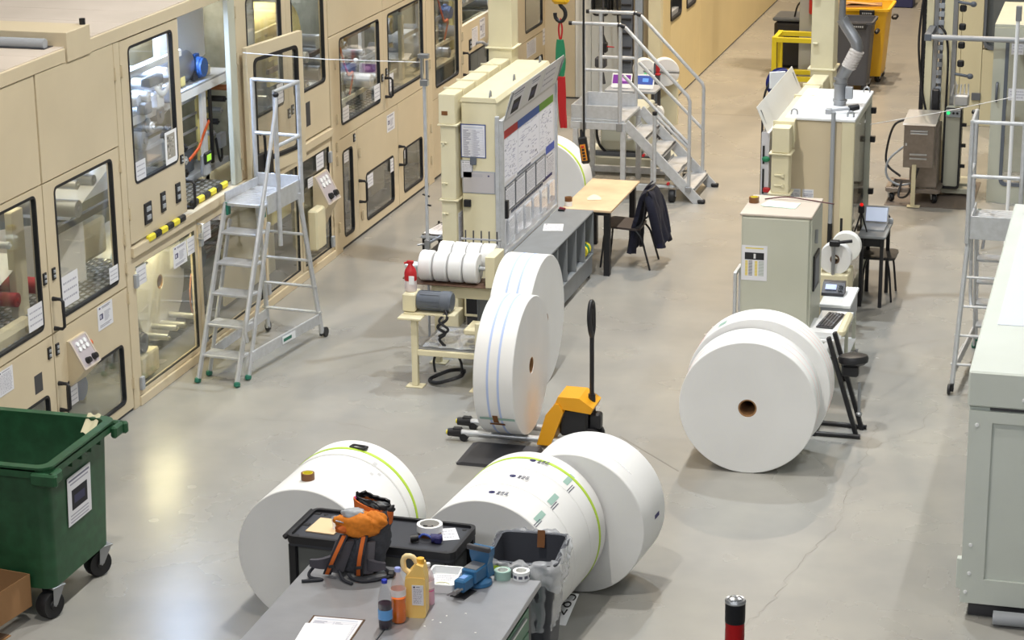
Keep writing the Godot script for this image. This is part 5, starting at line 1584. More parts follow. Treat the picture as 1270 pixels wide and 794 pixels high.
func container() -> void:
	var o := thing("waste_container", "large open green wheeled waste container with a notice on its side", "waste container", Vector3(-7.65, 0, -13.58))
	var g := worn(rgb(36, 86, 54), 0.5, 0.0, 0.02, 0.2, 1.2)
	# tapered walls, a rolled rim and a floor
	var top := 1.15
	var lo := 0.24
	var ht := Vector2(0.67, 0.5)
	var hb := Vector2(0.645, 0.455)
	begin()
	var n := 6
	var outer_t := round_rect(-ht.x, -ht.y, ht.x, ht.y, 0.09, n)
	var outer_b := round_rect(-hb.x, -hb.y, hb.x, hb.y, 0.08, n)
	var k := 0.012
	var inner_t := round_rect(-ht.x + k, -ht.y + k, ht.x - k, ht.y - k, 0.08, n)
	var inner_b := round_rect(-hb.x + k, -hb.y + k, hb.x - k, hb.y - k, 0.07, n)
	for pair in [[outer_b, outer_t, 1.0], [inner_b, inner_t, -1.0]]:
		group_id += 1
		st.set_smooth_group(group_id)
		for i in outer_t.size():
			var j := (i + 1) % outer_t.size()
			var b: PackedVector2Array = pair[0]
			var t: PackedVector2Array = pair[1]
			quad(Vector3(b[i].x, lo, b[i].y), Vector3(b[j].x, lo, b[j].y), Vector3(t[j].x, top, t[j].y), Vector3(t[i].x, top, t[i].y), Vector3(b[i].x, 0, b[i].y) * pair[2])
	st.set_smooth_group(-1)
	done("tub", g, o)
	begin(); prism(outer_b, 0.03, at(0, lo + 0.01, 0, -90)); done("bottom", g, o)
	begin(); xf = at(0, top, 0, -90)
	ring(round_rect(-ht.x - 0.05, -ht.y - 0.05, ht.x + 0.05, ht.y + 0.05, 0.1, n), round_rect(-ht.x + 0.014, -ht.y + 0.014, ht.x - 0.014, ht.y - 0.014, 0.07, n), -0.012, 0.016)
	ring(round_rect(-ht.x - 0.05, -ht.y - 0.05, ht.x + 0.05, ht.y + 0.05, 0.1, n), round_rect(-ht.x - 0.04, -ht.y - 0.04, ht.x + 0.04, ht.y + 0.04, 0.09, n), -0.06, 0.0)
	done("rim", g, o)
	for q in [[0.68, 0.5], [0.68, -0.5], [-0.68, 0.5], [-0.68, -0.5]]:
		begin(); xf = at(q[0], top - 0.04, q[1])
		box(Vector3(signf(q[0]) * 0.01, -0.02, signf(q[1]) * 0.06), Vector3(0.2, 0.09, 0.05), Vector3.ZERO, 0.014)
		box(Vector3(signf(q[0]) * 0.06, -0.02, 0.0), Vector3(0.05, 0.09, 0.16), Vector3.ZERO, 0.014)
		done("lifting_lug", g, o)
	for s in 5: bx(o, "rib", Vector3(0.665, top - 0.11, -0.3 + 0.15 * s - 0.008), Vector3(0.7, top - 0.06, -0.3 + 0.15 * s + 0.01), g)
	# notice on the side that faces the aisle, leaning with the wall
	begin(); xf = at(0.666, 0.78, 0.02, 0, 90, 0) * at(0, 0, 0, 1.6); sheet(0.36, 0.36, Transform3D.IDENTITY, 0.004); done("notice", print_mat("photo", 120, 110, 120), o)
	for q in [[0.58, 0.4, 70.0], [0.58, -0.36, 60.0], [-0.55, 0.4, 100.0], [-0.55, -0.36, 90.0]]: caster(o, q[0], q[1], 0.1, 0.235, mats.steel, q[2])
	var p := thing("crumpled_paper", "crumpled white paper lumps lying inside the green container", "waste paper", Vector3(-7.45, 0.27, -13.55))
	for q in 6:
		begin(); lump(Vector3(-0.5 + 0.13 * q, 0.1 + 0.26 * float(q % 3 == 0), 0.1 * sin(q * 2.0)), Vector3(0.12, 0.1, 0.1), q, 0.8, 2.2, 10); done("lump", mats.web, p)
	begin(); xf = at(0.62, top - 0.03, -0.44); cloth(func(u, v): return Vector3(-0.1 * u - 0.02, 0.06 - 0.1 * v + 0.01 * sin(u * 9.0), -0.09 + 0.14 * v), 5, 4, 0.004); done("torn_residue", mat(rgb(196, 190, 160), 0.9), o)

func pallet_truck() -> void:
	var o := thing("roll_truck", "yellow hand pallet truck with round bars and an upright black handle, under a paper roll", "pallet truck", Vector3(-4.6, 0, -17.465))
	for s in [-1.0, 1.0]:
		var z: float = 0.14 * s
		rod(o, "lifting_bar", Vector3(0.2, 0.07, z), Vector3(-0.78, 0.07, z), 0.03, mats.bright_steel)
		begin(); bar(Vector3(-0.72, 0.07, z), Vector3(-0.84, 0.066, z), 0.042, 0.034, 14); box(Vector3(-0.76, 0.1, z), Vector3(0.07, 0.03, 0.05)); done("tip", mats.black, o)
		begin(); bar(Vector3(-0.84, 0.066, z), Vector3(-0.855, 0.066, z), 0.02, -1, 10); done("tip_cap", mats.hazard_yellow, o)
		begin(); bar(Vector3(-0.7, 0.035, z - 0.03), Vector3(-0.7, 0.035, z + 0.03), 0.035, -1, 14); done("load_wheel", mats.rubber, o)
	# sloping yellow apron and hood
	begin()
	prism(PackedVector2Array([Vector2(-0.06, 0.03), Vector2(0.06, 0.03), Vector2(0.17, 0.33), Vector2(0.13, 0.4), Vector2(0.1, 0.4), Vector2(0.02, 0.3)]), 0.34, at(0, 0, 0.0))
	done("apron", mats.truck_yellow, o)
	begin()
	prism(PackedVector2Array([Vector2(0.08, 0.36), Vector2(0.4, 0.33), Vector2(0.42, 0.38), Vector2(0.3, 0.46), Vector2(0.12, 0.46)]), 0.3, at(0, 0, 0))
	done("hood", mats.truck_yellow, o)
	bx(o, "pump_body", Vector3(0.12, 0.1, -0.1), Vector3(0.36, 0.34, 0.1), mats.black, 0.02)
	rod(o, "ram", Vector3(0.3, 0.12, 0), Vector3(0.3, 0.42, 0), 0.045, mats.black)
	for s in [-1.0, 1.0]:
		begin(); lathe([Vector2(0, -0.025), Vector2(0.08, -0.025), Vector2(0.09, -0.015), Vector2(0.09, 0.015), Vector2(0.08, 0.025), Vector2(0, 0.025)], at(0.38, 0.09, 0.07 * s, 90), 22); done("steer_wheel", mats.rubber, o)
	begin(); slab(Vector3(0.36, 0.16, -0.05), Vector3(0.46, 0.3, 0.05), 0.015); bar(Vector3(0.375, 0.2, 0), Vector3(0.375, 0.46, 0), 0.035, 0.03, 12); done("handle_base", mats.black, o)
	rod(o, "handle_shaft", Vector3(0.375, 0.3, 0), Vector3(0.375, 1.0, 0), 0.019, mats.black)
	begin(); tube([Vector3(0.375, 0.96, 0), Vector3(0.375, 1.02, 0.05), Vector3(0.37, 1.13, 0.075), Vector3(0.37, 1.23, 0.05), Vector3(0.37, 1.26, 0), Vector3(0.37, 1.23, -0.05), Vector3(0.37, 1.13, -0.075), Vector3(0.375, 1.02, -0.05), Vector3(0.375, 0.96, 0)], 0.02, 10, true); done("handle_loop", mats.black, o)
	begin(); bar(Vector3(0.38, 1.03, 0.0), Vector3(0.38, 1.2, 0.015), 0.009, -1, 8); done("release_lever", mats.black, o)
	o = thing("floor_plate", "dark grey sloped-edge plate on the floor under the roll on the pallet truck", "plate", Vector3(-4.95, 0, -17.0))
	begin(); prism(PackedVector2Array([Vector2(-0.24, 0.0), Vector2(-0.25, 0.016), Vector2(-0.2, 0.03), Vector2(0.34, 0.03), Vector2(0.36, 0.0)]), 0.5, at(0, 0, 0)); done("plate", mats.dark_steel, o)

func hook_and_sling() -> void:
	var o := thing("crane_hook", "black crane hook with a yellow block hanging above the notice board", "crane hook", Vector3(-6.164, 2.3, -24.0))
	rod(o, "chain", Vector3(0, 0.5, 0), Vector3(0, 6.0, 0), 0.012, mats.steel, 6)
	begin(); slab(Vector3(-0.09, 0.33, -0.05), Vector3(0.1, 0.5, 0.05), 0.03); done("bottom_block", mats.bin_yellow, o)
	begin(); tube([Vector3(0, 0.4, 0), Vector3(0, 0.32, 0), Vector3(0.045, 0.27, 0), Vector3(0.058, 0.21, 0), Vector3(0.03, 0.15, 0), Vector3(-0.015, 0.14, 0), Vector3(-0.055, 0.18, 0), Vector3(-0.06, 0.23, 0)], 0.022, 10, true); done("hook", mats.black, o)
	o = thing("lifting_sling", "green and red lifting sling hanging from the crane hook", "sling", Vector3(-6.164, 1.25, -24.0))
	begin(); tube([Vector3(0, 1.22, 0), Vector3(0.02, 1.1, 0.0), Vector3(0, 0.98, 0), Vector3(-0.02, 1.1, 0), Vector3(0, 1.22, 0)], 0.01, 7, true); done("shackle", mats.red, o)
	begin(); cloth(func(u, v): return Vector3((u - 0.5) * 0.085 * (0.7 + 0.5 * sin(v * PI)), 0.99 - 0.42 * v, 0.02 * sin(u * 3.0 + v * 4.0)), 4, 8, 0.03); done("green_web", mats.green, o)
	begin(); cloth(func(u, v): return Vector3((u - 0.5) * 0.1 * (1.0 - 0.4 * v) + 0.03 * v, 0.58 - 0.58 * v, 0.02 * sin(u * 3.0 + v * 3.0)), 4, 8, 0.03); done("red_web", mats.red, o)
	o = thing("crane_pendant", "black crane pendant control with orange buttons hanging on its cable before the stairs", "remote control", Vector3(-5.75, 0.98, -23.5))
	begin(); tube([Vector3(-0.025, 0.3, 0), Vector3(-0.03, 1.2, 0), Vector3(-0.03, 4.5, 0)], 0.012, 8); done("cable", mats.black, o)
	begin(); xf = at(0, 0.0, 0, 0, 0, 9); slab(Vector3(-0.045, 0.0, -0.035), Vector3(0.045, 0.3, 0.035), 0.016); bar(Vector3(0, 0.29, 0), Vector3(0, 0.38, 0), 0.025, 0.014, 10); done("housing", mats.black, o)
	begin(); xf = at(0, 0.0, 0, 0, 0, 9); slab(Vector3(-0.03, 0.04, 0.035), Vector3(0.03, 0.22, 0.04)); done("button_panel", mat(rgb(214, 140, 40), 0.5), o)
	for k in 5:
		begin(); xf = at(0, 0.0, 0, 0, 0, 9); slab(Vector3(-0.015, 0.05 + 0.034 * k, 0.04), Vector3(0.015, 0.07 + 0.034 * k, 0.052)); done("button", mats.black if k != 4 else mats.red, o)

func build_stairs() -> void:
	# ---------- the cross wall and the yellow wall beyond ----------
	var wallm := worn(rgb(230, 212, 164), 0.6, 0.0, 0.008, 0.04, 0.2)
	var white := worn(rgb(232, 231, 224), 0.55, 0.0, 0.01, 0.05, 0.3)
	var w: Node3D
	# wall with two windows: pieces around the openings, each panel a piece of its own
	begin()
	slab(Vector3(-6.62, 0.02, -31.45), Vector3(-6.47, 6.0, -30.95))
	slab(Vector3(-6.62, 0.02, -32.2), Vector3(-6.47, 1.2, -31.45)); slab(Vector3(-6.62, 2.3, -32.2), Vector3(-6.47, 6.0, -31.45))
	slab(Vector3(-6.62, 0.02, -32.6), Vector3(-6.47, 6.0, -32.2))
	slab(Vector3(-6.62, 0.02, -33.3), Vector3(-6.47, 1.2, -32.6)); slab(Vector3(-6.62, 2.3, -33.3), Vector3(-6.47, 6.0, -32.6))
	slab(Vector3(-6.62, 0.02, -33.655), Vector3(-6.47, 6.0, -33.3))
	w = structure(done("wall_aisle", wallm))
	frame0 = Transform3D(Basis.IDENTITY, -w.position)
	for k in 5: bx(w, "wall_panel", Vector3(-6.62, 0.02, -36.53 - 2.86 * k), Vector3(-6.47, 6.0, -33.667 - 2.86 * k), wallm)
	bx(w, "base_strip", Vector3(-6.61, 0.0, -47.9), Vector3(-6.475, 0.02, -30.96), mats.dark_steel)
	frame0 = Transform3D.IDENTITY
	for k in 2:
		var z0 := -32.2 if k == 0 else -33.3
		var z1 := -31.45 if k == 0 else -32.6
		begin(); xf = at(-6.47, 0, 0, 0, 90)
		ring(round_rect(-z1 - 0.01, 1.19, -z0 + 0.01, 2.31, 0.09), round_rect(-z1 + 0.03, 1.23, -z0 - 0.03, 2.27, 0.07), -0.15, 0.012)
		var wn := structure(done("window_%d" % (k + 1), mats.black))
		frame0 = Transform3D(Basis.IDENTITY, -wn.position)
		bx(wn, "pane", Vector3(-6.55, 1.2, z0), Vector3(-6.542, 2.3, z1), mats.glass, 0.0)
		bx(wn, "blind", Vector3(-6.61, 1.2, z0), Vector3(-6.6, 2.3, z1), mats.slate, 0.0)
		bx(wn, "sill", Vector3(-6.56, 1.2, z0), Vector3(-6.5, 1.3, z1), mats.grey_plastic)
		frame0 = Transform3D.IDENTITY
	# the booth front that closes the machine line
	begin()
	slab(Vector3(-8.35, 0.02, -31.75), Vector3(-7.9, 6.0, -31.6))
	w = structure(done("wall_cross", mats.beige))
	frame0 = Transform3D(Basis.IDENTITY, -w.position)
	bx(w, "wall_panel", Vector3(-7.895, 0.02, -31.75), Vector3(-7.66, 6.0, -31.6), white)
	bx(w, "wall_panel", Vector3(-7.655, 0.02, -31.75), Vector3(-7.14, 1.3, -31.6), white)
	bx(w, "wall_panel", Vector3(-7.655, 2.3, -31.75), Vector3(-7.14, 6.0, -31.6), white)
	bx(w, "wall_panel", Vector3(-7.135, 0.02, -31.75), Vector3(-6.62, 6.0, -31.6), mats.beige)
	bx(w, "base_strip", Vector3(-8.35, 0.0, -31.74), Vector3(-6.62, 0.02, -31.61), mats.dark_steel)
	frame0 = Transform3D.IDENTITY
	for k in 2:
		var x0 := -7.65 if k == 0 else -7.385
		var x1 := -7.395 if k == 0 else -7.145
		begin(); ring(round_rect(x0, 1.22 + 0.02 * k, x1, 2.3, 0.07), round_rect(x0 + 0.025, 1.25 + 0.02 * k, x1 - 0.025, 2.27, 0.05), -31.7, -31.585)
		var wn := structure(done("window_%d" % (k + 3), mats.black))
		frame0 = Transform3D(Basis.IDENTITY, -wn.position)
		bx(wn, "pane", Vector3(x0 + 0.01, 1.23, -31.66), Vector3(x1 - 0.01, 2.29, -31.652), mats.glass, 0.0)
		frame0 = Transform3D.IDENTITY
	begin(); slab(Vector3(-7.7, 1.2, -32.6), Vector3(-7.1, 2.4, -32.5)); structure(done("trim_1", mats.slate))
	var o := thing("corner_column", "cream square column at the corner of the yellow aisle wall, behind the stairs", "column", Vector3(-6.56, 0, -30.86))
	bx(o, "shaft", Vector3(-0.09, 0, -0.08), Vector3(0.09, 6.0, 0.08), mats.cream, 0.008)
	o = thing("cable_mast", "dark equipment mast with cables standing behind the stair rail, by the white rolls", "mast", Vector3(-6.95, 0, -30.9))
	bx(o, "mast", Vector3(-0.1, 0, -0.05), Vector3(0.06, 3.2, 0.05), mats.slate)
	bx(o, "side_rail", Vector3(0.09, 0, -0.06), Vector3(0.2, 3.2, 0.02), mat(rgb(150, 160, 172), 0.5))
	for k in 12: bx(o, "rung", Vector3(-0.09, 0.5 + 0.2 * k, 0.05), Vector3(0.05, 0.53 + 0.2 * k, 0.08), mats.black)
	for k in 1:
		begin(); tube([Vector3(-0.14 - 0.05 * k, 3.2, 0.08), Vector3(-0.16 - 0.05 * k, 2.0, 0.1), Vector3(-0.12 - 0.05 * k, 1.2, 0.12), Vector3(-0.1, 0.7, 0.1)], 0.014, 7, true); done("cable", mats.black, o)
	# camera head on a rod
	o = thing("camera_arm", "black camera head hanging on a rod in front of the white booth panels", "camera", Vector3(-6.87, 0.98, -29.0))
	rod(o, "rod", Vector3(0.0, 0.3, 0), Vector3(0.0, 3.6, 0), 0.014, mats.dark_steel, 8)
	begin(); slab(Vector3(-0.05, 0.2, -0.05), Vector3(0.06, 0.34, 0.05), 0.015); bar(Vector3(0, 0.34, 0), Vector3(0, 0.44, 0), 0.05, 0.015, 10); done("housing", mats.black, o)
	begin(); bar(Vector3(0.0, 0.28, 0), Vector3(0.16, 0.28, 0.02), 0.012, 0.006, 8); done("probe", mats.red, o)
	begin(); slab(Vector3(-0.1, 0.0, -0.06), Vector3(0.05, 0.14, 0.06), 0.02); bar(Vector3(-0.02, 0.0, 0.0), Vector3(0.02, -0.22, 0.0), 0.025, 0.02, 8); bar(Vector3(0.0, 0.12, 0.0), Vector3(0.0, 0.22, 0.0), 0.02, -1, 8); done("bracket", mats.dark_steel, o)
	# table with two screens, and three rolls on the booth machine
	o = thing("work_table", "small grey table with two tilted screens behind the stair platform", "table", Vector3(-6.43, 0, -29.0))
	bx(o, "tabletop", Vector3(-0.36, 0.7, -0.25), Vector3(0.32, 0.73, 0.25), mats.grey_plastic)
	for q in [[-0.32, -0.2], [-0.32, 0.2], [0.28, -0.2], [0.28, 0.2]]: bx(o, "leg", Vector3(q[0] - 0.02, 0, q[1] - 0.02), Vector3(q[0] + 0.02, 0.7, q[1] + 0.02), mats.dark_steel)
	for k in 2:
		var s := thing("screen", ["tilted screen with a violet picture at the mast end of the small grey table", "tilted screen with a blue picture at the column end of the small grey table"][k], "screen", Vector3(-6.6 + 0.3 * k, 0.73, -28.95))
		begin(); xf = at(0, 0.09, 0, -28); box(Vector3.ZERO, Vector3(0.27, 0.2, 0.02)); done("case", mats.white_plastic, s)
		begin(); xf = at(0, 0.09, 0, -28); box(Vector3(0, 0.02, 0.011), Vector3(0.24, 0.12, 0.003), Vector3.ZERO, 0.0); done("display", glow([Color(0.45, 0.22, 0.55), Color(0.25, 0.33, 0.62)][k], 0.35), s)
		begin(); xf = at(0, 0.09, 0, -28); box(Vector3(0.02, 0.02, 0.013), Vector3(0.08, 0.05, 0.002), Vector3.ZERO, 0.0); done("picture_area", glow([Color(0.8, 0.6, 0.85), Color(0.4, 0.6, 0.9)][k], 0.35), s)
		begin(); slab(Vector3(-0.1, 0.0, -0.05), Vector3(0.1, 0.012, 0.08)); done("foot", mats.grey_plastic, s)
	o = thing("roll_stand", "cream roll stand with a dark spindle post beside the small grey table", "stand", Vector3(-6.24, 0, -29.45))
	bx(o, "post", Vector3(-0.04, 0, -0.1), Vector3(0.04, 0.98, 0.0), mats.slate)
	bx(o, "foot", Vector3(-0.2, 0, -0.3), Vector3(0.2, 0.05, 0.2), mats.dark_steel)
	bx(o, "panel", Vector3(0.0, 0.1, -0.32), Vector3(0.24, 0.7, -0.24), mats.cream)
	begin(); bar(Vector3(-0.28, 0.86, -0.05), Vector3(0.3, 0.86, -0.05), 0.02, -1, 8); bar(Vector3(0.05, 0.34, -0.05), Vector3(0.05, 0.34, 0.3), 0.02, -1, 8); done("spindle", mats.steel, o)
	begin(); slab(Vector3(0.0, 0.86, 0.0), Vector3(0.05, 1.0, 0.06), 0.01); ball(Vector3(0.03, 0.84, 0.05), Vector3(0.04, 0.02, 0.03), 6); done("brake_lever", mats.red, o)
	begin(); tube([Vector3(-0.25, 0.7, 0.12), Vector3(-0.18, 0.78, 0.12), Vector3(-0.12, 0.86, 0.1)], 0.02, 7, true); done("green_hose", mat(rgb(120, 214, 160), 0.5), o)
	for k in 3:
		var p: Array = [[-6.43, 0.87, -29.56, 0.15], [-6.16, 0.84, -29.6, 0.19], [-6.19, 0.36, -29.2, 0.11]][k]
		var q := thing("small_paper_roll", ["small white roll on the roll stand nearest the screens", "larger white roll on the roll stand nearest the yellow wall", "small white roll low on the roll stand behind the stair treads"][k], "paper roll", Vector3(p[0], p[1] - p[3], p[2]), 25.0 if k < 2 else 10.0)
		var r: float = p[3]
		begin(); lathe([Vector2(0.03, -0.07), Vector2(r - 0.01, -0.07), Vector2(r, -0.06), Vector2(r, 0.06), Vector2(r - 0.01, 0.07), Vector2(0.03, 0.07), Vector2(0.03, -0.07)], at(0, r, 0, 90), 36); done("paper", mats.paper, q)
		begin(); lathe([Vector2(0.02, -0.068), Vector2(0.032, -0.068), Vector2(0.032, 0.068), Vector2(0.02, 0.068), Vector2(0.02, -0.068)], at(0, r, 0, 90), 16); done("core", mats.teal, q)
	# ---------- the stairs ----------
	var a: Material = mats.alu
	o = thing("platform_stairs", "aluminium platform stairs on wheels with a double handrail, behind the wood desk", "stairs", Vector3(-5.9, 0, -26.3))
	# local x runs down the flight; near side z = +0.43
	for s in [-1.0, 1.0]:
		var z: float = 0.43 * s
		bx(o, "platform_beam", Vector3(-0.62, 0.84, z - 0.025), Vector3(0.06, 0.93, z + 0.025), a)
		begin()
		var d := Vector3(0.92, -0.93, 0.0)
		box(Vector3(0.5, 0.46, z), Vector3(d.length(), 0.12, 0.03), Vector3(0, 0, -45.3), 0.006)
		done("stringer", a, o)
		bx(o, "end_foot", Vector3(0.93, 0.0, z - 0.03), Vector3(1.02, 0.05, z + 0.03), mats.black, 0.012)
		bx(o, "base_beam", Vector3(-0.62, 0.12, z - 0.025), Vector3(0.4, 0.2, z + 0.025), a)
		for x in [-0.56, 0.02]: bx(o, "support_post", Vector3(x - 0.03, 0.05, z - 0.03), Vector3(x + 0.03, 0.84, z + 0.03), a)
		bx(o, "support_post", Vector3(0.36, 0.05, z - 0.03), Vector3(0.42, 0.5, z + 0.03), a)
		# handrails
		begin(); tube([Vector3(-0.62, 2.1, z), Vector3(-0.02, 2.1, z), Vector3(0.05, 2.06, z), Vector3(0.8, 1.28, z), Vector3(0.82, 1.22, z), Vector3(0.82, 0.12, z)], 0.022, 10); done("handrail", a, o)
		begin(); tube([Vector3(-0.46, 1.55, z), Vector3(-0.02, 1.55, z)], 0.02, 10); tube([Vector3(0.02, 1.5, z), Vector3(0.81, 0.72, z)], 0.02, 10); done("knee_rail", a, o)
		for x in [-0.46, -0.02]: rod(o, "rail_post", Vector3(x, 0.86, z), Vector3(x, 2.1, z), 0.024, a)
		begin(); bar(Vector3(-0.64, 2.1, z), Vector3(-0.6, 2.1, z), 0.025, -1, 10); bar(Vector3(-0.05, 2.1, z), Vector3(0.04, 2.075, z), 0.027, -1, 10); done("rail_fitting", mats.black, o)
		for x in [-0.46, -0.02, 0.82]: bx(o, "clamp", Vector3(x - 0.035, 0.83 if x < 0.5 else 0.14, z + 0.02 * s), Vector3(x + 0.035, 0.93 if x < 0.5 else 0.2, z + 0.05 * s), mats.steel)
		caster(o, 0.62, z, 0.075, 0.19, mats.steel, 90.0)
		bx(o, "caster_arm", Vector3(0.4, 0.17, z - 0.02), Vector3(0.64, 0.2, z + 0.02), a)
	rod(o, "newel", Vector3(0.41, 0.03, 0.47), Vector3(0.41, 1.07, 0.47), 0.024, a)
	begin(); bar(Vector3(0.41, 1.05, 0.47), Vector3(0.41, 1.09, 0.47), 0.028, -1, 10); done("newel_cap", mats.black, o)
	begin(); tube([Vector3(0.41, 1.05, 0.46), Vector3(0.62, 0.85, 0.45), Vector3(0.82, 0.66, 0.43)], 0.018, 8); done("knee_rail", a, o)
	bx(o, "platform_deck", Vector3(-0.62, 0.93, -0.43), Vector3(0.04, 0.96, 0.43), a)
	bx(o, "toe_board", Vector3(-0.62, 0.96, 0.4), Vector3(-0.02, 1.12, 0.415), a)
	bx(o, "toe_board", Vector3(-0.62, 0.96, -0.415), Vector3(-0.02, 1.12, -0.4), a)
	bx(o, "toe_board", Vector3(-0.62, 0.96, -0.4), Vector3(-0.605, 1.12, 0.4), a)
	for k in 4:
		var x := 0.16 + 0.2 * k
		var y := 0.745 - 0.19 * k
		begin(); slab(Vector3(x - 0.1, y - 0.02, -0.41), Vector3(x + 0.13, y, 0.41)); slab(Vector3(x - 0.1, y - 0.02, -0.41), Vector3(x - 0.09, y + 0.03, 0.41)); slab(Vector3(x + 0.11, y - 0.05, -0.41), Vector3(x + 0.13, y, 0.41))
		done("tread", a, o)
	for k in 2: rod(o, "lock_knob", Vector3(0.28 + 0.3 * k, 0.56 - 0.33 * k, 0.45), Vector3(0.28 + 0.3 * k, 0.56 - 0.33 * k, 0.49), 0.018, mats.red, 8)
	bx(o, "cross_beam", Vector3(-0.62, 0.12, -0.4), Vector3(-0.55, 0.18, 0.4), a)
	# what stands under and behind the platform
	o = thing("floor_machine", "low cream floor machine with dark side bars under the stair platform", "machine", Vector3(-6.1, 0, -27.4))
	bx(o, "body", Vector3(-0.35, 0.3, -0.3), Vector3(0.22, 0.85, 0.3), mats.grey_green, 0.02)
	bx(o, "bed", Vector3(-0.6, 0.1, -0.36), Vector3(0.6, 0.24, 0.36), mats.grey_green, 0.02)
	bx(o, "dark_rail", Vector3(-0.5, 0.24, 0.25), Vector3(0.5, 0.29, 0.34), mats.slate)
	begin(); tube([Vector3(-0.28, 0.75, 0.31), Vector3(-0.38, 0.6, 0.36), Vector3(-0.36, 0.4, 0.34), Vector3(-0.28, 0.28, 0.3)], 0.018, 8, true); done("cable", mats.black, o)

func build_right() -> void:
	# ---------- grey-green cabinet with the keyboard ----------
	var gg: Material = mats.grey_green
	var o := thing("control_cabinet", "grey-green control cabinet with a yellow chart on its front, behind the face-on rolls", "cabinet", Vector3(-2.96, 0, -19.34))
	bx(o, "body", Vector3(-0.3, 0.1, -0.34), Vector3(0.3, 1.665, 0.335), gg, 0.008)
	bx(o, "plinth", Vector3(-0.28, 0, -0.32), Vector3(0.28, 0.1, 0.3), mats.dark_steel)
	bx(o, "lid", Vector3(-0.315, 1.668, -0.345), Vector3(0.315, 1.69, 0.345), mats.roof, 0.005)
	bx(o, "front_panel", Vector3(-0.285, 0.12, 0.335), Vector3(0.292, 1.655, 0.35), gg)
	bx(o, "side_door", Vector3(0.3, 0.12, -0.32), Vector3(0.314, 1.655, 0.32), gg)
	bx(o, "hmi_frame", Vector3(0.314, 0.98, -0.1), Vector3(0.33, 1.3, 0.2), mats.black)
	bx(o, "hmi_screen", Vector3(0.33, 1.02, -0.06), Vector3(0.333, 1.26, 0.16), mats.slate)
	bx(o, "handle", Vector3(0.314, 1.4, 0.1), Vector3(0.34, 1.52, 0.13), mats.steel)
	begin(); sheet(0.225, 0.315, at(-0.178, 1.25, 0.351)); done("chart", print_mat("poster", 130), o)
	bx(o, "side_frame", Vector3(-0.375, 0.0, 0.24), Vector3(-0.345, 1.13, 0.27), mats.alu); bx(o, "side_frame", Vector3(-0.375, 1.1, 0.0), Vector3(-0.345, 1.13, 0.24), mats.alu)
	bx(o, "side_frame", Vector3(-0.375, 0.0, -0.03), Vector3(-0.345, 1.13, 0.0), mats.alu)
	tape_reel(Vector3(-3.22, 1.69, -19.4), 0.045, 0.05, mats.tape_brown, mats.hazard_yellow, "brown tape reel on top of the grey-green cabinet")
	o = thing("green_paper", "pale green papers on top of the grey-green cabinet", "paper", Vector3(-2.98, 1.691, -19.37))
	for k in 2:
		begin(); sheet(0.3, 0.2, at(0.01 * k, 0.002 * k, 0.015 * k, -90, -14 + 9 * k)); done("sheet", mat(rgb(196, 224, 208), 0.7), o)
	o = thing("thin_rod", "thin dark rod lying across the grey-green cabinet's top", "rod", Vector3(-2.86, 1.7, -19.52))
	begin(); tube([Vector3(-0.28, 0.0, 0.02), Vector3(-0.1, 0.015, -0.04), Vector3(0.1, 0.004, -0.02), Vector3(0.34, 0.0, 0.06)], 0.006, 6, true); done("shaft", mat(rgb(80, 36, 40), 0.5), o)
	# keyboard tray
	o = thing("keyboard_shelf", "cream keyboard shelf fixed to the side of the grey-green cabinet", "shelf", Vector3(-2.45, 0.6, -19.05))
	bx(o, "plate", Vector3(-0.2, 0.06, -0.3), Vector3(0.06, 0.08, 0.34), mats.white_plastic)
	begin(); prism(PackedVector2Array([Vector2(-0.14, -0.3), Vector2(0.12, -0.3), Vector2(0.14, 0.36), Vector2(-0.14, 0.36)]), 0.05, Transform3D(Basis.from_euler(Vector3(-PI / 2, 0, 0)), Vector3(0.0, 0.11, 0.0))); done("tray", mats.white_plastic, o)
	begin(); slab(Vector3(0.08, 0.1, -0.26), Vector3(0.15, 0.17, 0.3), 0.02); done("palm_ledge", mats.cream, o)
	bx(o, "bracket", Vector3(-0.19, -0.1, -0.2), Vector3(-0.16, 0.06, 0.2), mats.steel)
	var kb := thing("keyboard", "black computer keyboard on the cream shelf beside the grey-green cabinet", "keyboard", Vector3(-2.47, 0.738, -19.08), 84.0)
	bx(kb, "base", Vector3(-0.22, 0, -0.075), Vector3(0.22, 0.014, 0.075), mats.black, 0.004)
	for r in 5:
		for c in 14: bx(kb, "key", Vector3(-0.208 + 0.03 * c, 0.014, -0.066 + 0.027 * r), Vector3(-0.182 + 0.03 * c, 0.023, -0.043 + 0.027 * r), mats.dark_steel if (r + c) % 7 else mats.slate, 0.003)
	# scale table
	o = thing("scale_table", "small white-topped table on casters behind the keyboard shelf", "table", Vector3(-2.5, 0, -19.95))
	bx(o, "tabletop", Vector3(-0.15, 0.69, -0.32), Vector3(0.13, 0.72, 0.3), mats.white_plastic)
	bx(o, "drawer_box", Vector3(-0.14, 0.5, -0.3), Vector3(0.12, 0.69, 0.28), mats.grey_plastic)
	for q in [[-0.12, 0.26], [0.1, 0.26], [-0.12, -0.28], [0.1, -0.28]]:
		bx(o, "leg", Vector3(q[0] - 0.016, 0.12, q[1] - 0.016), Vector3(q[0] + 0.016, 0.5, q[1] + 0.016), mats.grey_green)
		caster(o, q[0], q[1], 0.05, 0.125, mats.steel, 80.0)
	bx(o, "lower_shelf", Vector3(-0.14, 0.22, -0.3), Vector3(0.12, 0.24, 0.28), mats.white_plastic)
	o = thing("label_printer", "dark grey keypad scale with a lit display on the small white-topped table", "scale", Vector3(-2.57, 0.72, -20.02))
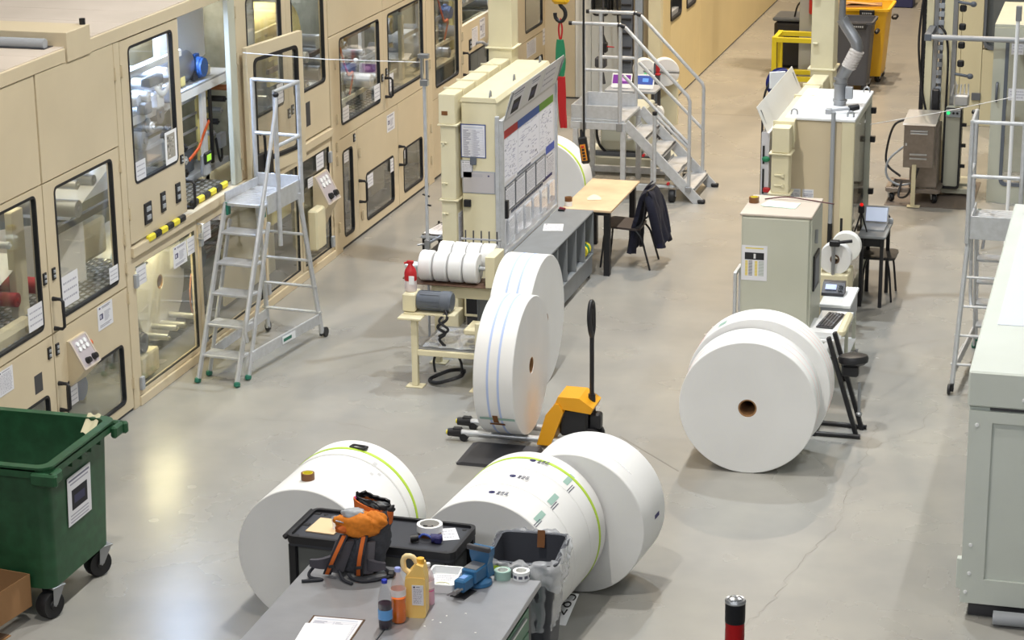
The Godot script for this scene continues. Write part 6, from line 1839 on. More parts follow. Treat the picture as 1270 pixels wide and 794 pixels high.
	begin(); prism(PackedVector2Array([Vector2(-0.09, 0), Vector2(0.1, 0), Vector2(0.1, 0.03), Vector2(-0.02, 0.1), Vector2(-0.09, 0.1)]), 0.2, at(0, 0, 0, 0, -90)); done("case", mats.dark_steel, o)
	begin(); xf = at(0.0, 0.07, 0.045, -57); box(Vector3(-0.02, 0, 0.004), Vector3(0.1, 0.06, 0.006)); done("display", glow(Color(0.75, 0.8, 0.95), 0.6), o)
	for k in 6: bx(o, "key", Vector3(0.05 + 0.02 * (k % 2), 0.075 - 0.012 * (k / 2), 0.02 + 0.025 * (k / 2)), Vector3(0.066 + 0.02 * (k % 2), 0.088 - 0.012 * (k / 2), 0.038 + 0.025 * (k / 2)), mats.slate)
	# tape dispenser in front of the tall cabinet
	o = thing("roll_dispenser", "cream dispenser with a white film roll and black arm, before the tall cabinet", "dispenser", Vector3(-2.7, 0, -21.25))
	bx(o, "box", Vector3(-0.2, 0.3, -0.2), Vector3(0.13, 0.6, 0.2), mats.cream, 0.01)
	for q in [[-0.17, 0.17], [0.1, 0.17], [-0.17, -0.17], [0.1, -0.17]]: bx(o, "leg", Vector3(q[0] - 0.02, 0, q[1] - 0.02), Vector3(q[0] + 0.02, 0.3, q[1] + 0.02), mats.cream)
	begin(); lathe([Vector2(0.045, -0.06), Vector2(0.15, -0.06), Vector2(0.155, -0.055), Vector2(0.155, 0.055), Vector2(0.15, 0.06), Vector2(0.045, 0.06), Vector2(0.045, -0.06)], at(-0.01, 0.74, 0.08, 90), 36); done("film_roll", mats.paper, o)
	begin(); lathe([Vector2(0.03, -0.062), Vector2(0.046, -0.062), Vector2(0.046, 0.066), Vector2(0.03, 0.066), Vector2(0.03, -0.062)], at(-0.01, 0.74, 0.08, 90), 20); done("core", mats.card_dark, o)
	begin(); lathe([Vector2(0.03, -0.1), Vector2(0.14, -0.1), Vector2(0.145, -0.095), Vector2(0.145, 0.0), Vector2(0.14, 0.005), Vector2(0.03, 0.005)], at(0.06, 0.8, -0.1, 90), 32); done("film_roll", mats.web, o)
	rod(o, "post", Vector3(-0.02, 0.6, 0.18), Vector3(-0.02, 0.92, 0.18), 0.018, mats.steel, 10)
	begin(); slab(Vector3(-0.06, 0.88, 0.15), Vector3(0.04, 0.94, 0.21), 0.01); bar(Vector3(0.03, 0.92, 0.18), Vector3(0.15, 0.93, 0.14), 0.016, -1, 8); done("arm", mats.black, o)
	# ---------- tall cabinet with the glass door ----------
	o = thing("tall_cabinet", "tall beige cabinet with a glazed side door and white lid, under the bridging duct", "cabinet", Vector3(-2.96, 0, -22.25))
	bx(o, "body", Vector3(-0.34, 0.06, -0.6), Vector3(0.24, 1.96, 0.55), mats.beige, 0.008)
	bx(o, "front_edge_post", Vector3(0.2, 0.06, 0.5), Vector3(0.325, 1.96, 0.56), mats.cream, 0.006)
	bx(o, "plinth", Vector3(-0.32, 0, -0.58), Vector3(0.3, 0.06, 0.54), mats.dark_steel)
	bx(o, "lid", Vector3(-0.35, 1.96, -0.9), Vector3(0.33, 1.99, 0.57), mats.white_plastic, 0.006)
	begin(); xf = at(0.29, 0, 0, 0, 90); ring(square_like(-0.5, 0.07, 0.88, 1.95, 0), square_like(-0.44, 0.13, 0.82, 1.89, 0), -0.03, 0.03); done("door_frame", mats.grey_green, o)
	bx(o, "door_pane", Vector3(0.288, 0.12, -0.84), Vector3(0.294, 1.9, 0.45), mats.glass, 0.0)
	bx(o, "rear_panel", Vector3(-0.34, 0.06, -0.9), Vector3(0.3, 1.96, -0.87), mats.beige)
	bx(o, "inner_shelf", Vector3(0.25, 0.9, -0.85), Vector3(0.28, 0.92, 0.5), mats.dark_steel)
	for y in [0.55, 0.95, 1.5, 1.8]: bx(o, "door_latch", Vector3(0.32, y - 0.03, -0.86), Vector3(0.37, y + 0.03, -0.8), mats.black)
	for q in [[0.27, 0.45], [0.27, -0.8], [-0.28, 0.45]]:
		begin(); tube([Vector3(q[0] - 0.03, 1.99, q[1]), Vector3(q[0] - 0.025, 2.03, q[1]), Vector3(q[0], 2.045, q[1]), Vector3(q[0] + 0.025, 2.03, q[1]), Vector3(q[0] + 0.03, 1.99, q[1])], 0.009, 8, true); done("lifting_eye", mats.steel, o)
	for k in 2:
		begin(); sheet(0.11, 0.3, at(-0.24 + 0.13 * k, 1.12, 0.551)); done("list", print_mat("table", 140 + k, 64, 128), o)
	rod(o, "conduit", Vector3(0.12, 0.3, 0.585), Vector3(0.12, 2.06, 0.585), 0.022, mats.grey_plastic)
	rod(o, "conduit_sleeve", Vector3(0.12, 0.1, 0.585), Vector3(0.12, 0.95, 0.585), 0.024, mats.black)
	bx(o, "vent_slot", Vector3(0.215, 0.75, 0.56), Vector3(0.24, 1.0, 0.564), mats.black)
	o = thing("sensor_arm", "black jointed sensor arm lying on the tall cabinet's white lid", "sensor arm", Vector3(-2.78, 1.99, -21.95))
	begin(); bar(Vector3(-0.14, 0.03, 0.05), Vector3(0.08, 0.05, -0.02), 0.014, -1, 8); slab(Vector3(-0.17, 0, 0.02), Vector3(-0.11, 0.05, 0.08)); done("arm", mats.steel, o)
	begin(); bar(Vector3(0.05, 0.045, -0.02), Vector3(0.14, 0.06, -0.06), 0.035, 0.028, 12); done("head", mats.black, o)
	# pipe into the lid
	o = thing("air_pipe", "bent galvanised air pipe with a corrugated elbow entering the tall cabinet's lid", "pipe", Vector3(-2.85, 1.99, -22.35))
	begin(); tube([Vector3(-0.02, 0.0, 0), Vector3(-0.02, 0.2, 0), Vector3(-0.005, 0.29, 0), Vector3(0.07, 0.42, 0)], 0.062, 14, true); done("lower_pipe", mats.steel, o)
	begin()
	for k in 7: bar(Vector3(0.055 + 0.012 * k, 0.385 + 0.026 * k, 0), Vector3(0.06 + 0.012 * k, 0.4 + 0.026 * k, 0), 0.075, -1, 16)
	tube([Vector3(0.05, 0.38, 0), Vector3(0.135, 0.56, 0)], 0.068, 14); done("corrugated_hose", mat(rgb(206, 200, 196), 0.5), o)
	begin(); tube([Vector3(0.13, 0.55, 0), Vector3(0.12, 0.64, 0), Vector3(0.02, 0.78, -0.03), Vector3(-0.03, 0.86, -0.03)], 0.06, 14, true); done("elbow", mats.steel, o)
	begin(); bar(Vector3(-0.03, 0.84, -0.03), Vector3(-0.03, 3.4, -0.03), 0.034, -1, 14); done("riser", mats.steel, o)
	for y in [0.04, 0.2, 0.26]:
		begin(); bar(Vector3(-0.02, y, 0), Vector3(-0.02, y + 0.02, 0), 0.072, -1, 16); done("clamp_ring", mats.steel, o)
	bx(o, "valve_box", Vector3(0.04, 0.08, 0.02), Vector3(0.11, 0.2, 0.08), mats.grey_plastic)
	# ---------- second duct ----------
	o = thing("cable_duct", "square cable duct rising behind the grey-green cabinet and bridging past the tall cabinet", "cable duct", Vector3(-3.285, 0, -21.35))
	for s in [[0.0, 0.65], [0.66, 1.31], [1.32, 1.7]]: bx(o, "riser_section", Vector3(-0.085, s[0], -0.09), Vector3(0.085, s[1], 0.09), mats.cream, 0.006)
	bx(o, "corner_section", Vector3(-0.085, 1.72, -0.09), Vector3(0.085, 1.965, 0.09), mats.cream, 0.006)
	for y in [0.655, 1.315, 1.71]: bx(o, "flange", Vector3(-0.11, y - 0.008, -0.115), Vector3(0.11, y + 0.008, 0.115), mats.cream)
	for s in [[-0.1, -1.4], [-1.42, -2.0], [-2.02, -2.6]]: bx(o, "bridge_section", Vector3(-0.085, 1.75, s[1]), Vector3(0.085, 1.98, s[0]), mats.cream, 0.006)
	for z in [-0.1, -1.41, -2.01]: bx(o, "flange", Vector3(-0.105, 1.735, z - 0.01), Vector3(0.105, 1.995, z + 0.01), mats.cream)
	bx(o, "far_riser", Vector3(-0.12, 1.75, -2.95), Vector3(0.12, 5.6, -2.62), mats.cream, 0.006)
	bx(o, "flange", Vector3(-0.15, 2.02, -2.97), Vector3(0.15, 2.04, -2.6), mats.cream)
	for p in [[-0.05, 1.5], [-0.05, 1.4], [-0.05, 0.9]]:
		begin(); bar(Vector3(-0.05, p[1], 0.09), Vector3(0.02, p[1], 0.1), 0.01, -1, 8); box(Vector3(0.03, p[1], 0.1), Vector3(0.03, 0.035, 0.022)); done("clip", mats.cream, o)
	for y in [2.3, 2.8]: bx(o, "clip", Vector3(-0.1, y, -2.62), Vector3(-0.04, y + 0.02, -2.59), mats.cream)
	# board seen end on, with its slanted panel
	o = thing("notice_board", "grey notice board seen nearly end on, standing against the second duct", "notice board", Vector3(-3.46, 0, -22.55))
	bx(o, "board", Vector3(-0.05, 0.9, -1.05), Vector3(0.03, 1.86, 1.05), mat(rgb(200, 200, 206), 0.4))
	for z in [-0.95, 0.95]: bx(o, "stand_post", Vector3(-0.03, 0.0, z - 0.03), Vector3(0.01, 0.9, z + 0.03), mats.alu)
	bx(o, "end_slot", Vector3(-0.035, 1.55, 1.05), Vector3(-0.015, 1.73, 1.056), mats.black)
	bx(o, "end_slot", Vector3(-0.035, 1.25, 1.05), Vector3(-0.015, 1.5, 1.056), mats.black)
	begin(); ball(Vector3(0.0, 1.6, 1.06), Vector3(0.04, 0.03, 0.02), 8); done("green_magnet", mats.green, o)
	begin(); slab(Vector3(-0.02, 1.27, 1.05), Vector3(0.05, 1.32, 1.09), 0.01); done("red_clip", mats.red, o)
	o = thing("display_panel", "translucent slanted white panel leaning over the end-on notice board", "panel", Vector3(-3.46, 2.0, -22.6))
	begin(); xf = at(-0.04, -0.04, 0, 0, 90, 0) * at(0, 0, 0, -24); box(Vector3.ZERO, Vector3(2.2, 0.32, 0.006)); done("sheet", mat(rgb(212, 212, 210), 0.4), o)
	for z in [-1.0, 1.0]: rod(o, "bracket", Vector3(0, -0.15, z), Vector3(-0.08, 0.06, z), 0.008, mats.steel, 8)
	# cable reel
	o = thing("cable_reel", "blue cable reel with a white bracket and hanging lead behind the slanted panel", "cable reel", Vector3(-3.68, 1.75, -23.75), 30.0)
	begin(); lathe([Vector2(0, -0.05), Vector2(0.15, -0.05), Vector2(0.16, -0.04), Vector2(0.1, -0.03), Vector2(0.1, 0.03), Vector2(0.16, 0.04), Vector2(0.15, 0.05), Vector2(0, 0.05)], at(0, 0.16, 0, 90), 28); done("drum", mat(rgb(36, 44, 110), 0.45), o)
	begin(); lathe([Vector2(0, 0.05), Vector2(0.06, 0.05), Vector2(0.05, 0.07), Vector2(0, 0.07)], at(0, 0.16, 0, 90), 20); done("hub", mat(rgb(130, 32, 60), 0.5), o)
	begin(); slab(Vector3(-0.16, 0.12, 0.06), Vector3(0.02, 0.3, 0.075), 0.006); done("bracket", mats.white_plastic, o)
	begin(); tube([Vector3(-0.14, 0.2, 0.05), Vector3(-0.2, 0.08, 0.06), Vector3(-0.22, -0.1, 0.05), Vector3(-0.21, -0.3, 0.02), Vector3(-0.2, -1.7, 0.0)], 0.012, 7, true); done("lead", mats.black, o)
	o = thing("reel_post", "slim steel post that carries the blue cable reel", "post", Vector3(-3.68, 0, -23.83))
	rod(o, "post", Vector3(0, 0, 0), Vector3(0, 1.95, 0), 0.02, mats.steel)
	bx(o, "foot", Vector3(-0.1, 0, -0.1), Vector3(0.1, 0.01, 0.1), mats.steel)
	# ---------- pillar with extinguisher, yellow frame, bins ----------
	o = thing("grey_pillar", "square grey pillar carrying a red fire extinguisher, behind the far duct riser", "pillar", Vector3(-4.87, 0, -34.1))
	bx(o, "shaft", Vector3(-0.14, 0, -0.14), Vector3(0.14, 6.0, 0.14), mat(rgb(156, 160, 162), 0.6), 0.006)
	o = thing("fire_extinguisher", "red fire extinguisher hung on the square grey pillar", "fire extinguisher", Vector3(-4.78, 0.98, -33.88))
	begin(); lathe([Vector2(0, 0), Vector2(0.07, 0), Vector2(0.08, 0.015), Vector2(0.08, 0.5), Vector2(0.06, 0.55), Vector2(0.02, 0.57), Vector2(0, 0.57)], Transform3D.IDENTITY, 24); done("cylinder", mats.red, o)
	begin(); lathe([Vector2(0.0, 0.57), Vector2(0.025, 0.57), Vector2(0.025, 0.62), Vector2(0, 0.62)], Transform3D.IDENTITY, 12); slab(Vector3(-0.05, 0.61, -0.012), Vector3(0.06, 0.64, 0.012)); tube([Vector3(0.03, 0.6, 0), Vector3(0.1, 0.52, 0.02), Vector3(0.09, 0.25, 0.03)], 0.012, 7, true); done("valve_and_hose", mats.black, o)
	bx(o, "label", Vector3(-0.04, 0.2, 0.074), Vector3(0.04, 0.36, 0.082), mat(rgb(150, 30, 36), 0.6), 0.0)
	for k in 4: bx(o, "label_line", Vector3(-0.03, 0.22 + 0.035 * k, 0.082), Vector3(0.03, 0.232 + 0.035 * k, 0.084), mat(rgb(220, 170, 170), 0.6), 0.0)
	o = thing("yellow_frame", "yellow square-tube frame on the floor in front of the grey pillar", "frame", Vector3(-4.87, 0, -33.55))
	var yl := mat(rgb(206, 190, 30), 0.5)
	var fx := 0.4
	var fz := 0.28
	for sx in [-1.0, 1.0]:
		for sz in [-1.0, 1.0]: bx(o, "upright", Vector3(fx * sx - 0.035, 0, fz * sz - 0.035), Vector3(fx * sx + 0.035, 0.72, fz * sz + 0.035), yl)
		for y in [0.1, 0.68]:
			bx(o, "long_rail", Vector3(-fx, y - 0.035, fz * sx - 0.034), Vector3(fx, y + 0.035, fz * sx + 0.034), yl)
			bx(o, "short_rail", Vector3(fx * sx - 0.034, y - 0.034, -fz), Vector3(fx * sx + 0.034, y + 0.034, fz), yl)
	o = thing("black_toolbox", "black bulky case with loose straps beyond the yellow frame", "case", Vector3(-5.2, 0, -34.6))
	bx(o, "body", Vector3(-0.25, 0.06, -0.3), Vector3(0.28, 0.78, 0.3), mats.black, 0.05)
	bx(o, "lid", Vector3(-0.27, 0.78, -0.32), Vector3(0.3, 0.84, 0.32), mats.slate, 0.02)
	for q in [[-0.2, -0.2], [-0.2, 0.2], [0.2, -0.2], [0.2, 0.2]]: rod(o, "foot", Vector3(q[0], 0, q[1]), Vector3(q[0], 0.07, q[1]), 0.03, mats.rubber, 8)
	begin(); tube([Vector3(0.05, 0.84, 0.2), Vector3(0.1, 1.02, 0.22), Vector3(0.2, 1.1, 0.2), Vector3(0.28, 0.98, 0.18), Vector3(0.3, 0.84, 0.16)], 0.014, 7, true); done("strap", mats.black, o)
	wheelie_bin(Vector3(-4.08, 0, -33.2), 0.54, 1.04, mats.bin_grey, "grey wheeled bin with a black grip plate, in front of the yellow bin")
	wheelie_bin(Vector3(-4.05, 0, -34.05), 0.76, 1.12, mats.bin_yellow, "large yellow wheeled bin behind the grey one")
	o = thing("flat_carton", "flattened brown carton resting in the large yellow bin's mouth", "carton", Vector3(-4.1, 1.08, -34.1), 0.0)
	begin(); xf = at(0, 0.02, 0, -4, 6, 3); box(Vector3.ZERO, Vector3(0.6, 0.02, 0.5)); done("board", mats.card, o)
	begin(); xf = at(0.02, 0.05, 0.02, -7, -9, -2); box(Vector3.ZERO, Vector3(0.5, 0.012, 0.36)); done("board", mat(rgb(186, 150, 108), 0.85), o)
	o = thing("blue_crate", "dark blue crate on the floor far down the aisle", "crate", Vector3(-4.3, 0, -41.0))
	bx(o, "body", Vector3(-0.3, 0.0, -0.25), Vector3(0.3, 0.5, 0.25), mat(rgb(36, 44, 92), 0.5), 0.02)
	bx(o, "rim", Vector3(-0.32, 0.5, -0.27), Vector3(0.32, 0.54, 0.27), mat(rgb(30, 36, 80), 0.5))
	# ---------- laptop shelf, second chair, stool ----------
	o = thing("side_table", "small dark table with a laptop against the tall cabinet's glazed side", "table", Vector3(-2.45, 0, -22.35))
	bx(o, "tabletop", Vector3(-0.16, 0.72, -0.33), Vector3(0.12, 0.745, 0.33), mats.shelf_grey)
	for q in [[-0.12, 0.28], [0.08, 0.28], [-0.12, -0.28], [0.08, -0.28]]: bx(o, "leg", Vector3(q[0] - 0.018, 0, q[1] - 0.018), Vector3(q[0] + 0.018, 0.72, q[1] + 0.018), mats.black)
	bx(o, "apron", Vector3(-0.14, 0.62, 0.24), Vector3(0.1, 0.72, 0.26), mats.black)
	o = thing("laptop", "open laptop with a pale screen on the small dark table", "laptop", Vector3(-2.5, 0.745, -22.4), 0.0)
	bx(o, "base", Vector3(-0.1, 0, -0.12), Vector3(0.13, 0.015, 0.16), mats.grey_plastic)
	begin(); xf = at(0.015, 0.1, -0.14, -22); box(Vector3.ZERO, Vector3(0.24, 0.17, 0.01)); done("lid", mats.grey_plastic, o)
	begin(); xf = at(0.015, 0.1, -0.134, -22); box(Vector3.ZERO, Vector3(0.21, 0.14, 0.003), Vector3.ZERO, 0.0); done("screen", glow(Color(0.78, 0.82, 0.9), 0.5), o)
	o = thing("small_tripod", "black mini tripod with a red light on the small dark table", "tripod", Vector3(-2.6, 0.745, -22.2))
	for k in 3:
		var ang := TAU * k / 3.0 + 0.4
		begin(); bar(Vector3(0, 0.2, 0), Vector3(0.07 * cos(ang), 0.004, 0.07 * sin(ang)), 0.01, 0.007, 8); done("leg", mats.black, o)
	begin(); slab(Vector3(-0.03, 0.19, -0.025), Vector3(0.03, 0.26, 0.025), 0.008); done("head", mats.black, o)
	begin(); ball(Vector3(0.0, 0.275, 0.0), Vector3(0.018, 0.018, 0.018), 8); done("indicator_light", glow(Color(0.9, 0.12, 0.1), 0.8), o)
	o = thing("headset", "black headset with a grey ear pad on the small dark table's far corner", "headset", Vector3(-2.42, 0.745, -22.6))
	begin(); tube([Vector3(-0.07, 0.02, 0), Vector3(-0.05, 0.07, -0.02), Vector3(0, 0.09, -0.03), Vector3(0.05, 0.07, -0.02), Vector3(0.07, 0.02, 0)], 0.009, 8, true); done("band", mats.black, o)
	for s in [-1.0, 1.0]:
		begin(); bar(Vector3(0.07 * s, 0.025, -0.012), Vector3(0.07 * s, 0.025, 0.018), 0.03, 0.024, 12); done("ear_pad", mats.black if s < 0 else mats.grey_plastic, o)
	second_chair()
	sit_stand_stool()
	# ---------- stainless cart and rack ----------
	right_rack()
	right_end()

func wheelie_bin(p: Vector3, w: float, h: float, m: Material, label: String) -> void:
	var o := thing("wheeled_bin", label, "waste bin", p)
	var d := w * 1.05
	begin()
	var n := 4
	var rings := [[0.1, 0.8], [0.3, 0.84], [h - 0.12, 0.97], [h - 0.1, 1.0], [h, 1.04]]
	for q in [[0.0, 1.0], [0.015, -1.0]]:
		group_id += 1
		st.set_smooth_group(group_id)
		for i in rings.size() - 1:
			var k0: float = rings[i][1]
			var k1: float = rings[i + 1][1]
			var a := round_rect(-w * 0.5 * k0 + q[0], -d * 0.5 * k0 + q[0], w * 0.5 * k0 - q[0], d * 0.5 * k0 - q[0], 0.05, n)
			var b := round_rect(-w * 0.5 * k1 + q[0], -d * 0.5 * k1 + q[0], w * 0.5 * k1 - q[0], d * 0.5 * k1 - q[0], 0.05, n)
			for e in a.size():
				var f := (e + 1) % a.size()
				quad(Vector3(a[e].x, rings[i][0], a[e].y), Vector3(a[f].x, rings[i][0], a[f].y), Vector3(b[f].x, rings[i + 1][0], b[f].y), Vector3(b[e].x, rings[i + 1][0], b[e].y), Vector3(a[e].x, 0, a[e].y) * q[1])
	st.set_smooth_group(-1)
	done("tub", m, o)
	begin(); prism(round_rect(-w * 0.4, -d * 0.4, w * 0.4, d * 0.4, 0.05, n), 0.02, at(0, 0.11, 0, -90)); done("bottom", m, o)
	begin(); xf = at(0, h - 0.03, 0, -90); ring(round_rect(-w * 0.56, -d * 0.56, w * 0.56, d * 0.56, 0.06, n), round_rect(-w * 0.5, -d * 0.5, w * 0.5, d * 0.5, 0.05, n), 0.0, 0.035); done("rim", m, o)
	bx(o, "grip_plate", Vector3(-0.02, h - 0.1, d * 0.55), Vector3(0.2, h - 0.01, d * 0.6), mats.black)
	for k in 5: bx(o, "grip_letter", Vector3(0.02 + 0.03 * k, h - 0.07, d * 0.6), Vector3(0.04 + 0.03 * k, h - 0.045, d * 0.604), mats.grey_plastic, 0.0)
	bx(o, "side_grip", Vector3(w * 0.54, h - 0.2, -0.1), Vector3(w * 0.66, h - 0.14, 0.1), mats.black, 0.02)
	for s in [-1.0, 1.0]:
		caster(o, s * w * 0.34, d * 0.3, 0.06, 0.13, mats.steel, 70.0)
		caster(o, s * w * 0.34, -d * 0.3, 0.06, 0.13, mats.steel, 70.0)

func second_chair() -> void:
	var o := thing("chair", "black chair with splayed legs pushed under the small dark table", "chair", Vector3(-2.44, 0, -22.5), 90.0)
	begin(); prism(round_rect(-0.2, -0.18, 0.2, 0.18, 0.06), 0.022, at(0, 0.44, 0, -90)); done("seat", mats.black, o)
	for s in [-1.0, 1.0]:
		begin(); tube([Vector3(0.18 * s, 0.43, 0.1), Vector3(0.2 * s, 0.3, 0.13), Vector3(0.22 * s, 0.0, 0.16)], 0.011, 8, true); done("leg", mats.black, o)
		begin(); tube([Vector3(0.18 * s, 0.43, -0.1), Vector3(0.2 * s, 0.3, -0.13), Vector3(0.22 * s, 0.0, -0.14)], 0.011, 8, true); done("leg", mats.black, o)
		begin(); bar(Vector3(0.17 * s, 0.43, -0.14), Vector3(0.17 * s, 0.66, -0.16), 0.011, -1, 8); done("back_post", mats.black, o)
	begin(); cloth(func(u, v): return Vector3(-0.18 + 0.36 * u, 0.5 + 0.17 * v, -0.15 - 0.02 * v), 6, 4, 0.014); done("backrest", mats.black, o)

func sit_stand_stool() -> void:
	var o := thing("stool", "black sit-stand stool with a round seat on a leaning frame, beside the keyboard shelf", "stool", Vector3(-2.17, 0, -18.35))
	begin(); lathe([Vector2(0, 0), Vector2(0.1, 0), Vector2(0.125, 0.02), Vector2(0.13, 0.05), Vector2(0.12, 0.075), Vector2(0.09, 0.085), Vector2(0, 0.08)], at(0.0, 0.6, 0.0, -6, 0, 4), 28); done("seat", mats.black, o)
	begin(); slab(Vector3(-0.09, 0.5, -0.06), Vector3(0.05, 0.6, 0.06), 0.015); done("tilt_block", mats.black, o)
	for q in [[0.05, 0.18], [0.11, -0.08]]:
		begin(); box(Vector3((q[0] - 0.2) * 0.5, 0.42, q[1] * 0.6 - 0.02), Vector3(0.036, 0.9, 0.05), Vector3(0, 0, 17), 0.006); done("frame_leg", mats.black, o)
	for q in [[0.1, 0.18, -0.29, 0.18], [0.12, -0.08, -0.29, -0.1]]:
		begin(); bar(Vector3(q[0], 0.02, q[1]), Vector3(q[2], 0.02, q[3]), 0.02, -1, 8); done("floor_bar", mats.black, o)
	begin(); bar(Vector3(-0.29, 0.02, -0.12), Vector3(-0.29, 0.02, 0.2), 0.02, -1, 8); done("floor_bar", mats.black, o)
	begin(); bar(Vector3(0.06, 0.45, 0.02), Vector3(0.07, 0.2, 0.06), 0.014, -1, 8); ball(Vector3(0.07, 0.18, 0.06), Vector3(0.028, 0.02, 0.028), 8); done("height_screw", mats.steel, o)

func right_rack() -> void:
	var steel := worn(rgb(146, 136, 128), 0.4, 0.55, 0.03, 0.1, 1.2)
	begin(); slab(Vector3(-2.82, 0.0, -27.7), Vector3(-1.8, 0.008, -26.3)); tag(done("floor_mat", mat(rgb(104, 94, 86), 0.6)), "dark flat floor mat under the stainless control cart", "mat")
	var o := thing("control_cart", "stainless control cart with a louvred box and trailing cables, on the dark floor mat", "control cart", Vector3(-2.46, 0.008, -26.72))
	for z in [-0.24, 0.24]: bx(o, "base_rail", Vector3(-0.36, 0.12, z - 0.03), Vector3(0.26, 0.17, z + 0.03), steel)
	for x in [-0.34, 0.24]: bx(o, "base_rail", Vector3(x - 0.03, 0.12, -0.24), Vector3(x + 0.03, 0.17, 0.24), steel)
	for q in [[-0.3, 0.22], [0.2, 0.22], [-0.3, -0.22], [0.2, -0.22]]: caster(o, q[0], q[1], 0.05, 0.125, mats.steel, 120.0)
	bx(o, "column", Vector3(-0.1, 0.17, -0.22), Vector3(0.22, 0.9, 0.2), steel, 0.006)
	bx(o, "box", Vector3(-0.16, 0.46, 0.2), Vector3(0.19, 0.97, 0.42), steel, 0.008)
	begin(); prism(PackedVector2Array([Vector2(-0.44, 0.97), Vector2(0.24, 0.97), Vector2(0.24, 1.02), Vector2(-0.42, 0.99)]), 0.38, Transform3D(Basis.from_euler(Vector3(0, PI / 2, 0)), Vector3(0.015, 0, 0))); done("top", mats.bright_steel, o)
	for y in [0.9, 0.87, 0.62, 0.57]:
		begin(); box(Vector3(0.015, y, 0.425), Vector3(0.2, 0.016, 0.02), Vector3(35, 0, 0)); done("louvre", mats.bright_steel, o)
	bx(o, "lock", Vector3(-0.14, 0.72, 0.42), Vector3(-0.12, 0.75, 0.426), mats.bright_steel)
	bx(o, "floor_post", Vector3(-0.05, 0.0, 0.42), Vector3(0.0, 0.5, 0.46), mats.cream)
	bx(o, "post_foot", Vector3(-0.09, 0.0, 0.38), Vector3(0.06, 0.006, 0.5), mats.cream)
	begin(); tube([Vector3(-0.1, 0.98, 0.1), Vector3(-0.3, 0.9, 0.12), Vector3(-0.38, 0.6, 0.15), Vector3(-0.36, 0.42, 0.18), Vector3(-0.2, 0.3, 0.2)], 0.014, 7, true); done("cable", mats.black, o)
	begin(); tube([Vector3(-0.1, 0.72, 0.18), Vector3(-0.34, 0.5, 0.2), Vector3(-0.36, 0.3, 0.22), Vector3(-0.22, 0.2, 0.22), Vector3(-0.08, 0.22, 0.2)], 0.014, 7, true); done("cable", mats.grey_plastic, o)
	begin(); tube([Vector3(0.03, 0.5, 0.36), Vector3(-0.02, 0.3, 0.44), Vector3(-0.1, 0.12, 0.42), Vector3(-0.2, 0.1, 0.36), Vector3(-0.18, 0.25, 0.26)], 0.014, 7, true); done("cable", mats.black, o)
	o = thing("machine_mast", "tall mast of cream and black uprights with looping cables behind the stainless cart", "mast", Vector3(-2.36, 0.008, -27.25))
	for q in [[-0.16, 0.03, mats.black], [-0.1, 0.05, mats.cream], [-0.02, 0.03, mats.steel], [0.05, 0.022, mats.slate], [0.12, 0.055, mats.cream], [0.2, 0.03, mats.steel]]:
		bx(o, "upright", Vector3(q[0] - q[1], 0.0, -0.05), Vector3(q[0] + q[1] - 0.004, 3.4, 0.05), q[2])
	for k in 24: bx(o, "chain_link", Vector3(0.005, 0.9 + 0.1 * k, 0.05), Vector3(0.07, 0.96 + 0.1 * k, 0.075), mats.grey_plastic)
	begin(); tube([Vector3(-0.15, 2.6, 0.07), Vector3(-0.2, 2.1, 0.1), Vector3(-0.21, 1.7, 0.1), Vector3(-0.15, 1.2, 0.09), Vector3(-0.08, 0.9, 0.08)], 0.014, 7, true); done("cable", mats.black, o)
	begin(); tube([Vector3(0.02, 2.0, 0.09), Vector3(0.1, 1.9, 0.12), Vector3(0.14, 1.6, 0.13), Vector3(0.14, 0.9, 0.12), Vector3(0.15, 0.3, 0.1)], 0.014, 7, true); done("cable", mats.black, o)
	for k in 5: bx(o, "limit_switch", Vector3(0.24, 1.5 + 0.22 * k, -0.03), Vector3(0.32, 1.58 + 0.22 * k, 0.04), mats.black, 0.015)
	for y in [2.28, 1.42]:
		begin(); bar(Vector3(0.22, y, 0.04), Vector3(0.38, y - 0.02, 0.06), 0.018, -1, 8); ball(Vector3(0.4, y - 0.02, 0.06), Vector3(0.04, 0.035, 0.03), 8); done("grip_lever", mats.slate, o)
	begin(); slab(Vector3(-0.03, 0.98, 0.06), Vector3(0.06, 1.24, 0.14), 0.015); done("drive_unit", mats.black, o)
	var s := thing("small_paper_roll", "white roll half hidden behind the mast's cream upright", "paper roll", Vector3(-2.34, 1.02, -27.4))
	begin(); lathe([Vector2(0.05, -0.05), Vector2(0.19, -0.05), Vector2(0.2, -0.04), Vector2(0.2, 0.04), Vector2(0.19, 0.05), Vector2(0.05, 0.05), Vector2(0.05, -0.05)], at(0.02, 0.2, 0, 90, 12), 32); done("paper", mats.paper, s)
	o = thing("electrical_panel", "tall narrow pale panel with a green indicator light beside the mast", "electrical panel", Vector3(-2.1, 0.008, -26.95))
	bx(o, "case", Vector3(-0.11, 0.12, -0.2), Vector3(0.09, 1.05, 0.1), gg_mat(), 0.012)
	begin(); ring(round_rect(-0.115, 0.1, 0.1, 1.08, 0.04), round_rect(-0.09, 0.125, 0.075, 1.055, 0.03), 0.09, 0.115); done("door_seal", mats.black, o)
	bx(o, "button_box", Vector3(-0.09, 0.98, 0.1), Vector3(0.08, 1.07, 0.16), mats.grey_plastic)
	begin(); bar(Vector3(-0.06, 1.03, 0.16), Vector3(-0.06, 1.03, 0.172), 0.02, -1, 10); done("indicator_light", glow(Color(0.2, 0.9, 0.5), 1.0), o)
	for k in 2: rod(o, "push_button", Vector3(0.0 + 0.045 * k, 1.03, 0.16), Vector3(0.0 + 0.045 * k, 1.03, 0.175), 0.014, mats.black, 10)
	bx(o, "foot", Vector3(-0.11, 0.03, -0.1), Vector3(0.24, 0.09, 0.05), gg_mat())
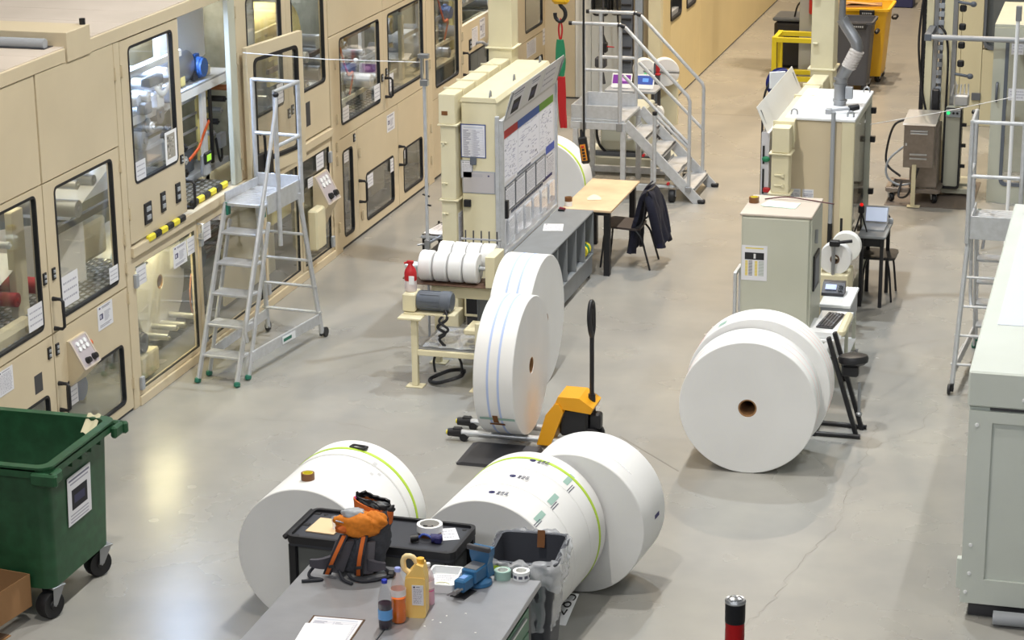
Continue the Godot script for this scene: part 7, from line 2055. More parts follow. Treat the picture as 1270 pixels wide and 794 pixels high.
	bx(o, "foot", Vector3(-0.1, 0.0, -0.6), Vector3(0.24, 0.1, -0.2), gg_mat())
	for k in 3: bx(o, "wing_latch", Vector3(0.09, 0.35 + 0.25 * k, 0.02), Vector3(0.15, 0.39 + 0.25 * k, 0.06), mats.black)
	begin(); slab(Vector3(-0.02, 1.08, -0.12), Vector3(0.16, 1.22, 0.02), 0.02); for k in 5: bar(Vector3(-0.05 + 0.05 * k, 1.2, 0.0), Vector3(-0.02 + 0.04 * k, 1.34, -0.02 * k), 0.009, -1, 6)
	done("valve_cluster", mats.bright_steel, o)

func gg_mat() -> Material:
	return mats.grey_green

func right_end() -> void:
	# ---------- cross wall at the far right ----------
	var wallm := worn(rgb(206, 200, 170), 0.6, 0.0, 0.008, 0.04, 0.2)
	begin()
	slab(Vector3(-2.47, 0.0, -31.2), Vector3(-2.375, 6.0, -31.0))
	var w := structure(done("wall_right_cross", wallm))
	frame0 = Transform3D(Basis.IDENTITY, -w.position)
	bx(w, "wall_panel", Vector3(-2.37, 0.0, -31.2), Vector3(-2.09, 6.0, -31.0), wallm)
	bx(w, "wall_panel", Vector3(-2.085, 0.0, -31.2), Vector3(2.0, 1.05, -31.0), wallm)
	bx(w, "wall_panel", Vector3(-2.085, 2.4, -31.2), Vector3(2.0, 6.0, -31.0), wallm)
	bx(w, "wall_panel", Vector3(-0.6, 1.05, -31.2), Vector3(2.0, 2.4, -31.0), wallm)
	bx(w, "wall_socket", Vector3(-2.2, 0.36, -31.0), Vector3(-2.08, 0.46, -30.97), mats.slate)
	frame0 = Transform3D.IDENTITY
	begin(); ring(round_rect(-2.085, 1.05, -0.6, 2.4, 0.12), round_rect(-2.05, 1.09, -0.64, 2.36, 0.1), -31.12, -30.985)
	var wn := structure(done("window_5", mats.slate))
	frame0 = Transform3D(Basis.IDENTITY, -wn.position)
	bx(wn, "pane", Vector3(-2.07, 1.06, -31.1), Vector3(-0.61, 2.38, -31.09), mat(rgb(98, 104, 108), 0.15), 0.0)
	frame0 = Transform3D.IDENTITY
	# ---------- glazed enclosure beside the aisle ----------
	var o := thing("glazed_enclosure", "pale enclosure with a framed glass door and dark handle, right of the electrical panel", "enclosure", Vector3(-1.1, 0, -26.75))
	begin(); ring(square_like(-0.57, 0.0, 0.6, 2.08), round_rect(-0.42, 0.22, 0.5, 1.96, 0.06), -0.04, 0.02); done("door_frame", mats.grey_green, o)
	begin(); ring(round_rect(-0.435, 0.205, 0.515, 1.975, 0.075), round_rect(-0.395, 0.245, 0.475, 1.935, 0.04), -0.02, 0.03); done("gasket", mats.slate, o)
	bx(o, "door_pane", Vector3(-0.42, 0.22, -0.012), Vector3(0.5, 1.96, -0.004), mats.glass, 0.0)
	bx(o, "side_wall", Vector3(0.54, 0.0, -1.6), Vector3(0.6, 2.08, -0.04), mats.grey_green)
	bx(o, "back_wall", Vector3(-0.57, 0.0, -1.66), Vector3(0.6, 2.08, -1.6), mats.grey_green)
	bx(o, "roof", Vector3(-0.57, 2.08, -1.66), Vector3(0.6, 2.12, 0.0), mats.grey_green)
	begin(); tube([Vector3(-0.51, 1.22, 0.02), Vector3(-0.51, 1.23, 0.06), Vector3(-0.51, 1.42, 0.06), Vector3(-0.51, 1.43, 0.02)], 0.016, 8); done("handle", mats.slate, o)
	for q in [[-0.3, 1.84, 0.14, 0.14], [-0.28, 1.3, 0.2, 0.14], [0.02, 1.14, 0.14, 0.14]]:
		begin(); sheet(q[2], q[3], at(q[0], q[1], 0.004)); done("notice", print_mat("strip", 150, 96, 64), o)
	# ---------- gate bar, barrier post ----------
	o = thing("gate_bar", "horizontal grey gate bar reaching from the mast towards the glazed enclosure", "bar", Vector3(-1.9, 1.94, -26.62))
	begin(); bar(Vector3(-0.5, 0.02, 0), Vector3(1.4, 0.02, 0.0), 0.032, -1, 12); done("tube", mats.grey_plastic, o)
	bx(o, "bracket", Vector3(-0.56, -0.02, -0.58), Vector3(-0.48, 0.06, 0.04), mats.slate)
	o = thing("barrier_post", "thin white barrier post with a braced foot beside the glazed enclosure", "post", Vector3(-1.3, 0, -24.6))
	rod(o, "post", Vector3(0, 0, 0), Vector3(0, 2.6, 0), 0.022, mats.white_plastic)
	begin(); slab(Vector3(-0.025, 2.52, -0.03), Vector3(0.035, 2.68, 0.03)); done("clamp_head", mats.steel, o)
	begin(); bar(Vector3(-0.24, 0.02, 0.1), Vector3(-0.2, 0.42, 0.0), 0.018, -1, 8); bar(Vector3(-0.22, 0.3, 0.04), Vector3(0.0, 0.14, 0.0), 0.02, -1, 8); bar(Vector3(-0.21, 0.4, 0.0), Vector3(0, 0.36, 0), 0.016, -1, 8); done("foot_brace", mats.steel, o)
	o = thing("safety_wire", "thin white wire running from the barrier post to the tall cabinet", "wire", Vector3(-2.0, 1.7, -24.0))
	begin(); tube([Vector3(0.7, 0.0, -0.6), Vector3(0.0, -0.02, 0.3), Vector3(-0.62, 0.0, 1.15)], 0.004, 6); done("strand", mats.white_plastic, o)
	# ---------- near cabinet at the right edge ----------
	var pale := worn(rgb(204, 210, 204), 0.5, 0.0, 0.01, 0.04, 0.3)
	o = thing("machine_housing", "large pale grey-green machine housing nearest the camera, with a bolted front panel", "machine housing", Vector3(-0.3, 0, -14.72))
	bx(o, "body", Vector3(-0.655, 0.12, -4.68), Vector3(0.9, 1.545, -0.03), pale, 0.006)
	bx(o, "top_case", Vector3(-0.67, 1.55, -4.72), Vector3(0.92, 1.8, 0.0), pale, 0.012)
	bx(o, "top_sheet", Vector3(-0.56, 1.8, -4.6), Vector3(0.9, 1.806, -1.1), mat(rgb(206, 212, 222), 0.45))
	bx(o, "gap_strip", Vector3(-0.52, 1.53, -0.03), Vector3(0.9, 1.55, -0.012), mats.dark_steel)
	begin(); ring(square_like(-0.655, 0.12, 0.9, 1.52, 0), square_like(-0.5, 0.3, 0.8, 1.44, 0), -0.03, -0.008); done("front_frame", pale, o)
	for q in [[-0.6, 1.42], [-0.6, 0.55], [-0.62, 0.2], [-0.6, 0.34], [-0.3, 1.62]]:
		begin(); lathe([Vector2(0, 0), Vector2(0.014, 0), Vector2(0.012, 0.008), Vector2(0, 0.01)], at(q[0], q[1], -0.008 if q[1] < 1.5 else 0.0, 90), 12); done("bolt", mats.white_plastic, o)
	bx(o, "plinth", Vector3(-0.6, 0.0, -4.6), Vector3(0.85, 0.12, -0.08), mats.dark_steel)
	bx(o, "side_hinge", Vector3(-0.69, 0.2, -0.12), Vector3(-0.655, 0.42, -0.06), pale)
	for k in 3: bx(o, "side_seam", Vector3(-0.658, 0.15, -1.2 - 1.1 * k), Vector3(-0.655, 1.5, -1.19 - 1.1 * k), mats.dark_steel, 0.0)
	begin(); bar(Vector3(-0.42, 0.06, 0.06), Vector3(-0.2, 0.06, 0.06), 0.05, -1, 12); done("foot_roller", mats.grey_plastic, o)
	# ---------- signal light near the camera ----------
	o = thing("signal_light", "red and black signal light with a steel cap, close to the camera", "signal light", Vector3(-1.212, 0, -7.1))
	rod(o, "pole", Vector3(0, 0.02, 0), Vector3(0, 3.1, 0), 0.014, mats.steel)
	bx(o, "foot", Vector3(-0.12, 0, -0.12), Vector3(0.12, 0.02, 0.12), mats.steel)
	begin(); lathe([Vector2(0, 3.1), Vector2(0.03, 3.1), Vector2(0.034, 3.13), Vector2(0.034, 3.2), Vector2(0, 3.2)], Transform3D.IDENTITY, 28); done("base_ring", mats.black, o)
	begin(); lathe([Vector2(0, 3.2), Vector2(0.033, 3.2), Vector2(0.034, 3.27), Vector2(0.033, 3.32), Vector2(0, 3.32)], Transform3D.IDENTITY, 28); done("lens", mat(rgb(178, 22, 26), 0.25), o)
	begin(); lathe([Vector2(0, 3.32), Vector2(0.0345, 3.32), Vector2(0.035, 3.335), Vector2(0.035, 3.392), Vector2(0, 3.392)], Transform3D.IDENTITY, 28); done("collar", mats.black, o)
	begin(); lathe([Vector2(0.0, 3.392), Vector2(0.036, 3.392), Vector2(0.037, 3.397), Vector2(0.034, 3.404), Vector2(0.028, 3.402), Vector2(0.026, 3.397), Vector2(0.022, 3.409), Vector2(0.012, 3.413), Vector2(0.005, 3.411), Vector2(0.004, 3.405), Vector2(0, 3.405)], Transform3D.IDENTITY, 28); done("cap", mats.bright_steel, o)

func build_front() -> void:
	# ---------- workbench ----------
	var o := thing("workbench", "steel-topped workbench with green drawers and an open middle, under the bottles and vise", "workbench", Vector3(-4.1, 0, -11.9), 0.0)
	var green := worn(rgb(96, 138, 112), 0.5, 0.0, 0.02, 0.1, 1.0)
	var top := StandardMaterial3D.new()
	top.albedo_color = rgb(170, 171, 175)
	top.metallic = 0.55
	top.roughness = 0.36
	top.albedo_texture = noise_tex(0.008, 3, Color(0.96, 0.96, 0.965), Color.WHITE, FastNoiseLite.TYPE_SIMPLEX_SMOOTH, 512, 17)
	top.roughness_texture = noise_tex(0.01, 3, Color(0.92, 0.92, 0.92), Color.WHITE, FastNoiseLite.TYPE_SIMPLEX_SMOOTH, 512, 19)
	top.uv1_triplanar = true
	top.uv1_world_triplanar = true
	top.uv1_scale = Vector3.ONE * 1.2
	bx(o, "top_plate", Vector3(-0.78, 0.86, -0.72), Vector3(-0.004, 0.9, 0.9), top, 0.006)
	bx(o, "top_plate", Vector3(0.004, 0.86, -0.74), Vector3(0.72, 0.9, 0.9), top, 0.006)
	bx(o, "under_frame", Vector3(-0.74, 0.78, -0.68), Vector3(0.67, 0.86, 0.86), mats.dark_steel)
	bx(o, "drawer_cabinet", Vector3(0.2, 0.1, -0.66), Vector3(0.66, 0.78, 0.84), green)
	for k in 4:
		var y := 0.62 - 0.165 * k
		var d := bx(o, "drawer", Vector3(0.66, y, -0.6), Vector3(0.675, y + 0.15, 0.8), green)
		frame0 = Transform3D(Basis.IDENTITY, -d.position)
		bx(d, "pull", Vector3(0.675, y + 0.11, -0.5), Vector3(0.692, y + 0.13, 0.7), mats.bright_steel)
		frame0 = Transform3D.IDENTITY
	for q in [[-0.72, -0.64], [-0.72, 0.8], [0.64, -0.64], [0.64, 0.8]]: bx(o, "leg", Vector3(q[0] - 0.03, 0, q[1] - 0.03), Vector3(q[0] + 0.03, 0.78, q[1] + 0.03), mats.dark_steel)
	var chips := []
	for k in 9:
		begin(); var p := Vector3(-0.55 + 1.15 * rng.randf(), 0.902, -0.55 + 0.8 * rng.randf())
		if p.x < 0.15: p.x += 0.35
		box(p, Vector3(0.012, 0.003, 0.008), Vector3(0, rng.randf() * 180.0, 0), 0.0)
		done("paper_speck", mats.web, o)
	# ---------- black cart ----------
	o = thing("tool_cart", "black-topped tool cart with a moulded tray handle, behind the workbench", "cart", Vector3(-4.53, 0, -12.95), -1.5)
	begin()
	prism(round_rect(-0.565, -0.25, 0.565, 0.25, 0.05, 5), 0.05, at(0, 0.955, 0, -90))
	done("top_tray", mat(rgb(50, 52, 60), 0.5), o)
	begin(); xf = at(0, 0.98, 0, -90); ring(round_rect(-0.57, -0.255, 0.57, 0.255, 0.055, 5), round_rect(-0.545, -0.23, 0.545, 0.23, 0.035, 5), -0.03, 0.02); done("rim", mats.black, o)
	bx(o, "handle_bar", Vector3(-0.6, 0.96, -0.24), Vector3(-0.56, 1.0, 0.24), mats.black, 0.015)
	for z in [-0.2, 0.0, 0.2]: bx(o, "handle_bridge", Vector3(-0.57, 0.95, z - 0.02), Vector3(-0.5, 0.985, z + 0.02), mats.black)
	for q in [[-0.53, 0.21], [0.53, 0.21], [-0.53, -0.21], [0.53, -0.21]]:
		bx(o, "corner_post", Vector3(q[0] - 0.03, 0.14, q[1] - 0.03), Vector3(q[0] + 0.03, 0.94, q[1] + 0.03), mats.black, 0.01)
		caster(o, q[0] * 0.92, q[1] * 0.85, 0.06, 0.15, mats.steel, 60.0)
	bx(o, "front_panel", Vector3(-0.5, 0.2, 0.2), Vector3(0.5, 0.93, 0.22), mat(rgb(96, 98, 96), 0.55))
	for x in [-0.505, 0.505]: bx(o, "side_panel", Vector3(x - 0.01, 0.2, -0.19), Vector3(x + 0.01, 0.93, 0.19), mat(rgb(84, 86, 86), 0.55))
	bx(o, "back_panel", Vector3(-0.5, 0.2, -0.22), Vector3(0.5, 0.93, -0.2), mat(rgb(84, 86, 86), 0.55))
	bx(o, "floor_tray", Vector3(-0.54, 0.15, -0.23), Vector3(0.54, 0.2, 0.23), mats.black)
	for q in [[0.5, 0.19], [0.5, -0.19], [-0.46, -0.19]]:
		begin(); lathe([Vector2(0, 0), Vector2(0.016, 0), Vector2(0.012, 0.004), Vector2(0, 0.004)], at(q[0], 0.981, q[1]), 12); done("screw_cap", mats.black, o)
	var p := thing("clip_card", "cream card lying at the handle end of the black cart", "card", Vector3(-4.91, 0.981, -12.96), -4.0)
	begin(); sheet(0.2, 0.24, at(0, 0.001, 0, -90), 0.006); done("card", mat(rgb(224, 196, 156), 0.7), p)
	p = thing("plastic_cup", "clear plastic cup standing on the cream card beside the backpack", "cup", Vector3(-4.83, 0.99, -12.93))
	begin(); lathe([Vector2(0.0, 0.002), Vector2(0.027, 0.002), Vector2(0.036, 0.075), Vector2(0.037, 0.075), Vector2(0.028, 0.0), Vector2(0, 0.0)], Transform3D.IDENTITY, 24); done("cup", mats.clear, p)
	tape_reel(Vector3(-4.22, 0.981, -13.0), 0.075, 0.03, mats.tape_brown, mats.card, "wide brown tape reel under the white one on the black cart", 0.86)
	p = tape_reel(Vector3(-4.22, 1.011, -13.0), 0.084, 0.045, mats.white_plastic, mats.web, "wide white tape reel with small black parts in it on the black cart", 0.84)
	for k in 4:
		begin(); box(Vector3(0.02 * k - 0.03, 0.02, 0.015 * (k % 2)), Vector3(0.03, 0.02, 0.012), Vector3(10 * k, 40 * k, 0)); done("small_clip", mats.black, p)
	p = thing("air_gun", "small black and blue air tool with a short blue hose on the black cart", "air tool", Vector3(-4.2, 0.981, -12.87))
	begin(); bar(Vector3(-0.1, 0.025, 0.02), Vector3(-0.05, 0.03, 0.01), 0.026, 0.02, 10); done("nozzle", mats.black, p)
	begin(); bar(Vector3(0.03, 0.03, 0.0), Vector3(0.1, 0.035, -0.02), 0.03, 0.022, 10); slab(Vector3(0.05, 0.0, -0.03), Vector3(0.1, 0.05, 0.02), 0.01); done("valve", mats.navy, p)
	begin(); tube([Vector3(-0.05, 0.03, 0.01), Vector3(-0.03, 0.05, 0.0), Vector3(0.0, 0.05, 0.0), Vector3(0.03, 0.035, 0.0)], 0.008, 7, true); done("hose", mat(rgb(60, 84, 170), 0.4), p)
	p = thing("paper_note", "white note at the vise end of the black cart, under the wide tape reels", "paper", Vector3(-4.1, 0.9815, -13.03), 25.0)
	begin(); sheet(0.11, 0.2, at(0, 0, 0, -90)); done("page", print_mat("strip", 160, 64, 96), p)
	backpack()
	bottles()
	vise_and_small()
	lined_bin()

func backpack() -> void:
	# leaning against the cart, back panel and straps towards the camera
	var o := thing("backpack", "orange and grey hiking backpack with its straps towards the camera, leaning on the black cart", "backpack", Vector3(-4.6, 0.9, -12.52), 8.0)
	o.scale = Vector3(0.95, 0.89, 0.95)
	var grey := worn(rgb(74, 76, 84), 0.85, 0.0, 0.05, 0.2, 3.0)
	var dark := mat(rgb(38, 40, 48), 0.8)
	var orange := worn(rgb(226, 132, 30), 0.75, 0.0, 0.04, 0.14, 3.0)
	var burnt := mat(rgb(196, 98, 34), 0.8)
	# main sack: a bulging tapered body that leans to one side and back
	begin()
	group_id += 1
	st.set_smooth_group(group_id)
	var n := 32
	var m := 20
	var f := FastNoiseLite.new()
	f.seed = 4; f.frequency = 7.0
	var rows := []
	for i in m + 1:
		var v := float(i) / m
		var c := Vector3(0.06 + 0.115 * v, 0.01 + 0.46 * v, -0.02 * v)
		var w := 0.15 + 0.03 * sin(v * PI) - 0.045 * v
		var d := 0.095 + 0.03 * sin(v * PI) - 0.015 * v
		if i == 0: w *= 0.85; d *= 0.8
		var row := PackedVector3Array()
		for k in n:
			var a := TAU * k / n
			var p := Vector3(signf(cos(a)) * pow(absf(cos(a)), 0.7) * w, 0.0, signf(sin(a)) * pow(absf(sin(a)), 0.8) * d)
			row.append(c + p * (1.0 + 0.16 * f.get_noise_3dv(p + Vector3(0, v * 0.5, 0))))
		rows.append(row)
	for i in m:
		for k in n:
			var l := (k + 1) % n
			quad(rows[i][k], rows[i][l], rows[i + 1][l], rows[i + 1][k], rows[i][k] - (rows[i][0] + rows[i][n / 2]) * 0.5)
	st.set_smooth_group(-1)
	done("main_sack", grey, o)
	# burnt orange band below the mouth
	begin()
	var shape_1 := func(u, v):
		var a: float = TAU * u
		var q := Vector3(0.17 + (0.118 + 0.012 * v) * cos(a), 0.36 + 0.135 * v - 0.045 * cos(a) * v, -0.02 + (0.095 - 0.02 * v) * sin(a))
		return q + Vector3(0, 0, 1) * 0.014 * f.get_noise_3dv(q * 1.6)
	cloth(shape_1, 30, 6, 0.01)
	done("orange_band", burnt, o)
	# black mouth, crumpled and open
	begin()
	var shape_2 := func(u, v):
		var a: float = TAU * u
		var q := Vector3(0.18 + (0.118 + 0.014 * sin(a * 3.0) * v) * cos(a), 0.485 + 0.045 * v - 0.045 * cos(a) + 0.008 * sin(a * 5.0) * v, -0.025 + (0.072 - 0.014 * v) * sin(a))
		return q + Vector3(0.02, 0.03, 0.02) * f.get_noise_3dv(q * 2.5)
	cloth(shape_2, 36, 4, 0.014)
	lump(Vector3(0.18, 0.478, -0.025), Vector3(0.1, 0.03, 0.05), 9, 0.6, 3.0, 10)
	done("rolled_mouth", mats.black, o)
	# lid pouch hanging towards the camera, with a grey mesh on its crown
	begin()
	lump(Vector3(0.09, 0.385, 0.09), Vector3(0.15, 0.095, 0.075), 12, 0.3, 1.1, 18)
	lump(Vector3(0.18, 0.405, 0.075), Vector3(0.095, 0.075, 0.06), 15, 0.3, 1.3, 14)
	done("lid_pouch", orange, o)
	begin()
	lump(Vector3(0.06, 0.455, 0.085), Vector3(0.085, 0.045, 0.05), 22, 0.35, 1.6, 12)
	done("mesh_pocket", mats.grey_plastic, o)
	for k in 2:
		begin()
		lump(Vector3(-0.03 + 0.02 * k, 0.42 - 0.06 * k, 0.11 + 0.02 * k), Vector3(0.05, 0.03, 0.03), 30 + k, 0.5, 2.6, 10)
		done("lid_fold", burnt if k == 1 else orange, o)
	begin(); box(Vector3(-0.02, 0.42, 0.145), Vector3(0.07, 0.008, 0.012), Vector3(10, 20, -22)); done("zip_tape", mats.grey_plastic, o)
	# back pads
	for s in [-1.0, 1.0]:
		begin()
		cloth(func(u, v): return Vector3(0.02 + 0.07 * s + 0.055 * (u - 0.5) * 2.0 + 0.05 * v + s * 0.03 * (1.0 - v), 0.03 + 0.24 * v, 0.105 + 0.022 * sin(u * PI)), 6, 8, 0.03)
		done("back_pad", mat(rgb(92, 90, 96), 0.85), o)
	# hip wings
	for s in [-1.0, 1.0]:
		begin()
		cloth(func(u, v): return Vector3(0.02 + s * (0.1 + 0.15 * u), 0.05 + 0.1 * (1.0 - 0.5 * u) * v + 0.03 * u, 0.1 + 0.06 * sin(u * 2.2)), 8, 4, 0.03)
		done("hip_wing", mat(rgb(70, 68, 76), 0.85), o)
	# shoulder straps with orange webbing
	for s in [-1.0, 1.0]:
		var x0: float = 0.03 + 0.065 * s
		begin()
		cloth(func(u, v): return Vector3(x0 + 0.06 * v * 0.6 + (u - 0.5) * 0.055 - 0.09 * (1.0 - v) * (1.0 if s < 0.0 else 0.1), 0.02 + 0.3 * v, 0.135 + 0.05 * sin(v * PI)), 4, 12, 0.018)
		done("shoulder_strap", dark, o)
		begin()
		cloth(func(u, v): return Vector3(x0 + 0.06 * v * 0.6 + (u - 0.5) * 0.026 - 0.09 * (1.0 - v) * (1.0 if s < 0.0 else 0.1), 0.02 + 0.3 * v, 0.147 + 0.05 * sin(v * PI)), 2, 12, 0.006)
		done("webbing", burnt, o)
		for k in 2:
			begin(); box(Vector3(x0 + 0.036 * (0.35 + 0.3 * k) - 0.09 * (0.65 - 0.3 * k) * (1.0 if s < 0.0 else 0.1), 0.1 + 0.09 * k, 0.19), Vector3(0.045, 0.022, 0.014), Vector3(-10, 0, 10)); done("buckle", mats.black, o)
	# loose hip belts on the bench
	begin(); tube([Vector3(-0.2, 0.08, 0.13), Vector3(-0.24, 0.03, 0.16), Vector3(-0.22, 0.014, 0.2), Vector3(-0.14, 0.012, 0.22), Vector3(-0.27, 0.012, 0.26)], 0.011, 7, true); done("belt", dark, o)
	begin(); tube([Vector3(0.02, 0.03, 0.15), Vector3(0.06, 0.02, 0.2), Vector3(0.14, 0.014, 0.22), Vector3(0.24, 0.014, 0.17), Vector3(0.3, 0.016, 0.1), Vector3(0.24, 0.02, 0.02)], 0.012, 7, true); done("belt", dark, o)
	begin(); tube([Vector3(-0.04, 0.06, 0.16), Vector3(0.0, 0.02, 0.22), Vector3(0.07, 0.012, 0.27)], 0.011, 7, true); done("belt", dark, o)
	begin(); slab(Vector3(0.27, 0.0, 0.08), Vector3(0.33, 0.05, 0.13), 0.015); done("belt_buckle", mats.black, o)
	begin(); ball(Vector3(0.05, 0.53, -0.03), Vector3(0.016, 0.014, 0.016), 8); done("cord_lock", mat(rgb(214, 60, 150), 0.5), o)

func bottle(label: String, p: Vector3, r: float, h: float, body: Material, liquid: Material, fill: float, cap: Material, lab: Material, lab0: float, lab1: float) -> void:
	var o := thing("bottle", label, "bottle", p)
	begin(); lathe([Vector2(0, 0.0), Vector2(r * 0.85, 0.0), Vector2(r, h * 0.04), Vector2(r, h * 0.3), Vector2(r * 0.95, h * 0.36), Vector2(r, h * 0.42), Vector2(r, h * 0.62), Vector2(r * 0.8, h * 0.74), Vector2(r * 0.36, h * 0.9), Vector2(r * 0.34, h * 0.94), Vector2(0, h * 0.94)], Transform3D.IDENTITY, 26); done("shell", body, o)
	begin(); lathe([Vector2(0, 0.004), Vector2(r * 0.82, 0.004), Vector2(r * 0.96, h * 0.045), Vector2(r * 0.96, h * 0.3), Vector2(r * 0.9, h * 0.36), Vector2(r * 0.96, h * 0.42), Vector2(r * 0.96, h * fill), Vector2(0, h * fill)], Transform3D.IDENTITY, 26); done("drink", liquid, o)
	begin(); lathe([Vector2(0, h * 0.93), Vector2(r * 0.42, h * 0.93), Vector2(r * 0.42, h * 0.99), Vector2(r * 0.36, h), Vector2(0, h)], Transform3D.IDENTITY, 18); done("cap", cap, o)
	begin(); lathe([Vector2(r + 0.0005, h * lab0), Vector2(r + 0.0015, h * lab0), Vector2(r + 0.0015, h * lab1), Vector2(r + 0.0005, h * lab1)], Transform3D.IDENTITY, 26); done("label_band", lab, o)

func bottles() -> void:
	bottle("plastic bottle of dark cola with a blue cap and blue label on the workbench", Vector3(-4.1, 0.9, -11.74), 0.042, 0.31, glass(Color(0.3, 0.4, 0.5, 0.1)), mat(rgb(44, 14, 30), 0.15), 0.52, mat(rgb(30, 50, 170), 0.4), mat(rgb(96, 156, 214), 0.4), 0.2, 0.4)
	bottle("plastic bottle of orange drink with a lilac cap beside the yellow canister", Vector3(-4.05, 0.9, -11.84), 0.046, 0.35, glass(Color(0.8, 0.5, 0.3, 0.08)), mat(rgb(236, 116, 20), 0.2), 0.46, mat(rgb(150, 160, 216), 0.4), mat(rgb(232, 222, 220), 0.4), 0.5, 0.62)
	# canister with a hollow handle
	var o := thing("canister", "yellow plastic canister with a moulded loop handle, tallest of the containers on the workbench", "canister", Vector3(-3.985, 0.9, -11.97), 8.0)
	var y := mat(rgb(240, 200, 112), 0.4)
	begin()
	prism(round_rect(-0.062, 0.0, 0.062, 0.26, 0.02, 4), 0.12, at(0.01, 0, 0), true)
	prism(PackedVector2Array([Vector2(-0.052, 0.255), Vector2(0.072, 0.255), Vector2(0.058, 0.33), Vector2(0.02, 0.345), Vector2(-0.005, 0.31)]), 0.11, at(0, 0, 0))
	done("body", y, o)
	begin(); tube([Vector3(-0.03, 0.27, 0.0), Vector3(-0.062, 0.29, 0.0), Vector3(-0.07, 0.345, 0.0), Vector3(-0.05, 0.375, 0.0), Vector3(-0.01, 0.37, 0.0), Vector3(0.012, 0.335, 0.0)], 0.017, 10, true); done("handle", mat(rgb(238, 214, 160), 0.4), o)
	begin(); lathe([Vector2(0, 0.33), Vector2(0.024, 0.33), Vector2(0.024, 0.365), Vector2(0, 0.365)], at(0.035, 0, 0), 18); done("cap", mat(rgb(230, 176, 60), 0.4), o)
	begin(); sheet(0.07, 0.13, at(0.025, 0.15, 0.0605)); done("label_sticker", print_mat("form", 170, 64, 96), o)
	bottle("white bottle with bright pink liquid behind the yellow canister", Vector3(-3.955, 0.9, -12.13), 0.038, 0.27, glass(Color(1.0, 0.95, 0.97, 0.45)), mat(rgb(236, 84, 164), 0.25), 0.3, mats.white_plastic, mat(rgb(240, 228, 234), 0.4), 0.42, 0.6)
	# white tray
	o = thing("plastic_tray", "white plastic tray between the canister and the blue vise", "tray", Vector3(-3.96, 0.9, -12.45), 4.0)
	begin(); xf = at(0, 0.0, 0, -90); ring(round_rect(-0.1, -0.15, 0.1, 0.15, 0.02), round_rect(-0.088, -0.138, 0.088, 0.138, 0.014), 0.0, 0.055); prism(round_rect(-0.095, -0.145, 0.095, 0.145, 0.018), 0.006, at(0, 0, 0.004)); done("tray", mats.white_plastic, o)
	var p := thing("label_card", "printed label card with blue stripes lying in the white plastic tray", "card", Vector3(-3.97, 0.912, -12.5), 10.0)
	begin(); sheet(0.12, 0.07, at(0, 0.0, 0, -70)); done("card", print_mat("strip", 180, 96, 48), p)
	p = thing("cable_tie", "curled pale strap lying in the white plastic tray", "strap", Vector3(-3.95, 0.91, -12.4))
	begin()
	var pts := []
	for k in 14: pts.append(Vector3(0.045 * cos(TAU * k / 14), 0.006, 0.03 * sin(TAU * k / 14)))
	tube(pts, 0.004, 6, false, true); done("loop", mat(rgb(206, 204, 170), 0.5), p)

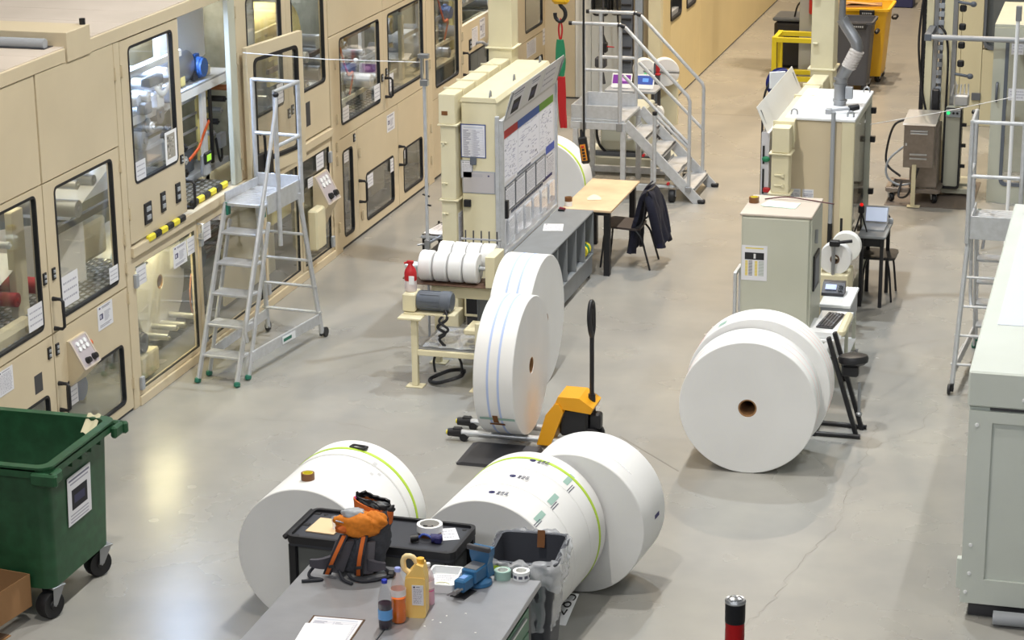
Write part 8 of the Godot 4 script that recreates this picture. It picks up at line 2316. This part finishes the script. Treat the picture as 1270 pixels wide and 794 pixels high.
func vise_and_small() -> void:
	var o := thing("bench_vise", "blue bench vise bolted at the back of the workbench", "vise", Vector3(-3.75, 0.9, -12.5), -14.0)
	o.scale = Vector3.ONE * 0.9
	var b: Material = mats.blue
	# local z points along the screw, towards the camera
	begin(); lathe([Vector2(0, 0), Vector2(0.095, 0), Vector2(0.1, 0.008), Vector2(0.095, 0.03), Vector2(0.06, 0.05), Vector2(0, 0.05)], Transform3D.IDENTITY, 28); done("swivel_base", b, o)
	begin(); prism(PackedVector2Array([Vector2(-0.075, 0.05), Vector2(0.075, 0.05), Vector2(0.06, 0.14), Vector2(0.078, 0.2), Vector2(0.078, 0.25), Vector2(-0.078, 0.25), Vector2(-0.078, 0.2), Vector2(-0.06, 0.14)]), 0.075, at(0, 0, -0.06)); done("fixed_jaw", b, o)
	bx(o, "jaw_plate", Vector3(-0.09, 0.24, -0.03), Vector3(0.09, 0.275, 0.0), mats.dark_steel)
	begin(); slab(Vector3(-0.058, 0.05, -0.06), Vector3(0.058, 0.15, 0.13), 0.01); done("slide_body", b, o)
	bx(o, "anvil_face", Vector3(-0.05, 0.15, -0.02), Vector3(0.05, 0.154, 0.11), mats.steel)
	begin(); slab(Vector3(-0.042, 0.03, 0.12), Vector3(0.042, 0.12, 0.26), 0.012); done("moving_slide", b, o)
	bx(o, "slide_badge", Vector3(-0.02, 0.12, 0.16), Vector3(0.02, 0.123, 0.22), mat(rgb(120, 160, 220), 0.4), 0.0)
	rod(o, "screw", Vector3(0, 0.05, 0.24), Vector3(0, 0.05, 0.32), 0.018, mats.steel)
	rod(o, "tommy_bar", Vector3(-0.06, -0.0 + 0.02, 0.31), Vector3(0.06, 0.09, 0.31), 0.008, mats.steel, 8)
	bx(o, "drip_mat", Vector3(-0.06, 0.0, 0.12), Vector3(0.06, 0.006, 0.28), mats.black)
	tape_reel(Vector3(-3.625, 0.9, -12.62), 0.052, 0.055, mats.teal, mat(rgb(220, 226, 220), 0.5), "pale green tape reel on the workbench corner by the vise", 0.7)
	var t := tape_reel(Vector3(-3.51, 0.9, -12.64), 0.053, 0.055, mats.white_plastic, mats.web, "white tape reel with a dark printed band at the workbench's corner", 0.72)
	for k in 9:
		begin(); var a := TAU * k / 9.0 ; box(Vector3(0.0535 * cos(a), 0.025, 0.0535 * sin(a)), Vector3(0.002, 0.018, 0.024), Vector3(0, -rad_to_deg(a), 0), 0.0); done("printed_text", mats.ink, t)
	# clipboard with papers
	o = thing("clipboard", "clipboard with white printed papers at the near edge of the workbench", "clipboard", Vector3(-4.4, 0.9, -11.6), 3.0)
	bx(o, "board", Vector3(-0.165, 0.0, -0.2), Vector3(0.16, 0.005, 0.3), mats.card_dark)
	begin(); sheet(0.3, 0.42, at(0, 0.006, 0.03, -90)); done("page", print_mat("table", 190, 110, 140), o)
	begin(); sheet(0.29, 0.36, at(-0.02, 0.009, 0.1, -90, 3)); done("page", mat(rgb(238, 238, 240), 0.7), o)
	begin(); box(Vector3(0.03, 0.0115, 0.2), Vector3(0.08, 0.001, 0.03), Vector3(0, 8, 0), 0.0); done("pink_mark", mat(rgb(236, 120, 190), 0.6), o)

func lined_bin() -> void:
	var o := thing("lined_bin", "tall dark grey bin with a clear plastic liner folded over its rim, beside the workbench", "waste bin", Vector3(-3.6, 0, -13.13), 4.0)
	var g := mat(rgb(62, 64, 72), 0.55)
	var h := 0.9
	begin()
	var n := 4
	for q in [[0.0, 1.0], [0.01, -1.0]]:
		group_id += 1
		st.set_smooth_group(group_id)
		var a := round_rect(-0.16 + q[0], -0.19 + q[0], 0.16 - q[0], 0.19 - q[0], 0.04, n)
		var b := round_rect(-0.22 + q[0], -0.255 + q[0], 0.22 - q[0], 0.255 - q[0], 0.06, n)
		for e in a.size():
			var f := (e + 1) % a.size()
			quad(Vector3(a[e].x, 0.09, a[e].y), Vector3(a[f].x, 0.09, a[f].y), Vector3(b[f].x, h, b[f].y), Vector3(b[e].x, h, b[e].y), Vector3(a[e].x, 0, a[e].y) * q[1])
	st.set_smooth_group(-1)
	prism(round_rect(-0.155, -0.185, 0.155, 0.185, 0.04, n), 0.02, at(0, 0.1, 0, -90))
	done("tub", g, o)
	begin(); xf = at(0, h - 0.02, 0, -90); ring(round_rect(-0.24, -0.275, 0.24, 0.275, 0.07, n), round_rect(-0.21, -0.245, 0.21, 0.245, 0.05, n), 0.0, 0.02); done("rim", g, o)
	# crinkled film: folded over the rim outside, hanging thin inside
	var film := glass(Color(0.95, 0.96, 0.98, 0.34))
	film.roughness = 0.15
	var thin := glass(Color(0.9, 0.92, 0.96, 0.18))
	thin.roughness = 0.1
	var r := FastNoiseLite.new()
	r.seed = 3
	r.frequency = 3.0
	for part in 2:
		begin()
		var shape_1 := func(u, v):
			var a: float = u * TAU
			var k: float = 0.0
			var y: float = 0.0
			if part == 0:
				var over: float = 1.0 if sin(a + 0.6) > 0.2 or cos(a) > 0.5 else 0.35
				k = 1.05 + 0.07 * sin(v * PI) * over + 0.03 * sin(a * 11.0) * v + 0.02 * sin(a * 23.0); y = h + 0.016 - v * (0.16 + 0.09 * sin(a * 2.0 + 1.0)) * over + 0.012 * sin(a * 9.0)
			else:
				k = 1.0 - 0.16 * v + 0.025 * sin(a * 21.0) * v; y = h + 0.012 - v * 0.5
			var c := Vector2(cos(a), sin(a))
			var sq := 1.0 / pow(pow(absf(c.x), 6.0) + pow(absf(c.y), 6.0), 1.0 / 6.0)
			var q := Vector3(c.x * sq * 0.225 * k, y, c.y * sq * 0.262 * k)
			return q + Vector3(r.get_noise_3dv(q * 3.0), r.get_noise_3dv(q * 3.0 + Vector3(9, 0, 0)), r.get_noise_3dv(q * 3.0 + Vector3(0, 9, 0))) * (0.03 if part == 0 else 0.015)
		cloth(shape_1, 96, 14, 0.001)
		done("liner_fold" if part == 0 else "liner", film if part == 0 else thin, o)
	begin(); cloth(func(u, v): return Vector3(0.02 + 0.05 * u, h + 0.03 - 0.11 * v, -0.235 + 0.03 * v), 3, 4, 0.003); done("brown_tape", mats.tape_brown, o)
	bx(o, "printed_band", Vector3(-0.22, h - 0.05, 0.275), Vector3(-0.08, h - 0.02, 0.279), mats.lime)
	for q in [[0.13, 0.15], [-0.13, 0.15], [0.13, -0.15], [-0.13, -0.15]]: caster(o, q[0], q[1], 0.04, 0.1, mats.steel, 70.0)
	# handwritten tag on the floor beside the roll
	o = thing("floor_tag", "white tag with handwritten black numbers on the floor beside the lined bin", "tag", Vector3(-3.62, 0, -14.08), -4.0)
	begin(); xf = at(0, 0.05, 0, -70, 0, 0); box(Vector3.ZERO, Vector3(0.15, 0.34, 0.006), Vector3.ZERO, 0.001); done("card", mats.white_plastic, o)
	var tm := TextMesh.new()
	tm.text = "1 285"
	tm.font_size = 30
	tm.pixel_size = 0.0045
	tm.depth = 0.002
	var f := SystemFont.new()
	f.font_names = PackedStringArray(["Droid Sans"])
	f.font_italic = true
	tm.font = f
	tm.material = mats.black
	var mi := MeshInstance3D.new()
	mi.name = "handwriting"
	mi.mesh = tm
	o.add_child(mi, true)
	mi.transform = at(0, 0.05, 0, -70, 0, 0) * at(0.0, 0.0, 0.005, 0, 0, 80)
